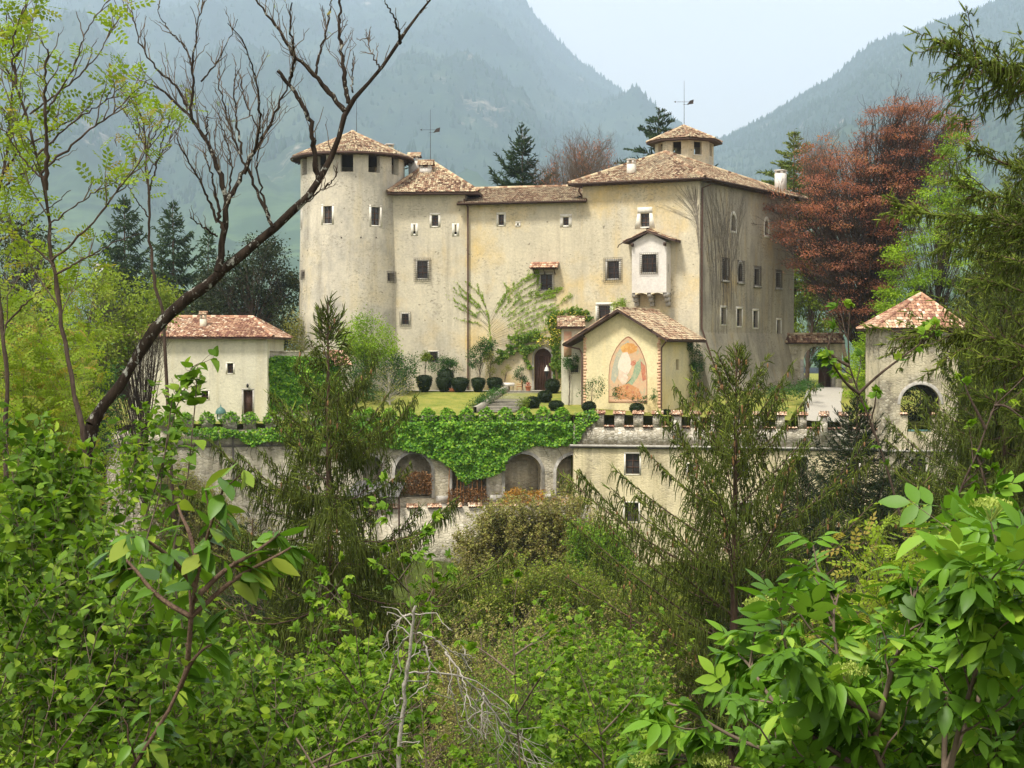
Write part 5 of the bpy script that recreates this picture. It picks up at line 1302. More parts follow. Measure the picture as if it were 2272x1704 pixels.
def bush(name, label, cat, mask, Y0, Y1, n, base, leaf, size, mat, bark='bark_twig', tw=6, tr=.35, tmax=.4, tw2=0, ln=40, r0=.012, group=None, up=.15, phi=.8, droop=.15, roll=.6, ground=None, spread=.3, trim=True, tip_bias=None, s0=.45, jit=.35, stemk=9, side=1.0):
    """stems rising from the ground to tips spread over a region, twigs, leaves"""
    tips2 = sample_poly(mask, n); Ys = Y0 + (Y1 - Y0) * R.random(n)
    tips = np.array([at(px, py, y) for (px, py), y in zip(tips2, Ys)])
    bx, by = base; b0 = at(bx, 900, by); g0 = (ground or gz)(b0[0], by)
    t = thing(name, label, cat, (b0[0], by, g0), group)
    B = np.stack((b0[0] + R.normal(0, spread, n), by + R.normal(0, spread, n), np.zeros(n)), 1); B[:, 2] = [(ground or gz)(x, y) - .05 for x, y in B[:, :2]]
    C = B * .45 + tips * .55; C[:, 2] = B[:, 2] + (tips[:, 2] - B[:, 2]) * .8; C[:, :2] += R.normal(0, .12, (n, 2)) * np.linalg.norm(tips - B, axis=1)[:, None] * .5
    s = np.linspace(0, 1, stemk)[None, :, None]; P = (1 - s) ** 2 * B[:, None] + 2 * s * (1 - s) * C[:, None] + s ** 2 * tips[:, None]
    P[:, 1:-1] += R.normal(0, .012, (n, stemk - 2, 3)) * np.linalg.norm(tips - B, axis=1)[:, None, None]
    mb = MB(); V, Fc = tubes(P, radii(P, r0, r0 * .25), 5); mb.add(V, Fc)
    T1 = grow(P, tw, tr, phi, up, 5, s0, 1.0, .07, .03, tmax)
    V, Fc = tubes(T1, radii(T1, r0 * .3, r0 * .1), 3); mb.add(V, Fc); tw_all = [T1]
    if tw2:
        T2 = grow(T1, tw2, .5, phi, up * .5, 4, .2, 1.0, .08, .03, tmax * .6); V, Fc = tubes(T2, radii(T2, r0 * .15, r0 * .07), 3); mb.add(V, Fc); tw_all.append(T2)
    mb.build('stems', M[bark], t)
    mb = MB(); K = P.shape[1]
    for TT in tw_all + [P[:, K // 2:]]:
        p, T = along(TT, ln, .15, 1.02); put_leaves(mb, p, T, leaf, size, side, droop, roll, jit)
    if mb.n: mb.build('foliage', M[mat], t)
    return t

def cloud(name, label, cat, base, mask, Y, dY, n, rad_, flat, nleaf, size, mat, bark='bark', r0=.4, leaf=DIAM, group=None, twigs=0, thr=None, ground_z=None, fork=.4):
    """broad tree: trunk, limbs to every leaf clump, clumps of leaves spread over a region"""
    t2 = sample_poly(mask, n); Ys = Y + R.normal(0, dY, n); Cc = np.array([at(px, py, y) for (px, py), y in zip(t2, Ys)])
    bx, by = base; b = np.array((at(bx, 900, by)[0], by, ground_z if ground_z is not None else tz(at(bx, 900, by)[0], by)))
    t = thing(name, label, cat, b, group); top = Cc[:, 2].max()
    ax = np.array((np.mean(Cc[:, 0]) * .6 + b[0] * .4, by, b[2] + (top - b[2]) * .85)); s = np.linspace(0, 1, 10)
    tp = b[None] * (1 - s)[:, None] + ax[None] * s[:, None]; tp[:, :2] += R.normal(0, .06, (10, 2)) * (top - b[2]) * .1
    mb = MB(); mb.tube(tp, np.linspace(r0, r0 * .15, 10), 8); mb.build('trunk', M[bark], t, True)
    f = np.clip((Cc[:, 2] - b[2]) / (top - b[2]) * .85 - .12 - .2 * R.random(n), .08, .95) * 9; i = np.minimum(f.astype(int), 8)
    S = tp[i] + (tp[i + 1] - tp[i]) * (f - i)[:, None]; m = S * .5 + Cc * .5; m[:, 2] += .12 * np.linalg.norm(Cc - S, axis=1) * R.normal(.4, .6, n)
    s = np.linspace(0, 1, 7)[None, :, None]; P = (1 - s) ** 2 * S[:, None] + 2 * s * (1 - s) * m[:, None] + s ** 2 * Cc[:, None]
    mb = MB(); V, Fc = tubes(P, radii(P, r0 * .16, r0 * .03), 4); mb.add(V, Fc)
    tw = grow(P, 1.2, .3, .7, .1, 4, .4, 1, .1, .2, rad_ * 2.5)
    if len(tw): V, Fc = tubes(tw, radii(tw, r0 * .05, r0 * .015), 3); mb.add(V, Fc)
    if twigs and len(tw):
        t3 = grow(tw, twigs, .5, .6, .15, 4, .2, 1, .1, .15, rad_ * 1.5); V, Fc = tubes(t3, radii(t3, r0 * .025, r0 * .01), 3); mb.add(V, Fc)
    mb.build('limbs', M[bark], t)
    if nleaf:
        k = R.integers(0, n, nleaf); sc = rad_ * (.6 + .8 * R.random(n))[k]; off = R.normal(0, .55, (nleaf, 3)); off[:, 2] *= flat
        p = Cc[k] + off * sc[:, None]
        D = nrm(off + R.normal(0, .5, (nleaf, 3)) + np.array((0, 0, -.2))); X, Yv, Z = frames(D, None, .7)
        V, Fc, q = inst(leaf[0], leaf[1], X, Yv, Z, p, size * (.6 + .8 * R.random(nleaf)))
        ck = R.random(n)[k] * .5; mb = MB(); mb.add(V, Fc, np.repeat(np.clip(ck + .5 * R.random(nleaf), 0, 1), q)); mb.build('crown', M[mat], t)
    return t
# ------------------------------------------------------------------ trees beyond the castle
hill = lambda x, y: float(tz(x, y))
spruce('spruce_tree', 'dark pointed spruce rising behind the middle wing roof', 'tree', at(1158, 278, 178), -5, 4.4, .85, 5, 16, 10, .9, .06, .35, 35, 0, 'lf_far', needles=4, nl=.22, zmin=8, shape=.9, width=.26, rag=1.0, gk=3.0)
spruce('cedar_tree', 'blue green cedar with flat tiers behind the keep roof on the left of the turret', 'tree', at(1462, 240, 185), -5, 7.5, 1.05, 5, 9, 9, .7, .07, .15, 30, 6, 'lf_far', needles=4, nl=.25, zmin=10, shape=.8, width=.34, rag=1.0, droop=-.04, gk=2.4)
spruce('cedar_tree', 'yellow green cedar beside the right chimney of the keep', 'tree', at(1762, 290, 180), -5, 6.2, .95, 5, 10, 9, .7, .075, .2, 35, 2, 'lf_cedar', needles=4, nl=.25, zmin=6, shape=.75, width=.34, rag=.7, droop=-.02, gk=2.2)
spruce('spruce_tree', 'left one of two blue green spruces behind the pale house', 'tree', at(276, 438, 165), -6, 6.0, .8, 6, 10, 8, 1.0, .07, .6, 35, -10, 'lf_far', needles=3, nl=.22, shape=.75, zmin=-4, rag=.6)
spruce('spruce_tree', 'right one of two blue green spruces behind the pale house', 'tree', at(383, 450, 160), -6, 5.6, .8, 6, 10, 8, 1.0, .07, .6, 35, -10, 'lf_far', needles=3, nl=.22, shape=.75, zmin=-4, rag=.6)
spruce('spruce_tree', 'short spruce half hidden behind the leaning bare trunk', 'tree', at(462, 505, 175), -6, 4.2, .8, 6, 9, 7, 1.0, .07, .6, 35, -10, 'lf_far', needles=3, nl=.22, shape=.75, zmin=-4, rag=.6)
cloud('yew_tree', 'broad dark yew tree between the pale house and the round tower', 'tree', (560, 146), [(425, 690), (440, 620), (500, 570), (560, 535), (610, 535), (645, 580), (664, 640), (660, 720), (640, 770), (600, 790), (430, 780)], 147, 3, 110, 1.0, .8, 26000, .26, 'lf_yew', r0=.5)
cloud('olive_bush', 'pale grey green shrub squeezed between the yew and the round tower', 'bush', (650, 142), [(640, 700), (664, 690), (664, 780), (640, 790), (632, 750)], 142, .8, 16, .6, .9, 2600, .16, 'lf_brown', r0=.1)
cloud('bare_tree', 'leafless grey brown tree behind the middle wing roof, left of the cedar', 'tree', (1270, 176), [(1200, 420), (1215, 360), (1250, 330), (1290, 312), (1330, 318), (1370, 345), (1378, 400), (1340, 420)], 176, 3, 90, .9, .8, 1500, .22, 'lf_beech', 'bark_twig', r0=.45, twigs=3)
cloud('copper_beech', 'large spreading copper beech with red brown leaves, right of the keep', 'tree', (1925, 151), [(1700, 450), (1735, 415), (1790, 385), (1845, 345), (1870, 300), (1905, 262), (1940, 232), (1990, 212), (2045, 210), (2100, 232), (2145, 250), (2150, 300), (2115, 370), (2060, 450), (2010, 560), (1970, 660), (1930, 720), (1860, 730), (1830, 680), (1800, 630), (1745, 585), (1705, 520)], 147, 2.4, 280, 1.15, .32, 46000, .17, 'lf_beech', 'bark', r0=.75, twigs=.7)
cloud('beech_sapling', 'thin reddish half bare tree left of the copper beech crown', 'tree', (1880, 172), [(1770, 350), (1800, 300), (1850, 290), (1870, 340), (1840, 400), (1790, 400)], 170, 2, 45, .9, .5, 1200, .25, 'lf_beech', 'bark_twig', r0=.3, twigs=3)
cloud('larch_tree', 'fresh light green larch behind the gate tower', 'tree', (2080, 140), [(2110, 300), (2150, 290), (2165, 400), (2180, 560), (2170, 720), (1960, 740), (1955, 640), (1975, 560), (2005, 470), (2060, 420)], 140, 2.0, 150, .9, .45, 30000, .2, 'lf_larch', 'bark', r0=.35)
cloud('green_shrub', 'bright green young tree left of the gate tower roof', 'tree', (1925, 136), [(1890, 880), (1885, 800), (1915, 730), (1960, 700), (1975, 760), (1970, 900)], 136, 1.5, 60, .7, .5, 10000, .17, 'lf_larch', r0=.15)
cloud('woodland_tree', 'mid green tree filling the gap between keep and copper beech', 'tree', (1790, 175), [(1755, 560), (1800, 540), (1860, 620), (1880, 740), (1800, 770), (1755, 760)], 178, 2, 70, 1.0, .6, 9000, .3, 'lf_mid', r0=.3)
for q, (px, py, Y, Rm, lab) in enumerate([(2262, 330, 128, 6.5, 'tall dark spruce behind the gate tower at the right edge'), (2190, 520, 126, 5.0, 'dark spruce directly right of the gate tower roof'), (2040, 640, 150, 5.5, 'dark spruce glimpsed behind the gate tower arch')]):
    spruce('spruce_tree', lab, 'tree', at(px, py, Y), -8, Rm, .6, 6, 12, 8, .9, .055, .8, 30, -12, 'lf_spruce', needles=3, nl=.16, shape=.7, zmin=-8, rag=.5)
# left woodland behind and below the house
wl_masks = [('tall yellow green tree on the far left, lower crown behind the locust trunks', (120, 62), [(0, 560), (120, 560), (230, 620), (250, 760), (200, 880), (0, 900)], 62, 5, 'lf_mid'),
            ('yellow green tree behind the leaning trunk left of the house', (330, 110), [(230, 600), (330, 610), (400, 680), (330, 720), (290, 790), (230, 860), (180, 780)], 108, 3, 'lf_mid'),
            ('dark leafy tree at the left corner of the house', (240, 100), [(170, 760), (240, 760), (250, 930), (230, 1010), (130, 1000)], 100, 3, 'lf_ivy_dark'),
            ('dark evergreen mass on the far left edge', (20, 90), [(0, 470), (110, 520), (130, 700), (90, 820), (0, 850)], 95, 4, 'lf_yew')]
for lab, b, mk, Y, dY, mt in wl_masks: cloud('woodland_tree', lab, 'tree', b, mk, Y, dY, 80, Y * .0085, .7, 9000, Y * .0021, mt, r0=.25, ground_z=gz(at(b[0], 900, b[1])[0], b[1]))

# ------------------------------------------------------------------ garden plants
def topiary(px, py, w, h, Y, lab, flat_top=True):
    p = at(px, py + h / 2, Y); k = Y / F; rw, hh = w * k / 2, h * k; p[2] = tz(p[0], Y)
    hh = at(px, py - h / 2, Y)[2] - p[2]
    t = thing('clipped_shrub', lab, 'shrub', p, 'clipped dark shrubs on the lawn')
    prof = [(.35, .0), (.62, .18), (.88, .45), (1.0, .7), (.97, .88), (.75, .98), (.35, 1.03), (0, 1.04)] if flat_top else [(.3, 0), (.75, .15), (.98, .42), (1, .6), (.88, .82), (.55, .97), (0, 1.02)]
    mb = MB(); mb.lathe(p, [(a * rw * .93, b * hh * .97) for a, b in prof], 18, .2)
    m = 1500; s = R.random(m) * (len(prof) - 1); i = s.astype(int); f = s - i; pr = np.array(prof); q = pr[i] * (1 - f)[:, None] + pr[i + 1] * f[:, None]; a = R.random(m) * 6.283
    pos = p + np.stack((q[:, 0] * rw * np.cos(a) * .95, q[:, 0] * rw * np.sin(a) * .95, q[:, 1] * hh), 1)
    D = nrm(np.stack((np.cos(a), np.sin(a), q[:, 1] * .9 - .2), 1) + R.normal(0, .5, (m, 3))); X, Yv, Z = frames(D)
    V, Fc, c_ = inst(DIAM[0], DIAM[1], X, Yv, Z, pos, .1 * (.6 + .8 * R.random(m))); mb.add(V, Fc, np.repeat(R.random(m), c_)); mb.build('foliage', M['lf_box'], t)
    mb = MB(); mb.tube([p - (0, 0, .1), p + (0, 0, .2 * hh)], .06, 6); mb.build('stem', M['bark'], t)
tops = [(941.5, 851, 37, 33, 138.2, 'bowl shaped clipped shrub at the left end of the row under the wall', True), (989, 836, 38, 30, 140.3, 'flat clipped shrub standing behind the row, under the basement window', True), (984.5, 852.5, 35, 31, 138.2, 'bowl shaped clipped shrub, second from the left in the row', True), (1020, 854, 43, 29, 138.0, 'widest bowl shaped clipped shrub in the middle of the row', True), (1061, 855, 32, 30, 137.9, 'narrow bowl shaped clipped shrub, second from the right in the row', True), (1097.5, 853, 35, 27, 137.9, 'bowl shaped clipped shrub beside the white clothed table', True),
        (1226, 857, 34, 30, 137.0, 'round clipped shrub nearest the arched door', False), (1209, 884, 32, 32, 132.5, 'round clipped shrub in the middle right of the stairs', False), (1183, 898, 32, 34, 130.0, 'round clipped shrub closest to the stairs on their right', False), (1234, 906, 34, 32, 128.6, 'round clipped shrub lowest of the group right of the stairs', False),
        (1307, 903, 30, 22, 126.0, 'low round clipped shrub before the left corner of the chapel', False), (1413, 910, 32, 28, 125.6, 'round clipped shrub under the fresco', False), (1478, 925, 26, 30, 124.9, 'round clipped shrub behind the battlements right of the chapel', False), (1437, 934, 24, 16, 124.9, 'small clipped shrub peeping between battlements below the chapel', False)]
for a in tops: topiary(*a)
p = p0 + (0, 0, .5); mb = MB(); m = 90; pos = p + R.normal(0, .13, (m, 3)) + (0, 0, .12); D = nrm(R.normal(0, 1, (m, 3)) + (0, 0, .6)); X, Yv, Z = frames(D); V, Fc, c_ = inst(DIAM[0], DIAM[1], X, Yv, Z, pos, np.full(m, .12)); mb.add(V, Fc, np.repeat(R.random(m), c_))
for o in [o for o in bpy.data.objects if o.name == 'flower_pot']: mb.build('flowers', M['lf_red'], o)

def wall_plant(name, label, cat, plane, polys_px, zoom, leaf_mat, stem_r, leaf_n, size, d=-.06, bark='bark_olive', tw=0, group=None, leaf=IVY, up=.4, side=.7, tmax=1.2):
    L = []
    for ln in polys_px:
        q = smooth_path(np.array([plane.pix(*zoom(x, y)) for x, y in ln]), 14); L.append([plane(u, v, d - .03 * R.random()) for u, v in q])
    P = np.array(L); b = P[0, 0].copy(); t = thing(name, label, cat, b, group)
    mb = MB(); V, Fc = tubes(P, radii(P, stem_r, stem_r * .25), 4); mb.add(V, Fc); S = [P]
    if tw:
        T1 = grow(P, tw, .25, .5, up, 5, .3, 1, .1, .15, tmax); n3 = np.array((plane.n[0], plane.n[1], 0)); off = (T1 - P[0, 0]) @ n3
        T1 = T1 - n3 * np.maximum(0, off + 0.05)[..., None] * 1.0; V, Fc = tubes(T1, radii(T1, stem_r * .4, stem_r * .15), 3); mb.add(V, Fc); S.append(T1)
    mb.build('stems', M[bark], t); mb = MB()
    for s_ in S:
        p, T = along(s_, leaf_n, .25, 1.0); p = p + R.normal(0, .05, p.shape); put_leaves(mb, p, T, leaf, size, side, -.25, .5, .4, np.tile((-plane.n[0], -plane.n[1], .3), (len(p), 1)))
    mb.build('foliage', M[leaf_mat], t); return t
Z5 = lambda x, y: (850 + .22604 * x, 550 + .22604 * y)
fan = [[(1060, 1180), (1055, 900), (1045, 780), (1030, 640)], [(1050, 760), (960, 560), (820, 460), (700, 310), (490, 238)], [(1045, 720), (980, 600), (820, 500), (690, 440), (520, 320)], [(1045, 740), (960, 620), (800, 470), (620, 400), (460, 370)], [(1040, 780), (930, 680), (820, 630), (640, 530), (495, 490)], [(1040, 760), (900, 650), (780, 560), (660, 500), (540, 455)], [(1040, 830), (960, 745), (800, 715), (650, 675)], [(1035, 660), (990, 520), (920, 420), (840, 362)], [(1010, 600), (960, 470), (920, 350)], [(880, 660), (850, 680), (960, 620), (1030, 620)],
       [(1050, 700), (1100, 580), (1180, 480), (1300, 360), (1500, 238)], [(1055, 740), (1140, 580), (1260, 440), (1380, 340), (1520, 270)], [(1060, 760), (1180, 600), (1320, 440), (1520, 330)], [(1060, 790), (1200, 640), (1360, 480), (1540, 400)], [(1065, 820), (1220, 660), (1420, 520), (1600, 440), (1745, 385)], [(1070, 830), (1240, 700), (1450, 560), (1620, 480), (1740, 420)], [(1070, 850), (1260, 740), (1450, 620), (1700, 540)], [(1075, 860), (1280, 760), (1480, 660), (1720, 590)], [(1075, 880), (1300, 790), (1500, 700), (1660, 600), (1860, 470)], [(1080, 900), (1300, 820), (1520, 740), (1720, 640), (1920, 590)], [(1080, 930), (1300, 860), (1520, 790), (1660, 720)], [(1090, 950), (1250, 900), (1450, 850), (1640, 800)], [(1100, 960), (1300, 920), (1480, 880), (1600, 850)], [(1060, 730), (1120, 600), (1230, 430), (1210, 370)]]
wall_plant('wall_climber', 'fan shaped green climber spread over the middle wing wall', 'climber', PB, fan, Z5, 'lf_climb', .012, 38, .078, tw=.7, up=.35, tmax=.55, side=.9)
wall_plant('creeper', 'thick leafy creeper bush under the canopied window', 'climber', PB, [[(1330, 480 + 0), (1500, 470), (1640, 440), (1740, 400)], [(1480, 500), (1600, 460), (1700, 420)], [(1500, 520), (1600, 500), (1680, 480)], [(1500, 430), (1520, 350), (1525, 270), (1500, 230)]], Z5, 'lf_climb', .02, 30, .1, tw=4, up=.3, tmax=.45)
rose = [[(1700, 1330), (1690, 1150), (1680, 1000), (1660, 880), (1700, 760), (1800, 680), (1990, 640)], [(1720, 1300), (1720, 1100), (1700, 900), (1740, 780), (1900, 680), (2020, 700)], [(1690, 1000), (1600, 900), (1480, 900), (1300, 960), (1160, 1060)], [(1690, 980), (1580, 860), (1400, 860), (1270, 900)], [(1680, 1000), (1560, 940), (1420, 980), (1250, 1030), (1140, 1130)], [(1660, 960), (1500, 960), (1380, 1060), (1440, 1160)], [(1680, 900), (1640, 800), (1640, 700), (1730, 640)], [(1700, 900), (1680, 780), (1760, 640), (1880, 620)], [(1730, 1350), (1740, 1200), (1760, 1080)], [(1700, 1360), (1680, 1240), (1690, 1080)]]
tr_ = wall_plant('rambling_rose', 'bushy rambling rose with yellow blossoms around the arched door', 'rose', PB, rose, Z5, 'lf_rose', .03, 55, .16, d=-.35, tw=4, up=.1, tmax=.7)
mb = MB(); q = sample_poly([(1560, 860), (1640, 680), (1760, 620), (2000, 630), (2030, 700), (1900, 760), (1760, 820), (1750, 950), (1640, 960), (1500, 960)], 420); pos = np.array([PB(*PB.pix(*Z5(x, y)), -.55 - .25 * R.random()) for x, y in q]); D = nrm(R.normal(0, 1, (420, 3)) + (-.3, -1, .3)); X, Yv, Z = frames(D); V, Fc, c_ = inst(IVY[0], IVY[1], X, Yv, Z, pos, .12 * (.5 + R.random(420))); mb.add(V, Fc, np.repeat(R.random(420), c_)); mb.build('blossoms', M['lf_yellow'], tr_, False, 'stuff')

def small(name, label, mask, Y, dY, n, rr, nl, size, mat, base=None, flat=.9, r0=.06, cat='shrub', zoom=None, twigs=0, leaf=DIAM, bark='bark', group=None):
    mk = [zoom(*p) for p in mask] if zoom else mask; bx = base[0] if base else np.mean([p[0] for p in mk]); by = base[1] if base else Y
    return cloud(name, label, cat, (bx, by), mk, Y, dY, n, rr, flat, nl, size, mat, bark, r0, leaf, group, twigs)
small('shrub', 'tall loose green shrub against the wall right of the downpipe', [(960, 920), (990, 880), (1090, 920), (1080, 1000), (1000, 1060), (900, 1180), (840, 1160), (850, 1030)], 140.4, .25, 40, .35, 3200, .13, 'lf_ivy_dark', (1064, 140.3), zoom=Z5)
small('shrub', 'pale leaved shrub at the wall below the wall climber trunk', [(1000, 1060), (1090, 1000), (1090, 1230), (1010, 1230)], 140.2, .25, 16, .3, 1100, .12, 'lf_brown', (1087, 140.2), zoom=Z5)
small('shrub', 'small shrub between basement window and downpipe', [(450, 1110), (540, 1110), (560, 1090), (740, 1110), (750, 1180), (640, 1200), (470, 1200)], 140.6, .3, 30, .35, 2600, .13, 'lf_ivy_dark', (985, 140.5), zoom=Z5)
small('shrub', 'leafy bush hiding the left half of the basement window', [(370, 1040), (430, 1020), (470, 1060), (450, 1100), (380, 1100)], 141.2, .2, 10, .35, 900, .13, 'lf_mid', (943, 141), zoom=Z5)
small('olive_sapling', 'blue green young tree beside the white table', [(1280, 1180), (1330, 1150), (1390, 1200), (1430, 1290), (1370, 1310), (1290, 1240)], 139.6, .2, 16, .25, 1100, .11, 'lf_ivy_dark', (1160, 139.5), zoom=Z5)
small('rose_bush', 'thin rose bush on the wall left of the blue green young tree', [(1160, 1200), (1220, 1150), (1240, 1180), (1210, 1240), (1170, 1240)], 139.9, .1, 8, .2, 350, .1, 'lf_brown', (1120, 139.9), zoom=Z5)
small('hedge_plant', 'low leafy border along the left side of the stairs', [(830, 1560), (1060, 1400), (1180, 1380), (1210, 1400), (1060, 1500), (930, 1620), (840, 1610)], 131.5, 1.5, 40, .35, 3600, .12, 'lf_ivy_dark', (1068, 131.5), zoom=Z5)
small('shrub', 'small grey green shrub on the right edge of the stairs', [(1340, 1520), (1400, 1480), (1440, 1500), (1420, 1580), (1350, 1600)], 129.6, .4, 12, .28, 900, .11, 'lf_mid', (1163, 129.6), zoom=Z5)
small('shrub', 'light green round tree at the foot of the round tower', [(748, 760), (775, 715), (810, 702), (845, 715), (870, 745), (880, 790), (830, 810), (760, 800)], 137.5, 1.2, 70, .75, 9000, .17, 'lf_larch', (815, 138), r0=.14, cat='tree')
small('shrub', 'dark green bush between the round tower and the lawn', [(850, 800), (900, 780), (925, 800), (915, 850), (880, 880), (840, 860)], 136.5, 1, 50, .6, 5200, .16, 'lf_ivy_dark', (885, 136.5), r0=.1)
small('bare_shrub', 'leafless grey shrub with pale stems at the left edge of the lawn', [(800, 830), (850, 810), (910, 830), (930, 860), (900, 890), (840, 900), (800, 880)], 132, 1.2, 70, .5, 900, .12, 'lf_brown', (865, 131.5), r0=.1, twigs=3, bark='bark_pale')
small('shrub', 'dark green shrub below the round tower beside the bare shrub', [(740, 800), (830, 800), (850, 900), (790, 925), (740, 900)], 133, 1.5, 50, .7, 5200, .17, 'lf_ivy_dark', (790, 133), r0=.1)
small('espalier_pear', 'thin trained fruit tree on the left of the chapel fresco', [(1300, 850), (1335, 838), (1345, 860), (1330, 880), (1300, 880), (1280, 870)], 127.8, .15, 22, .25, 900, .11, 'lf_ivy_dark', (1310, 127.6), r0=.05)
small('espalier_pear', 'thin trained fruit tree across the lower edge of the fresco', [(1355, 850), (1390, 870), (1430, 880), (1460, 860), (1470, 880), (1430, 895), (1360, 880)], 127.0, .15, 22, .22, 800, .11, 'lf_ivy_dark', (1420, 126.6), r0=.05)
small('creeper', 'creeper hanging on the rear right corner of the chapel', [(1522, 760), (1545, 752), (1560, 790), (1556, 860), (1535, 880), (1530, 800)], 132.5, .4, 40, .3, 3200, .12, 'lf_ivy_dark', (1540, 133), r0=.05, cat='climber')
small('creeper', 'leafy creeper sprouting over the side window of the chapel', [(1246, 795), (1272, 785), (1284, 800), (1275, 815), (1250, 815)], 130.9, .15, 14, .3, 1000, .12, 'lf_ivy_dark', (1262, 131), cat='climber')
small('vine', 'leafy vine tips above the left chapel roof slope', [(1355, 672), (1375, 660), (1398, 672), (1398, 685), (1360, 688)], 138, .3, 14, .3, 800, .13, 'lf_climb', (1375, 138.5), cat='climber')
small('ground_ivy', 'low dark green bank at the foot of the keep beside the driveway', [(1600, 900), (1700, 865), (1790, 845), (1820, 862), (1760, 885), (1720, 930), (1620, 945)], 138, 4, 130, .55, 12000, .16, 'lf_ivy_dark', (1680, 136), flat=.5, cat='ground cover')
small('shrub', 'small light shrub in front of the castle keep scarp', [(1580, 905), (1640, 900), (1680, 930), (1600, 950)], 128, 1, 40, .5, 3500, .14, 'lf_mid', (1630, 127), flat=.6)
small('creeper', 'dark creeper hanging in the arch of the gateway', [(1800, 785), (1840, 780), (1845, 815), (1810, 815)], 150.7, .2, 20, .35, 1500, .15, 'lf_ivy_dark', (1830, 150.6), cat='climber')
# ivy covered garden wall left of the tower
t = thing('garden_wall', 'old garden wall buried in bright ivy between house and round tower', 'wall', (-18, 126, -6))
PY = Plane((at(580, 800, 125)[0], 125), (at(760, 800, 128.5)[0], 128.5)); mb = MB(); panel(mb, PY, 0, PY.L, -6.2, 0.0); panel(mb, Plane((PY.A[0], 130), PY.A), 0, 5, -6.2, 0); mbox(mb, PY, 0, PY.L, 0, .08, -.1, .6); mb.build('wall', M['stone'], t)
mb = MB(); tile_face(mb, [PY(PY.L * .8, -1.2, -2.2), PY(PY.L, -1.2, -2.2), PY(PY.L, .1, -.1), PY(PY.L * .8, .1, -.1)]); mb.build('tile_cap', M['tile_red'], t)
def ivy(name, label, plane, mask_px, n, size, mat, d=(-.1, -.45), domes=(), lump=.25):
    q = sample_poly(mask_px, n); pos = []
    for x, y in q:
        u, v = plane.pix(x, y); l = mnoise.noise(Vector((u * .9, v * .9, 3.1))) + .5 * mnoise.noise(Vector((u * 2.3, v * 2.3, 7.7)))
        pos.append(plane(u, v, d[0] + (d[1] - d[0]) * R.random() ** .6 - lump * l))
    pos = np.array(pos); t = thing(name, label, 'climber', (pos[:, 0].mean(), pos[:, 1].mean(), pos[:, 2].min()))
    nn = -np.array((plane.n[0], plane.n[1], 0)); D = nrm(nn * .35 + np.array((0, 0, -.7)) + R.normal(0, .45, (n, 3))); X, Yv, Z = frames(D, np.tile(nn + (0, 0, .5), (n, 1)), .45)
    V, Fc, c_ = inst(IVY[0], IVY[1], X, Yv, Z, pos, size * (.6 + .8 * R.random(n))); mb = MB(); mb.add(V, Fc, np.repeat(R.random(n), c_))
    for (u0, u1, v0, v1, m) in domes:
        a = R.normal(0, 1, (m, 3)); a = nrm(a); c0 = np.array(plane((u0 + u1) / 2, v0, .3)); tt = np.array((plane.t[0], plane.t[1], 0)); n3 = np.array((plane.n[0], plane.n[1], 0)); a[:, 2] = np.abs(a[:, 2])
        p = c0 + a[:, :1] * (u1 - u0) / 2 * tt + a[:, 1:2] * .55 * n3 + a[:, 2:] * (v1 - v0) * np.array((0, 0, 1.)); p += R.normal(0, .05, p.shape)
        D = nrm(a[:, :1] * tt * .6 + a[:, 1:2] * n3 + np.array((0, 0, -.15)) + R.normal(0, .4, (m, 3))); X, Yv, Z = frames(D, np.tile((0, 0, 1.), (m, 1)) + a * .5, .4)
        V, Fc, c_ = inst(IVY[0], IVY[1], X, Yv, Z, p, size * (.6 + .7 * R.random(m))); mb.add(V, Fc, np.repeat(np.clip(.35 + .65 * R.random(m), 0, 1), c_))
    mb.build('foliage', M[mat], t)
    L = []
    for x, y in sample_poly(mask_px, 40):
        u, v = plane.pix(x, y); k = np.linspace(0, 1, 7); L.append([plane(u + .25 * math.sin(3 * a + x), v - 1.2 * a, -.08) for a in k])
    V, Fc = tubes(np.array(L), np.full((len(L), 7), .018), 3); mb = MB(); mb.add(V, Fc); mb.build('stems', M['bark_olive'], t)
    return t
ivy('ivy', 'bright green ivy sheet on the garden wall left of the round tower', PY, [(583, 800), (610, 788), (650, 790), (700, 790), (750, 800), (760, 905), (600, 910), (583, 880)], 7000, .2, 'lf_ivy', lump=.3)
dm = [(u - .12, u + 1.28, -6.2, -4.85, 520) for u in np.arange(.2, PV.L, 1.66)]
ivy('ivy', 'thick bright ivy hanging from the rounded battlements over the arcade', PV, [(770, 935), (1272, 935), (1272, 982), (1235, 990), (1190, 986), (1150, 1000), (1122, 1016), (1118, 1042), (1085, 1055), (1050, 1060), (1035, 1074), (1015, 1060), (1005, 1040), (980, 1022), (955, 1012), (930, 1002), (880, 992), (800, 986), (770, 980)], 13000, .2, 'lf_ivy', domes=dm, lump=.35)
dm = [(PX.pix(a, 930)[0], PX.pix(b, 930)[0], -5.9, -5.05, 300) for a, b in MX]
ivy('ivy', 'yellow green ivy tufts on the battlements in front of the pale house', PX, [(390, 945), (430, 950), (480, 945), (530, 955), (620, 945), (810, 940), (810, 985), (700, 990), (600, 975), (560, 990), (520, 965), (470, 975), (430, 965), (390, 960)], 3200, .19, 'lf_ivy', domes=dm, lump=.15)
ivy('ivy', 'thin ivy strands climbing the left end of the tile capped battlements', PK, [(1276, 915), (1320, 905), (1330, 925), (1300, 950), (1280, 985), (1274, 985)], 420, .16, 'lf_ivy', d=(.0, -.2), lump=.1)
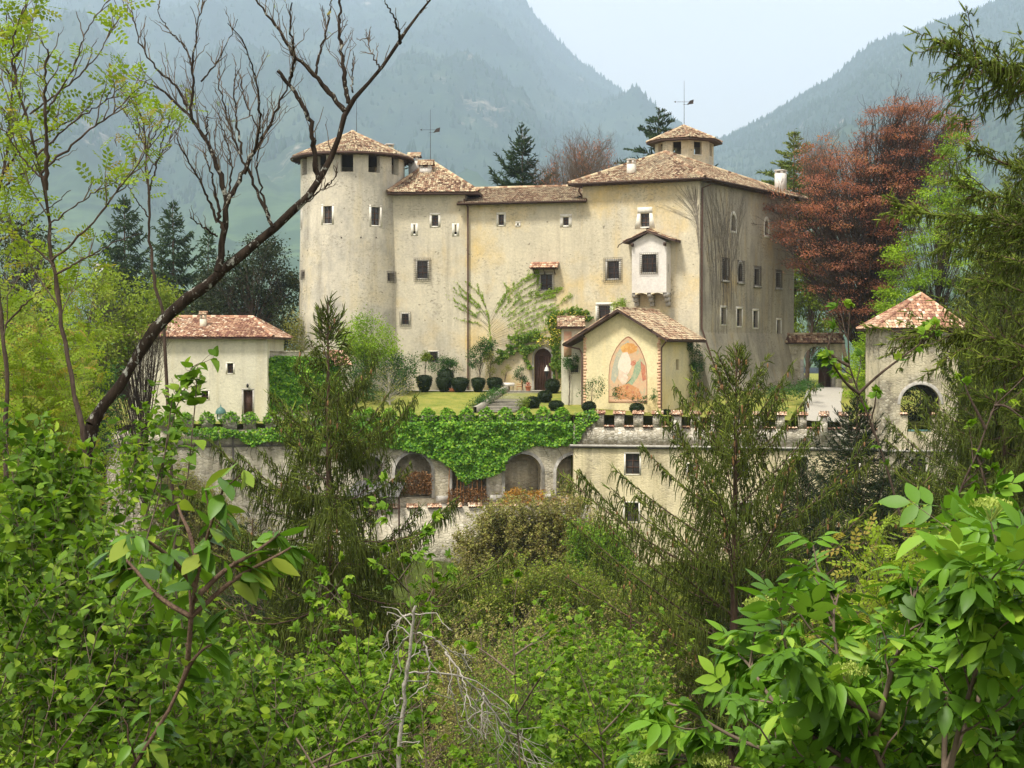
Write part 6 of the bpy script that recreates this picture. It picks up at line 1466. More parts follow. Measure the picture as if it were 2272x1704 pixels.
# dry golden leaves and litter in the arches
def heap(name, label, plane, mask, n, size, mat, d0, d1, cat='leaf pile'):
    q = sample_poly(mask, n); pos = np.array([plane(*plane.pix(x, y), d0 + (d1 - d0) * R.random()) for x, y in q]); D = nrm(R.normal(0, 1, (n, 3)) + (0, -.3, .3)); X, Yv, Z = frames(D)
    V, Fc, c_ = inst(DIAM[0], DIAM[1], X, Yv, Z, pos, size * (.6 + .8 * R.random(n))); mb = MB(); mb.add(V, Fc, np.repeat(R.random(n), c_)); o = mb.build(name, M[mat], None); tag(o, label, cat)
heap('dry_hedge', 'golden brown dry hedge in front of the clear middle arch', PV, [(1115, 1092), (1140, 1080), (1170, 1088), (1205, 1085), (1205, 1125), (1180, 1140), (1115, 1145)], 2600, .17, 'lf_autumn', -.2, -1.5, 'hedge')
heap('dry_hedge', 'sparse orange dry twigs below the right arch beside the stone building', PV, [(1220, 1100), (1270, 1090), (1270, 1150), (1230, 1150)], 600, .15, 'lf_autumn', -.2, -1.5, 'hedge')
heap('leaf_pile', 'brown heap of dead leaves under the left arch', PV, [(880, 1070), (900, 1048), (940, 1045), (957, 1055), (957, 1095), (870, 1095)], 1800, .17, 'lf_litter', .2, -.6)
heap('leaf_pile', 'reddish dry bed behind the bean poles under the ivy', PV, [(995, 1085), (1075, 1080), (1085, 1115), (990, 1115)], 1300, .16, 'lf_litter', .1, -.8)
for k, px in enumerate([993, 997, 1012, 1020, 1026, 1040, 1046, 1058, 1066]):
    u, v = PV.pix(px, 1118); h = 1.7 + 1.4 * R.random() + (2.4 if k == 0 else 0); o = MB().tube([PV(u, v - .4, -.5), PV(u + R.normal(0, .12), v + h, -.3)], [.04, .02], 5).build('bean_pole', M['straw'], None)
    tag(o, 'tallest thin bean pole, standing left of the others under the ivy' if k == 0 else 'thin wooden bean pole in the row under the hanging ivy', 'pole', 'bean poles under the ivy')
small('evergreen_hedge', 'dark evergreen hedge seen through the arch of the gate tower', [(1960, 840), (2110, 840), (2110, 970), (1960, 970)], 127.5, .8, 60, .8, 7000, .2, 'lf_yew', (2040, 127.5), flat=.9, r0=.1)
# ------------------------------------------------------------------ valley trees in front of the castle
spruce('spruce_tree', 'tall drooping spruce in front of the arcade, left of centre', 'tree', at(727, 670, 45), gz(-5.8, 45), 6.8, 1.0, 6, 50, 26, .74, .016, 1.0, 62, 0, 'lf_spruce', cones=120, needles=6, nl=.06, zmin=-17, shape=1.0, width=.2, rag=.5, droop=.12, gk=1.75)
spruce('spruce_tree', 'drooping spruce with brown cones in front of the yellowish stone building', 'tree', at(1634, 775, 45), gz(7, 45), 6.6, .8, 5, 27, 16, .66, .016, 1.0, 66, 26, 'lf_spruce', cones=320, needles=8, nl=.06, zmin=-17, shape=.95, width=.16, rag=.5, droop=.03, gk=2.3)
spruce('fir_tree', 'dense dark fir left of the gate tower foot', 'tree', at(1902, 880, 66), gz(16, 66), 5.4, .45, 6, 44, 22, .5, .016, .5, 45, 5, 'lf_fir', needles=8, nl=.07, zmin=-20, shape=.95, width=.28, rag=.5, gk=2.4)
spruce('fir_tree', 'dark fir behind the drooping spruce, filling the gap above the elder', 'tree', at(1770, 1020, 58), gz(12, 58), 5.4, .48, 6, 40, 20, .5, .016, .6, 45, 0, 'lf_fir', needles=7, nl=.07, zmin=-20, shape=.75, width=.32, rag=.5)
spruce('spruce_tree', 'dark spruce at the right edge below the gate tower', 'tree', at(2235, 560, 62), gz(21, 62), 6.2, .55, 6, 34, 18, .8, .018, .95, 50, -4, 'lf_spruce', needles=6, nl=.06, zmin=-20, shape=.9, width=.26, rag=.5, gk=2.2)
spruce('fir_tree', 'low dark fir at the foot of the left drooping spruce', 'tree', at(560, 1150, 52), gz(-9, 52), 4.8, .5, 6, 11, 8, .6, .02, .8, 40, -10, 'lf_fir', needles=5, nl=.06, zmin=-22, shape=.75, width=.3)
spruce('fir_tree', 'low dark fir below the center of the wall, left of the drooping spruce with cones', 'tree', at(960, 1265, 38), gz(-2, 38), 4.0, .42, 6, 12, 8, .5, .016, .9, 40, -12, 'lf_spruce', needles=5, nl=.05, zmin=-19, shape=.8, width=.3)
spruce('fir_tree', 'dark small spruce in the shade under the two drooping spruces', 'tree', at(1400, 1330, 42), gz(3.5, 42), 4.0, .45, 6, 11, 8, .5, .017, .9, 40, -12, 'lf_spruce', needles=5, nl=.05, zmin=-20, shape=.8, width=.3)

# near spruce whose branches hang into the picture from the right
t = thing('spruce_tree', 'near spruce outside the right edge, its branches hanging into view', 'tree', (7.6, 17, gz(7.6, 17)))
mb = MB(); g0 = gz(7.6, 17); mb.tube([(7.6, 17, g0), (7.65, 17, 0), (7.6, 17, 8)], [.24, .2, .12], 10); mb.build('trunk', M['bark_red'], t, True)
nb = [([(2560, 150), (2330, 175), (2230, 150), (2150, 135), (2085, 88)], 15), ([(2560, 260), (2340, 215), (2260, 190), (2200, 170)], 16), ([(2560, 420), (2360, 400), (2270, 380), (2200, 350), (2150, 325)], 17), ([(2560, 520), (2360, 490), (2240, 440), (2150, 420), (2110, 380)], 18), ([(2560, 560), (2330, 520), (2200, 490), (2080, 480), (1990, 455)], 19), ([(2560, 640), (2330, 600), (2200, 560), (2100, 540)], 20), ([(2560, 740), (2360, 700), (2260, 640), (2190, 620)], 18), ([(2560, 800), (2330, 790), (2220, 750), (2110, 735), (2020, 730), (1998, 745)], 19), ([(2560, 860), (2360, 850), (2250, 800), (2160, 790)], 18), ([(2560, 980), (2360, 960), (2240, 900), (2170, 890)], 20)]
P = np.array([smooth_path([at(*p, Y + (17 - Y) * (1 - i / (len(l) - 1)) ** 2) for i, p in enumerate(l)], 12) for l, Y in nb]); Lb = np.linalg.norm(np.diff(P, axis=1), axis=2).sum(1)
sub = grow(P, 9, .28, .7, -.02, 12, .3, 1, .03, .25, .9, curl=-.15); Ls = np.linalg.norm(np.diff(sub, axis=1), axis=2).sum(1)
mb = MB(); V, Fc = tubes(P, radii(P, .03, .006), 6); mb.add(V, Fc); V, Fc = tubes(sub, radii(sub, .008, .003), 4); mb.add(V, Fc); mb.build('branches', M['bark_red'], t)
mb = MB(); fronds(P, Lb, np.full(len(P), .9), 50, 50, .34, .009, mb, .1, 46, .03, (.1, .55), .07); fronds(sub, Ls, np.full(len(sub), .85), 48, 44, .3, .008, mb, .16, 46, .03, (.1, .6), .07); mb.build('crown', M['lf_spruce'], t)

# fine thicket below the arcade
thk = [('olive brown thicket of fine budding twigs in the lower centre', (1200, 30), [(960, 1480), (1060, 1410), (1180, 1380), (1380, 1420), (1480, 1500), (1450, 1640), (1000, 1640)], 26, 33, 'lf_brown', .042, 120), ('light olive thicket of fine twigs between dead wood and elder', (1300, 22), [(1040, 1540), (1180, 1450), (1330, 1460), (1420, 1560), (1400, 1704), (1040, 1704)], 19, 24, 'lf_maple', .032, 120), ('brown budding thicket below the golden hedge', (1180, 104), [(1000, 1230), (1060, 1180), (1130, 1130), (1230, 1100), (1290, 1130), (1330, 1240), (1290, 1330), (1020, 1330)], 101, 104, 'lf_brown', .13, 190), ('light green budding thicket beside the yellowish stone building', (1330, 100), [(1270, 1200), (1330, 1190), (1400, 1240), (1430, 1320), (1380, 1400), (1280, 1380)], 96, 100, 'lf_maple', .12, 120), ('grey green thicket in the centre of the valley', (1230, 80), [(1040, 1330), (1130, 1290), (1300, 1290), (1420, 1380), (1400, 1480), (1080, 1480)], 76, 82, 'lf_mid', .1, 200), ('brown thicket against the left terrace wall', (650, 110), [(330, 1080), (420, 1060), (470, 1130), (430, 1240), (330, 1240)], 106, 110, 'lf_brown', .12, 60),
       ('dusky thicket on the valley floor under the right fir', (1650, 75), [(1420, 1300), (1600, 1280), (1800, 1300), (1900, 1400), (1700, 1480), (1440, 1470)], 70, 78, 'lf_mid', .1, 130), ('tall grey thicket hiding the lower wall beneath the gate tower', (2050, 100), [(1960, 1080), (2140, 1060), (2260, 1120), (2260, 1300), (1960, 1300)], 96, 102, 'lf_mid', .13, 90)]
for lab, b, mk, Y0, Y1, mt, sz, n in thk:
    bush('thicket', lab, 'thicket', mk, Y0, Y1, n, b, DIAM, sz * 1.25, mt, 'bark_twig', 1.9, .3, 1.6 if sz > .06 else .8, 3, 8 if sz > .06 else 16, .03 if sz > .06 else .014, 'budding thickets in the valley', .3, .6, spread=2.2, s0=.4)

# undergrowth covering the slope
m = 42000; y = 14 + 96 * R.random(m) ** .8; x = (R.random(m) * 2 - 1) * (y * .42 + 3); z = gz(x, y) + R.random(m) ** 1.5 * np.minimum(2.2, y * .05); pos = np.stack((x, y, z), 1)
D = nrm(R.normal(0, 1, (m, 3)) + (0, 0, .8)); X, Yv, Z = frames(D); V, Fc, c_ = inst(PALM[0], PALM[1], X, Yv, Z, pos, (.1 + .0045 * y) * (.5 + R.random(m)))
mb = MB(); mb.add(V, Fc, np.repeat(R.random(m), c_)); o = mb.build('undergrowth', M['lf_mid'], None, False, 'stuff'); tag(o, 'low leafy undergrowth carpeting the valley slope', 'undergrowth')

# ------------------------------------------------------------------ bare leaning tree
Q = .60277
def zz(lines): return [[(x * Q, y * Q) for x, y in l] for l in lines]
def limb_tree(name, label, base_ext, Y, limbs, twig=None, bark='bark_lichen', dY=.25, leaf=None, trunk_ext=None):
    """limbs: list of (radius at start in picture units, radius at end, polyline)"""
    k = Y / F; L = []; RR = []
    for r0, r1, ln in limbs:
        pts = smooth_path(stack_paths(zz([ln]), Y, 26, dY)[0], 26); pts[1:-1] += R.normal(0, .0016 * Y / 3, (24, 3)); L.append(pts); RR.append(np.linspace(r0, r1, 26) * Q * k * .7)
    L = np.array(L); RR = np.array(RR); b = L[0, 0]; x0, y0 = b[0] + base_ext[0], b[1] + base_ext[1]; g0 = float(gz(x0, y0))
    t = thing(name, label, 'tree', (x0, y0, g0))
    mb = MB(); mb.tube(smooth_path([(x0, y0, g0 - .1), (x0 * .6 + b[0] * .4, y0, g0 * .5 + b[2] * .5), b], 10), [RR[0, 0] * 1.25, RR[0, 0]], 9)
    wob = 1 + .12 * R.normal(0, 1, (1, 26)); V, Fc = tubes(L[:1], RR[:1] * wob, 12); mb.add(V, Fc)
    mb.build('trunk', M[bark], t, True)
    mb = MB(); V, Fc = tubes(L[1:], RR[1:] * (1 + .1 * R.normal(0, 1, RR[1:].shape)), 7); mb.add(V, Fc); mb.build('branches', M[bark], t, True)
    return t, L, RR
limbs = [(36, 5, [(340, 1560), (400, 1480), (470, 1370), (560, 1220), (640, 1140), (760, 1040), (850, 970), (950, 890), (1040, 820), (1110, 750), (1170, 670), (1220, 590), (1245, 510), (1275, 410), (1305, 350), (1380, 280), (1440, 200), (1490, 120), (1540, 50), (1600, -20)]),
         (14, 4, [(1268, 408), (1220, 350), (1170, 290), (1130, 250), (1090, 215), (1060, 170), (1020, 100), (980, 50), (930, -20)]), (13, 6, [(1282, 380), (1265, 280), (1255, 180), (1248, 100), (1250, -20)]), (8, 3, [(1168, 290), (1165, 230), (1190, 150), (1210, 80), (1225, -20)]),
         (15, 9, [(1170, 660), (1158, 590), (1155, 520), (1140, 440), (1110, 370), (1060, 310), (1022, 260)]), (8, 3, [(1062, 312), (1080, 240), (1085, 180), (1060, 90), (1075, 10)]), (8, 2, [(1470, 160), (1470, 110), (1440, 50), (1415, -10)]), (5, 1.5, [(1400, 260), (1370, 200), (1350, 140)]),
         (19, 5, [(800, 1000), (815, 930), (830, 830), (838, 760), (815, 650), (780, 560), (740, 490), (700, 430), (650, 380), (600, 335), (555, 310)]), (13, 3, [(838, 750), (880, 660), (930, 570), (980, 490), (1020, 410), (1050, 340), (1065, 280), (1090, 220)]), (9, 2, [(715, 450), (700, 420), (715, 350), (705, 250), (720, 150), (730, 80), (745, -10)]), (8, 2, [(690, 390), (640, 310), (590, 260), (545, 215), (510, 150), (485, 40)]), (5, 1.5, [(707, 250), (690, 180), (640, 130), (590, 70), (580, 15)]),
         (11, 2, [(825, 860), (800, 760), (780, 640), (750, 560)]), (10, 3, [(1005, 835), (960, 740), (920, 650), (880, 560), (850, 480), (825, 380), (800, 280)]), (8, 2, [(900, 640), (940, 540), (960, 450), (955, 380), (940, 270), (890, 140), (838, 85)]), (7, 1.5, [(890, 570), (870, 450), (860, 330), (870, 240)]), (8, 2, [(800, 820), (750, 690), (700, 600), (655, 530), (640, 480)]), (7, 2, [(985, 800), (960, 700), (940, 600), (970, 480), (970, 400)]), (6, 1.5, [(840, 720), (860, 600), (820, 480), (800, 380)]), (6, 2, [(800, 870), (740, 830), (700, 800)]), (5, 1.5, [(960, 490), (900, 380), (880, 260)]), (6, 1.5, [(760, 520), (765, 440), (755, 390)]), (5, 1.5, [(1130, 740), (1200, 690), (1245, 640), (1230, 610)]), (5, 1.5, [(740, 300), (800, 230), (850, 130), (875, 70)]), (5, 1, [(1300, 340), (1298, 250), (1298, 185)])]
t, L, RR = limb_tree('bare_tree', 'leaning lichened bare tree crossing in front of the round tower', (-1.2, .4), 12.0, limbs)
mb = MB(); T1 = grow(L[1:], 11, .24, .6, .35, 6, .25, 1, .06, .1, .9); T0 = grow(L[:1, 12:], 2.2, .07, .7, .5, 6, .0, 1, .06, .15, .6); T1 = np.concatenate((T1, T0)); V, Fc = tubes(T1, radii(T1, .0048, .002), 4); mb.add(V, Fc)
T2 = grow(T1, 6, .5, .6, .25, 5, .2, 1, .08, .06, .5); V, Fc = tubes(T2, radii(T2, .0028, .0014), 3); mb.add(V, Fc); mb.build('twigs', M['bark_twig'], t)
mb = MB(); p, T = along(T2, .35, .3, 1); put_leaves(mb, p, T, LOCUST, .05, 1, .1); mb.build('buds', M['lf_locust'], t)

# locust trees at the upper left
loc1 = [(14, 5, [(320, 1700), (280, 1480), (235, 1240), (195, 970), (170, 720), (140, 590), (100, 430), (50, 290), (-20, 200)]), (13, 5, [(170, 700), (175, 560), (165, 430), (165, 310), (175, 180)]), (7, 2, [(190, 960), (300, 870), (420, 720), (500, 620), (560, 520), (622, 460)]), (7, 2, [(150, 640), (230, 560), (330, 480), (420, 420), (500, 330), (560, 290)]), (6, 2, [(140, 570), (250, 460), (380, 380), (470, 300)]), (6, 2, [(110, 420), (200, 350), (300, 270), (380, 180), (430, 60)]), (7, 2, [(60, 310), (40, 200), (60, 100), (95, -10)]), (6, 2, [(200, 980), (120, 900), (40, 850), (-20, 830)]), (6, 2, [(205, 1010), (300, 960), (420, 890), (520, 860)]), (5, 2, [(180, 830), (270, 760), (380, 690), (470, 640)]), (6, 2, [(165, 660), (90, 600), (30, 500), (-10, 440)]), (6, 2, [(170, 420), (230, 320), (290, 210), (320, 100), (400, 0)])]
loc2 = [(13, 5, [(20, 1700), (30, 1400), (5, 1150), (-20, 900), (0, 700), (20, 560), (60, 470), (110, 380)]), (7, 2, [(0, 700), (60, 650), (140, 600), (220, 590)]), (8, 3, [(25, 560), (40, 400), (60, 200), (90, 60), (110, -20)]), (6, 2, [(10, 640), (80, 540), (200, 480), (300, 420)]), (6, 2, [(-10, 900), (80, 830), (180, 770), (260, 700)]), (6, 2, [(20, 1200), (100, 1100), (190, 1050), (300, 1010)])]
loc3 = [(9, 3, [(600, 1150), (575, 1060), (545, 900), (550, 750), (545, 650), (530, 500), (510, 380), (480, 320)]), (5, 2, [(548, 720), (580, 600), (600, 500), (630, 420)]), (4, 1.5, [(540, 560), (580, 480), (610, 410)]), (4, 1.5, [(548, 800), (480, 700), (440, 620)]), (4, 1.5, [(545, 640), (600, 560), (650, 470), (670, 480)]), (4, 1.5, [(535, 540), (490, 470), (470, 420)])]
for nm, lab, limbs_, Y, be, nl_, sz in (('locust_tree', 'young locust tree with dotted yellow green leaves, thick slanting trunk at upper left', loc1, 11.0, (.3, 0), 9.0, .17), ('locust_tree', 'locust tree at the far left edge with dark trunk', loc2, 13.0, (.2, 0), 9.0, .19), ('locust_tree', 'slim locust sapling rising behind the leaning bare trunk', loc3, 14.5, (.3, 0), 7, .16)):
    t, L, RR = limb_tree(nm, lab, be, Y, limbs_, bark='bark')
    T1 = grow(L, 4.2, .3, .6, .3, 6, .3, 1, .07, .15, 1.0); T2 = grow(T1, 3.5, .5, .6, .25, 5, .3, 1, .08, .08, .5)
    mb = MB(); V, Fc = tubes(T1, radii(T1, .006, .0025), 4); mb.add(V, Fc); V, Fc = tubes(T2, radii(T2, .003, .0015), 3); mb.add(V, Fc); mb.build('twigs', M['bark_twig'], t)
    mb = MB()
    for S_, nn in ((T1, nl_), (T2, nl_ * 1.5), (L[1:], nl_ * .5)):
        p, T = along(S_, nn, .35, 1.02); px = CX + p[:, 0] / p[:, 1] * F; py = HY - p[:, 2] / p[:, 1] * F
        cl = np.array([mnoise.noise(Vector((a * 2.2, b * 2.2, c_ * 2.2))) for a, b, c_ in p]); keep = cl > (-.2 if nm == 'locust_tree' else 0); p, T = p[keep], T[keep]
        put_leaves(mb, p, T, LOCUST, sz, .9, .1, .5)
    mb.build('foliage', M['lf_locust'], t)
    p, T = along(T2, .8, .5, 1.0); m = len(p); e = p.copy(); Qp = np.stack((e, e - (0, 0, .03) + R.normal(0, .01, (m, 3)), e - (0, 0, .075) + R.normal(0, .012, (m, 3))), 1); V, Fc = tubes(Qp, np.tile([.002, .006, .002], (m, 1)), 4); mb = MB(); mb.add(V, Fc); mb.build('seed_pods', M['bark_twig'], t, False, 'stuff')

# ------------------------------------------------------------------ foreground bushes
left_masks = [('leafy bright green bush filling the lower left corner', [(0, 1250), (260, 1180), (400, 1320), (440, 1480), (400, 1704), (0, 1704)], 5.2, 7.0, 44, (120, 6.2), .05), ('leafy green bush on the left edge below the locust trunks', [(0, 960), (110, 940), (190, 1030), (230, 1150), (280, 1280), (0, 1320)], 6.2, 8.0, 32, (60, 7.4), .06), ('loose green bush in front of the left terrace wall', [(150, 1190), (240, 1180), (340, 1240), (430, 1320), (470, 1400), (330, 1460), (200, 1340)], 7.5, 9.0, 24, (260, 8.4), .06), ('yellow green sprays before the pale house', [(280, 920), (340, 890), (390, 930), (370, 960), (290, 980)], 9, 10.5, 5, (300, 9.8), .055), ('feathery yellow green bush below the locust trunks on the left', [(0, 600), (120, 590), (200, 640), (230, 760), (200, 900), (0, 960)], 14, 18, 26, (90, 16), .17), ('young green shrub low in the left foreground', [(380, 1450), (560, 1420), (640, 1560), (640, 1704), (380, 1704)], 5.5, 7.0, 26, (500, 6.4), .05)]
for lab, mk, Y0, Y1, n, b, sz in left_masks:
    bush('leafy_bush', lab, 'bush', mk, Y0, Y1, n, b, OVAL if sz < .07 else LOCUST, sz, 'lf_horn' if sz < .07 else 'lf_locust', 'bark_twig', 7 if sz < .07 else 3, .3, .2 if sz < .07 else .5, 3, 26 if sz < .07 else 8, .007, 'leafy bushes on the left', .12, .9, spread=.25, s0=.4)
bush('leafy_bush', 'single long leafy spray reaching across the pale house wall', 'bush', [(425, 800), (445, 795), (445, 815), (430, 820)], 6.4, 6.6, 3, (240, 6.8), BROAD, .055, 'lf_horn', 'bark_twig', 3, .1, .1, 0, 20, .008, 'leafy bushes on the left', .1, .8, spread=.08, s0=.55)
# cherry branches with large drooping leaves
def sprig(name, label, cat, lines, Y, r0, leaf, size, mat, n_leaf, tw, tmax, droop, base, bark='bark_twig', umbels=0, side=.8, dY=.1, jit=.3, roll=.5, s0=.35, group=None):
    P = stack_paths(lines, Y, 14, dY)
    for i in range(1, len(P)):
        A_ = P[:i].reshape(-1, 3); j = np.argmin(np.linalg.norm(A_ - P[i, 0], axis=1)); P[i] += (A_[j] - P[i, 0]) * ((1 - np.linspace(0, 1, 14)) ** 2)[:, None]
    b = P[0, 0]; bx, by = base; g0 = float(gz(bx, by))
    t = thing(name, label, cat, (bx, by, g0), group); mb = MB(); mb.tube(smooth_path([(bx, by, g0 - .05), (bx * .5 + b[0] * .5, by * .5 + b[1] * .5, g0 * .35 + b[2] * .65), b], 10), [r0 * 2, r0], 6)
    V, Fc = tubes(P, radii(P, r0, r0 * .35), 6); mb.add(V, Fc)
    T1 = grow(P, tw, .3, .75, .15, 5, s0, 1, .05, .03, tmax) if tw else np.zeros((0, 5, 3))
    if len(T1): V, Fc = tubes(T1, radii(T1, r0 * .4, r0 * .2), 4); mb.add(V, Fc)
    mb.build('stems', M[bark], t, True); mb = MB()
    for S_ in (P, T1):
        if len(S_):
            p, T = along(S_, n_leaf, s0 if S_ is P else .2, 1.02); put_leaves(mb, p, T, leaf, size, side, droop, roll, jit)
            e = S_[:, -1]; Te = nrm(S_[:, -1] - S_[:, -2]); put_leaves(mb, np.repeat(e, 2, 0), np.repeat(Te, 2, 0), leaf, size, .35, droop * .6, roll, jit)
    mb.build('foliage', M[mat], t)
    if umbels:
        src = np.concatenate((P[:, -1], T1[:, -1])) if len(T1) else P[:, -1]; src = src[R.choice(len(src), min(umbels, len(src)), replace=False)]
        for c0 in src:
            m = 420; a = R.random(m) * 6.283; rr = np.sqrt(R.random(m)) * .045; pos = c0 + np.stack((rr * np.cos(a), rr * np.sin(a), .045 - rr * .25 + R.normal(0, .004, m)), 1)
            D = nrm(R.normal(0, .5, (m, 3)) + (0, 0, 1)); X, Yv, Z = frames(D); mb = MB(); V, Fc, c_ = inst(DIAM[0], DIAM[1], X, Yv, Z, pos, .007 * (.6 + .8 * R.random(m))); mb.add(V, Fc, np.repeat(R.random(m), c_))
            Qs = np.stack((np.tile(c0, (26, 1)), pos[:26]), 1); V, Fc = tubes(Qs, np.full((26, 2), .0008), 3); mb.add(V, Fc); mb.build('flower_umbel', M['lf_umbel'], t)
    return t
ch = [[(150, 1900), (300, 1700), (420, 1500), (425, 1350), (415, 1250)], [(420, 1450), (430, 1300), (470, 1150), (500, 1080), (490, 1060)], [(430, 1360), (510, 1290), (560, 1260), (620, 1230), (645, 1215)], [(425, 1300), (380, 1240), (330, 1200), (300, 1190)], [(430, 1330), (500, 1260), (560, 1230), (600, 1200), (620, 1185)], [(430, 1250), (420, 1180), (400, 1140), (395, 1120)], [(400, 1560), (420, 1480), (450, 1440), (470, 1430)], [(430, 1380), (350, 1330), (290, 1250), (260, 1230)]]
sprig('cherry_sapling', 'cherry sapling with large drooping leaves in the left foreground', 'sapling', ch, 3.6, .008, SLIM, .08, 'lf_cherry', 34, 4, .13, .85, (-1.0, 3.4), 'bark_red', dY=.12, side=.7)
# elder bushes, lower right
el = [[(2150, 1900), (2010, 1704), (1960, 1560), (1900, 1440), (1885, 1330), (1900, 1280)], [(1990, 1600), (2020, 1450), (2060, 1330), (2070, 1270)], [(2010, 1700), (1850, 1600), (1760, 1530), (1700, 1430), (1680, 1415)], [(1990, 1704), (1800, 1650), (1690, 1610), (1620, 1570), (1560, 1530), (1520, 1520)], [(2100, 1800), (1900, 1704), (1700, 1670), (1560, 1640), (1500, 1620)], [(2200, 1800), (2190, 1600), (2220, 1430), (2250, 1300), (2230, 1240)], [(2100, 1700), (2130, 1500), (2150, 1380), (2140, 1300)], [(1950, 1560), (1830, 1470), (1790, 1400), (1770, 1390)], [(2260, 1700), (2280, 1450), (2270, 1250), (2200, 1130)]]
el = [[(x - 40, y + 40) for x, y in l] for l in el]
sprig('elder_bush', 'elder bush with large leaflets and pale green flower heads, lower right', 'bush', el, 3.3, .008, ELDER, .095, 'lf_elder', 26, 10, .18, .35, (.9, 2.9), 'bark_twig', umbels=9, dY=.25, side=.9, roll=.45)
bush('elder_bush', 'second elder bush filling the lower right corner behind the first', 'bush', [(1700, 1704), (1720, 1620), (1900, 1510), (2050, 1410), (2272, 1310), (2272, 1704)], 3.4, 4.6, 26, (2050, 4.2), ELDER, .105, 'lf_elder', 'bark_twig', 6, .3, .22, 0, 15, .009, None, .1, .8, .3, .5, spread=.2, s0=.4, side=.9)
bush('elder_bush', 'elder shoots at the right edge below the gate tower', 'bush', [(2180, 1240), (2272, 1180), (2272, 1300), (2200, 1320)], 3.2, 4.2, 5, (2240, 4.0), ELDER, .14, 'lf_elder', 'bark_twig', 5, .3, .25, 0, 13, .008, None, .1, .8, .3, .5, spread=.15, s0=.5, side=.9)
bush('leafy_bush', 'small leaved light green bush between elder and fir', 'bush', [(1850, 1300), (1980, 1230), (2080, 1240), (2100, 1320), (1900, 1380)], 5.5, 7, 10, (1990, 6.4), LOCUST, .09, 'lf_locust', 'bark_twig', 7, .3, .35, 0, 18, .008, None, .15, .8, spread=.2, s0=.45)
# thin saplings
sprig('sapling', 'thin bare sapling with few leaves in front of the gate tower', 'sapling', [[(2080, 1500), (2020, 1260), (1990, 1110), (1955, 1000), (1930, 930), (1905, 870), (1885, 835), (1880, 750), (1887, 680)], [(1905, 862), (1950, 825), (2010, 785), (2075, 740)], [(1890, 840), (1850, 800), (1835, 775), (1850, 730)], [(1900, 865), (1870, 845), (1838, 790)]], 9.0, .011, PALM, .06, 'lf_maple', 4, 3, .2, .1, (2.5, 8.6), 'bark', dY=.1, s0=.5)
sprig('sapling', 'thin grey sapling at the right edge with a forked stem', 'sapling', [[(2010, 1500), (2080, 1260), (2110, 1140), (2150, 1040), (2185, 975), (2190, 915), (2240, 870), (2290, 820)], [(2165, 1010), (2200, 1120), (2215, 1090)], [(2185, 930), (2150, 880), (2140, 850)], [(2200, 905), (2230, 900), (2272, 930)]], 9.5, .012, PALM, .065, 'lf_maple', 4, 3, .22, .1, (2.9, 9), 'bark', dY=.1, s0=.5)
sp_l = [('maple sapling with tiered light leaves left of the dead wood', [[(700, 1800), (640, 1600), (560, 1400), (500, 1290), (470, 1240)], [(640, 1590), (680, 1450), (700, 1360), (720, 1280)], [(600, 1500), (540, 1430), (500, 1420)], [(620, 1540), (690, 1500), (740, 1480)]], 8.0), ('maple sapling with spread leaves in the lower centre', [[(900, 1850), (830, 1650), (800, 1500), (790, 1400), (770, 1330)], [(820, 1600), (870, 1480), (930, 1420), (960, 1380)], [(810, 1550), (740, 1460), (700, 1430)], [(840, 1650), (900, 1580), (950, 1540)]], 7.5), ('thin upright sapling with round leaves right of the dead wood', [[(1165, 1850), (1150, 1650), (1140, 1450), (1140, 1330), (1150, 1280)], [(1145, 1500), (1070, 1440), (1020, 1420)], [(1148, 1600), (1200, 1500), (1260, 1440)], [(1140, 1450), (1190, 1420), (1220, 1400)]], 7.0), ('sapling with bright leaves at the lower centre edge', [[(700, 1900), (720, 1720), (760, 1600), (800, 1540)], [(730, 1700), (650, 1620), (600, 1560)], [(740, 1680), (830, 1620), (900, 1590)], [(720, 1720), (800, 1680), (880, 1660)]], 6.0), ('sapling with pale leaves in the gap left of the elder', [[(1350, 1850), (1340, 1700), (1330, 1600), (1290, 1500), (1270, 1450)], [(1335, 1640), (1400, 1560), (1440, 1500)], [(1340, 1690), (1270, 1620), (1220, 1600)]], 7.5), ('dark sapling with feathery leaves above the dead wood', [[(950, 1750), (930, 1500), (915, 1350), (880, 1200), (850, 1130)], [(920, 1400), (960, 1300), (1000, 1260)], [(910, 1330), (860, 1260), (830, 1250)], [(900, 1280), (940, 1210), (950, 1170)]], 10.0)]
for lab, ls, Y in sp_l:
    b = at(ls[0][0][0], 1800, Y); sprig('sapling', lab, 'sapling', ls, Y, .006, PALM, .047 * Y / 7.5, 'lf_maple', 8, 5, .28, .2, (b[0], Y), 'bark_twig', dY=.35, s0=.3, group='leafy saplings in the valley')
low = [('low green shrub along the lower edge left of centre', [(640, 1704), (620, 1620), (720, 1590), (850, 1620), (860, 1704)], 7.5, 9, 22, (820, 7)), ('low sparse shrub along the lower edge right of centre', [(1020, 1704), (1050, 1640), (1180, 1600), (1300, 1620), (1450, 1600), (1500, 1704)], 10, 13, 26, (1250, 11)), ('bushy shrub under the left drooping spruce', [(480, 1480), (600, 1450), (760, 1480), (900, 1470), (940, 1560), (800, 1620), (520, 1600)], 14, 18, 30, (700, 18)), ('bushy shrub below the coned spruce', [(1150, 1420), (1300, 1380), (1450, 1420), (1480, 1560), (1300, 1600), (1150, 1560)], 18, 24, 40, (1320, 21))]
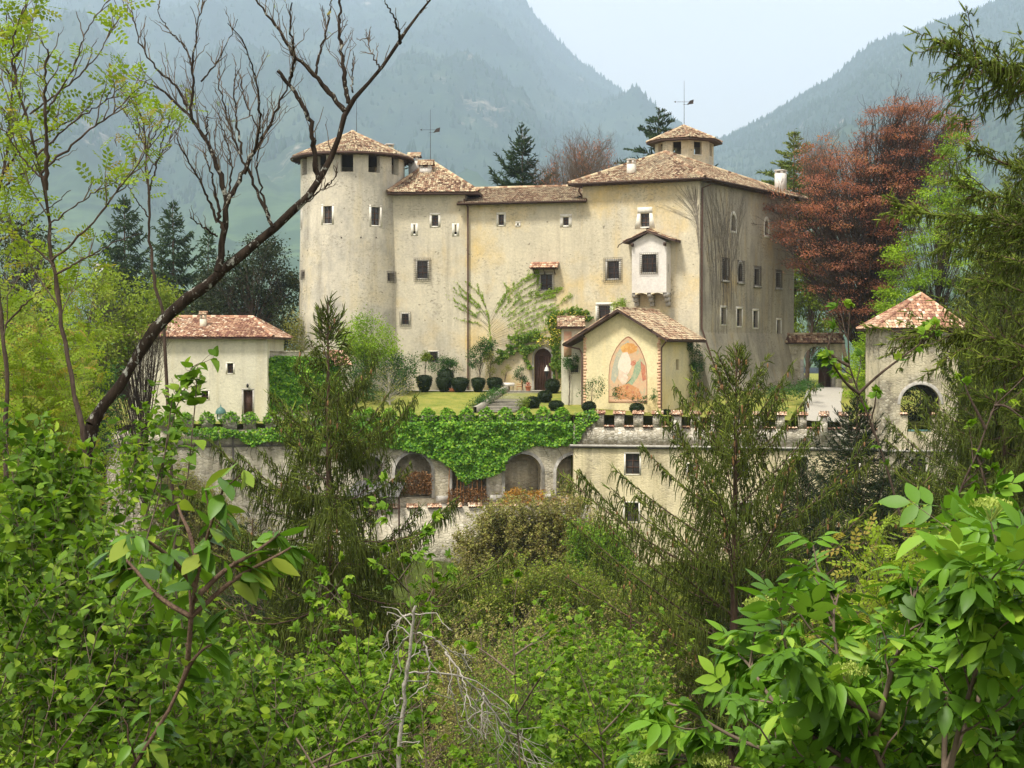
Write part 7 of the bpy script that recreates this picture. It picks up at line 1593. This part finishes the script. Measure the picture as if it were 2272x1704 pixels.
for lab, mk, Y0, Y1, n, b in low: bush('shrub', lab, 'shrub', mk, Y0, Y1, n, b, PALM, .0058 * (Y0 + Y1) / 2 if Y0 < 15 else .065, 'lf_maple' if Y0 < 15 else 'lf_maple', 'bark_twig', 2.6, .3, .6, 3, 11 if Y0 < 15 else 10, .01, 'low shrubs in the valley', .2, .8, spread=.5, s0=.35)

# dead broken tree in the valley
dd = [(13, 7, [(1462, 2900), (1480, 2650), (1500, 2450), (1520, 2300), (1530, 2230)]), (5, 2, [(1525, 2330), (1480, 2360), (1450, 2420), (1440, 2480)]), (5, 2, [(1535, 2330), (1600, 2350), (1660, 2400), (1750, 2420)]), (6, 3, [(1500, 2480), (1600, 2470), (1700, 2490), (1790, 2560), (1830, 2650), (1890, 2740), (1960, 2820)]), (7, 2, [(1520, 2260), (1470, 2270), (1430, 2330)]), (7, 3, [(1490, 2560), (1450, 2620), (1420, 2700)]), (6, 2, [(1560, 2360), (1590, 2450), (1560, 2560)]), (6, 2, [(1640, 2400), (1700, 2480), (1720, 2560)]), (6, 2, [(1780, 2550), (1770, 2640), (1790, 2720)])]
t, L, RR = limb_tree('dead_tree', 'broken pale dead tree with drooping bleached branches, lower centre', (.1, 0), 7.2, dd, bark='bark_pale', dY=.3)
mb = MB(); T1 = grow(L, 12, .35, .8, -.25, 6, .2, 1, .1, .1, .7, curl=-.3); V, Fc = tubes(T1, radii(T1, .004, .0015), 4); mb.add(V, Fc); T2 = grow(T1, 6, .5, .8, -.1, 5, .2, 1, .1, .05, .35); V, Fc = tubes(T2, radii(T2, .002, .001), 3); mb.add(V, Fc); mb.build('twigs', M['bark_pale'], t)

# ------------------------------------------------------------------ air
n = bpy.data.materials.new('haze_air'); n.use_nodes = True; nt = n.node_tree; nt.nodes.remove(nt.nodes['Principled BSDF'])
pv = nt.nodes.new('ShaderNodeVolumePrincipled'); pv.inputs['Color'].default_value = (.69, .835, 1.0, 1); pv.inputs['Density'].default_value = HAZE; pv.inputs['Anisotropy'].default_value = .2
nt.links.new(pv.outputs[0], nt.nodes['Material Output'].inputs['Volume'])
mb = MB(); mb.box((0, 6470, 1600), (19000, 13060, 3300)); o = mb.build('haze', n, None, False, 'stuff'); tag(o, 'pale blue air between the castle and the mountains', 'haze')
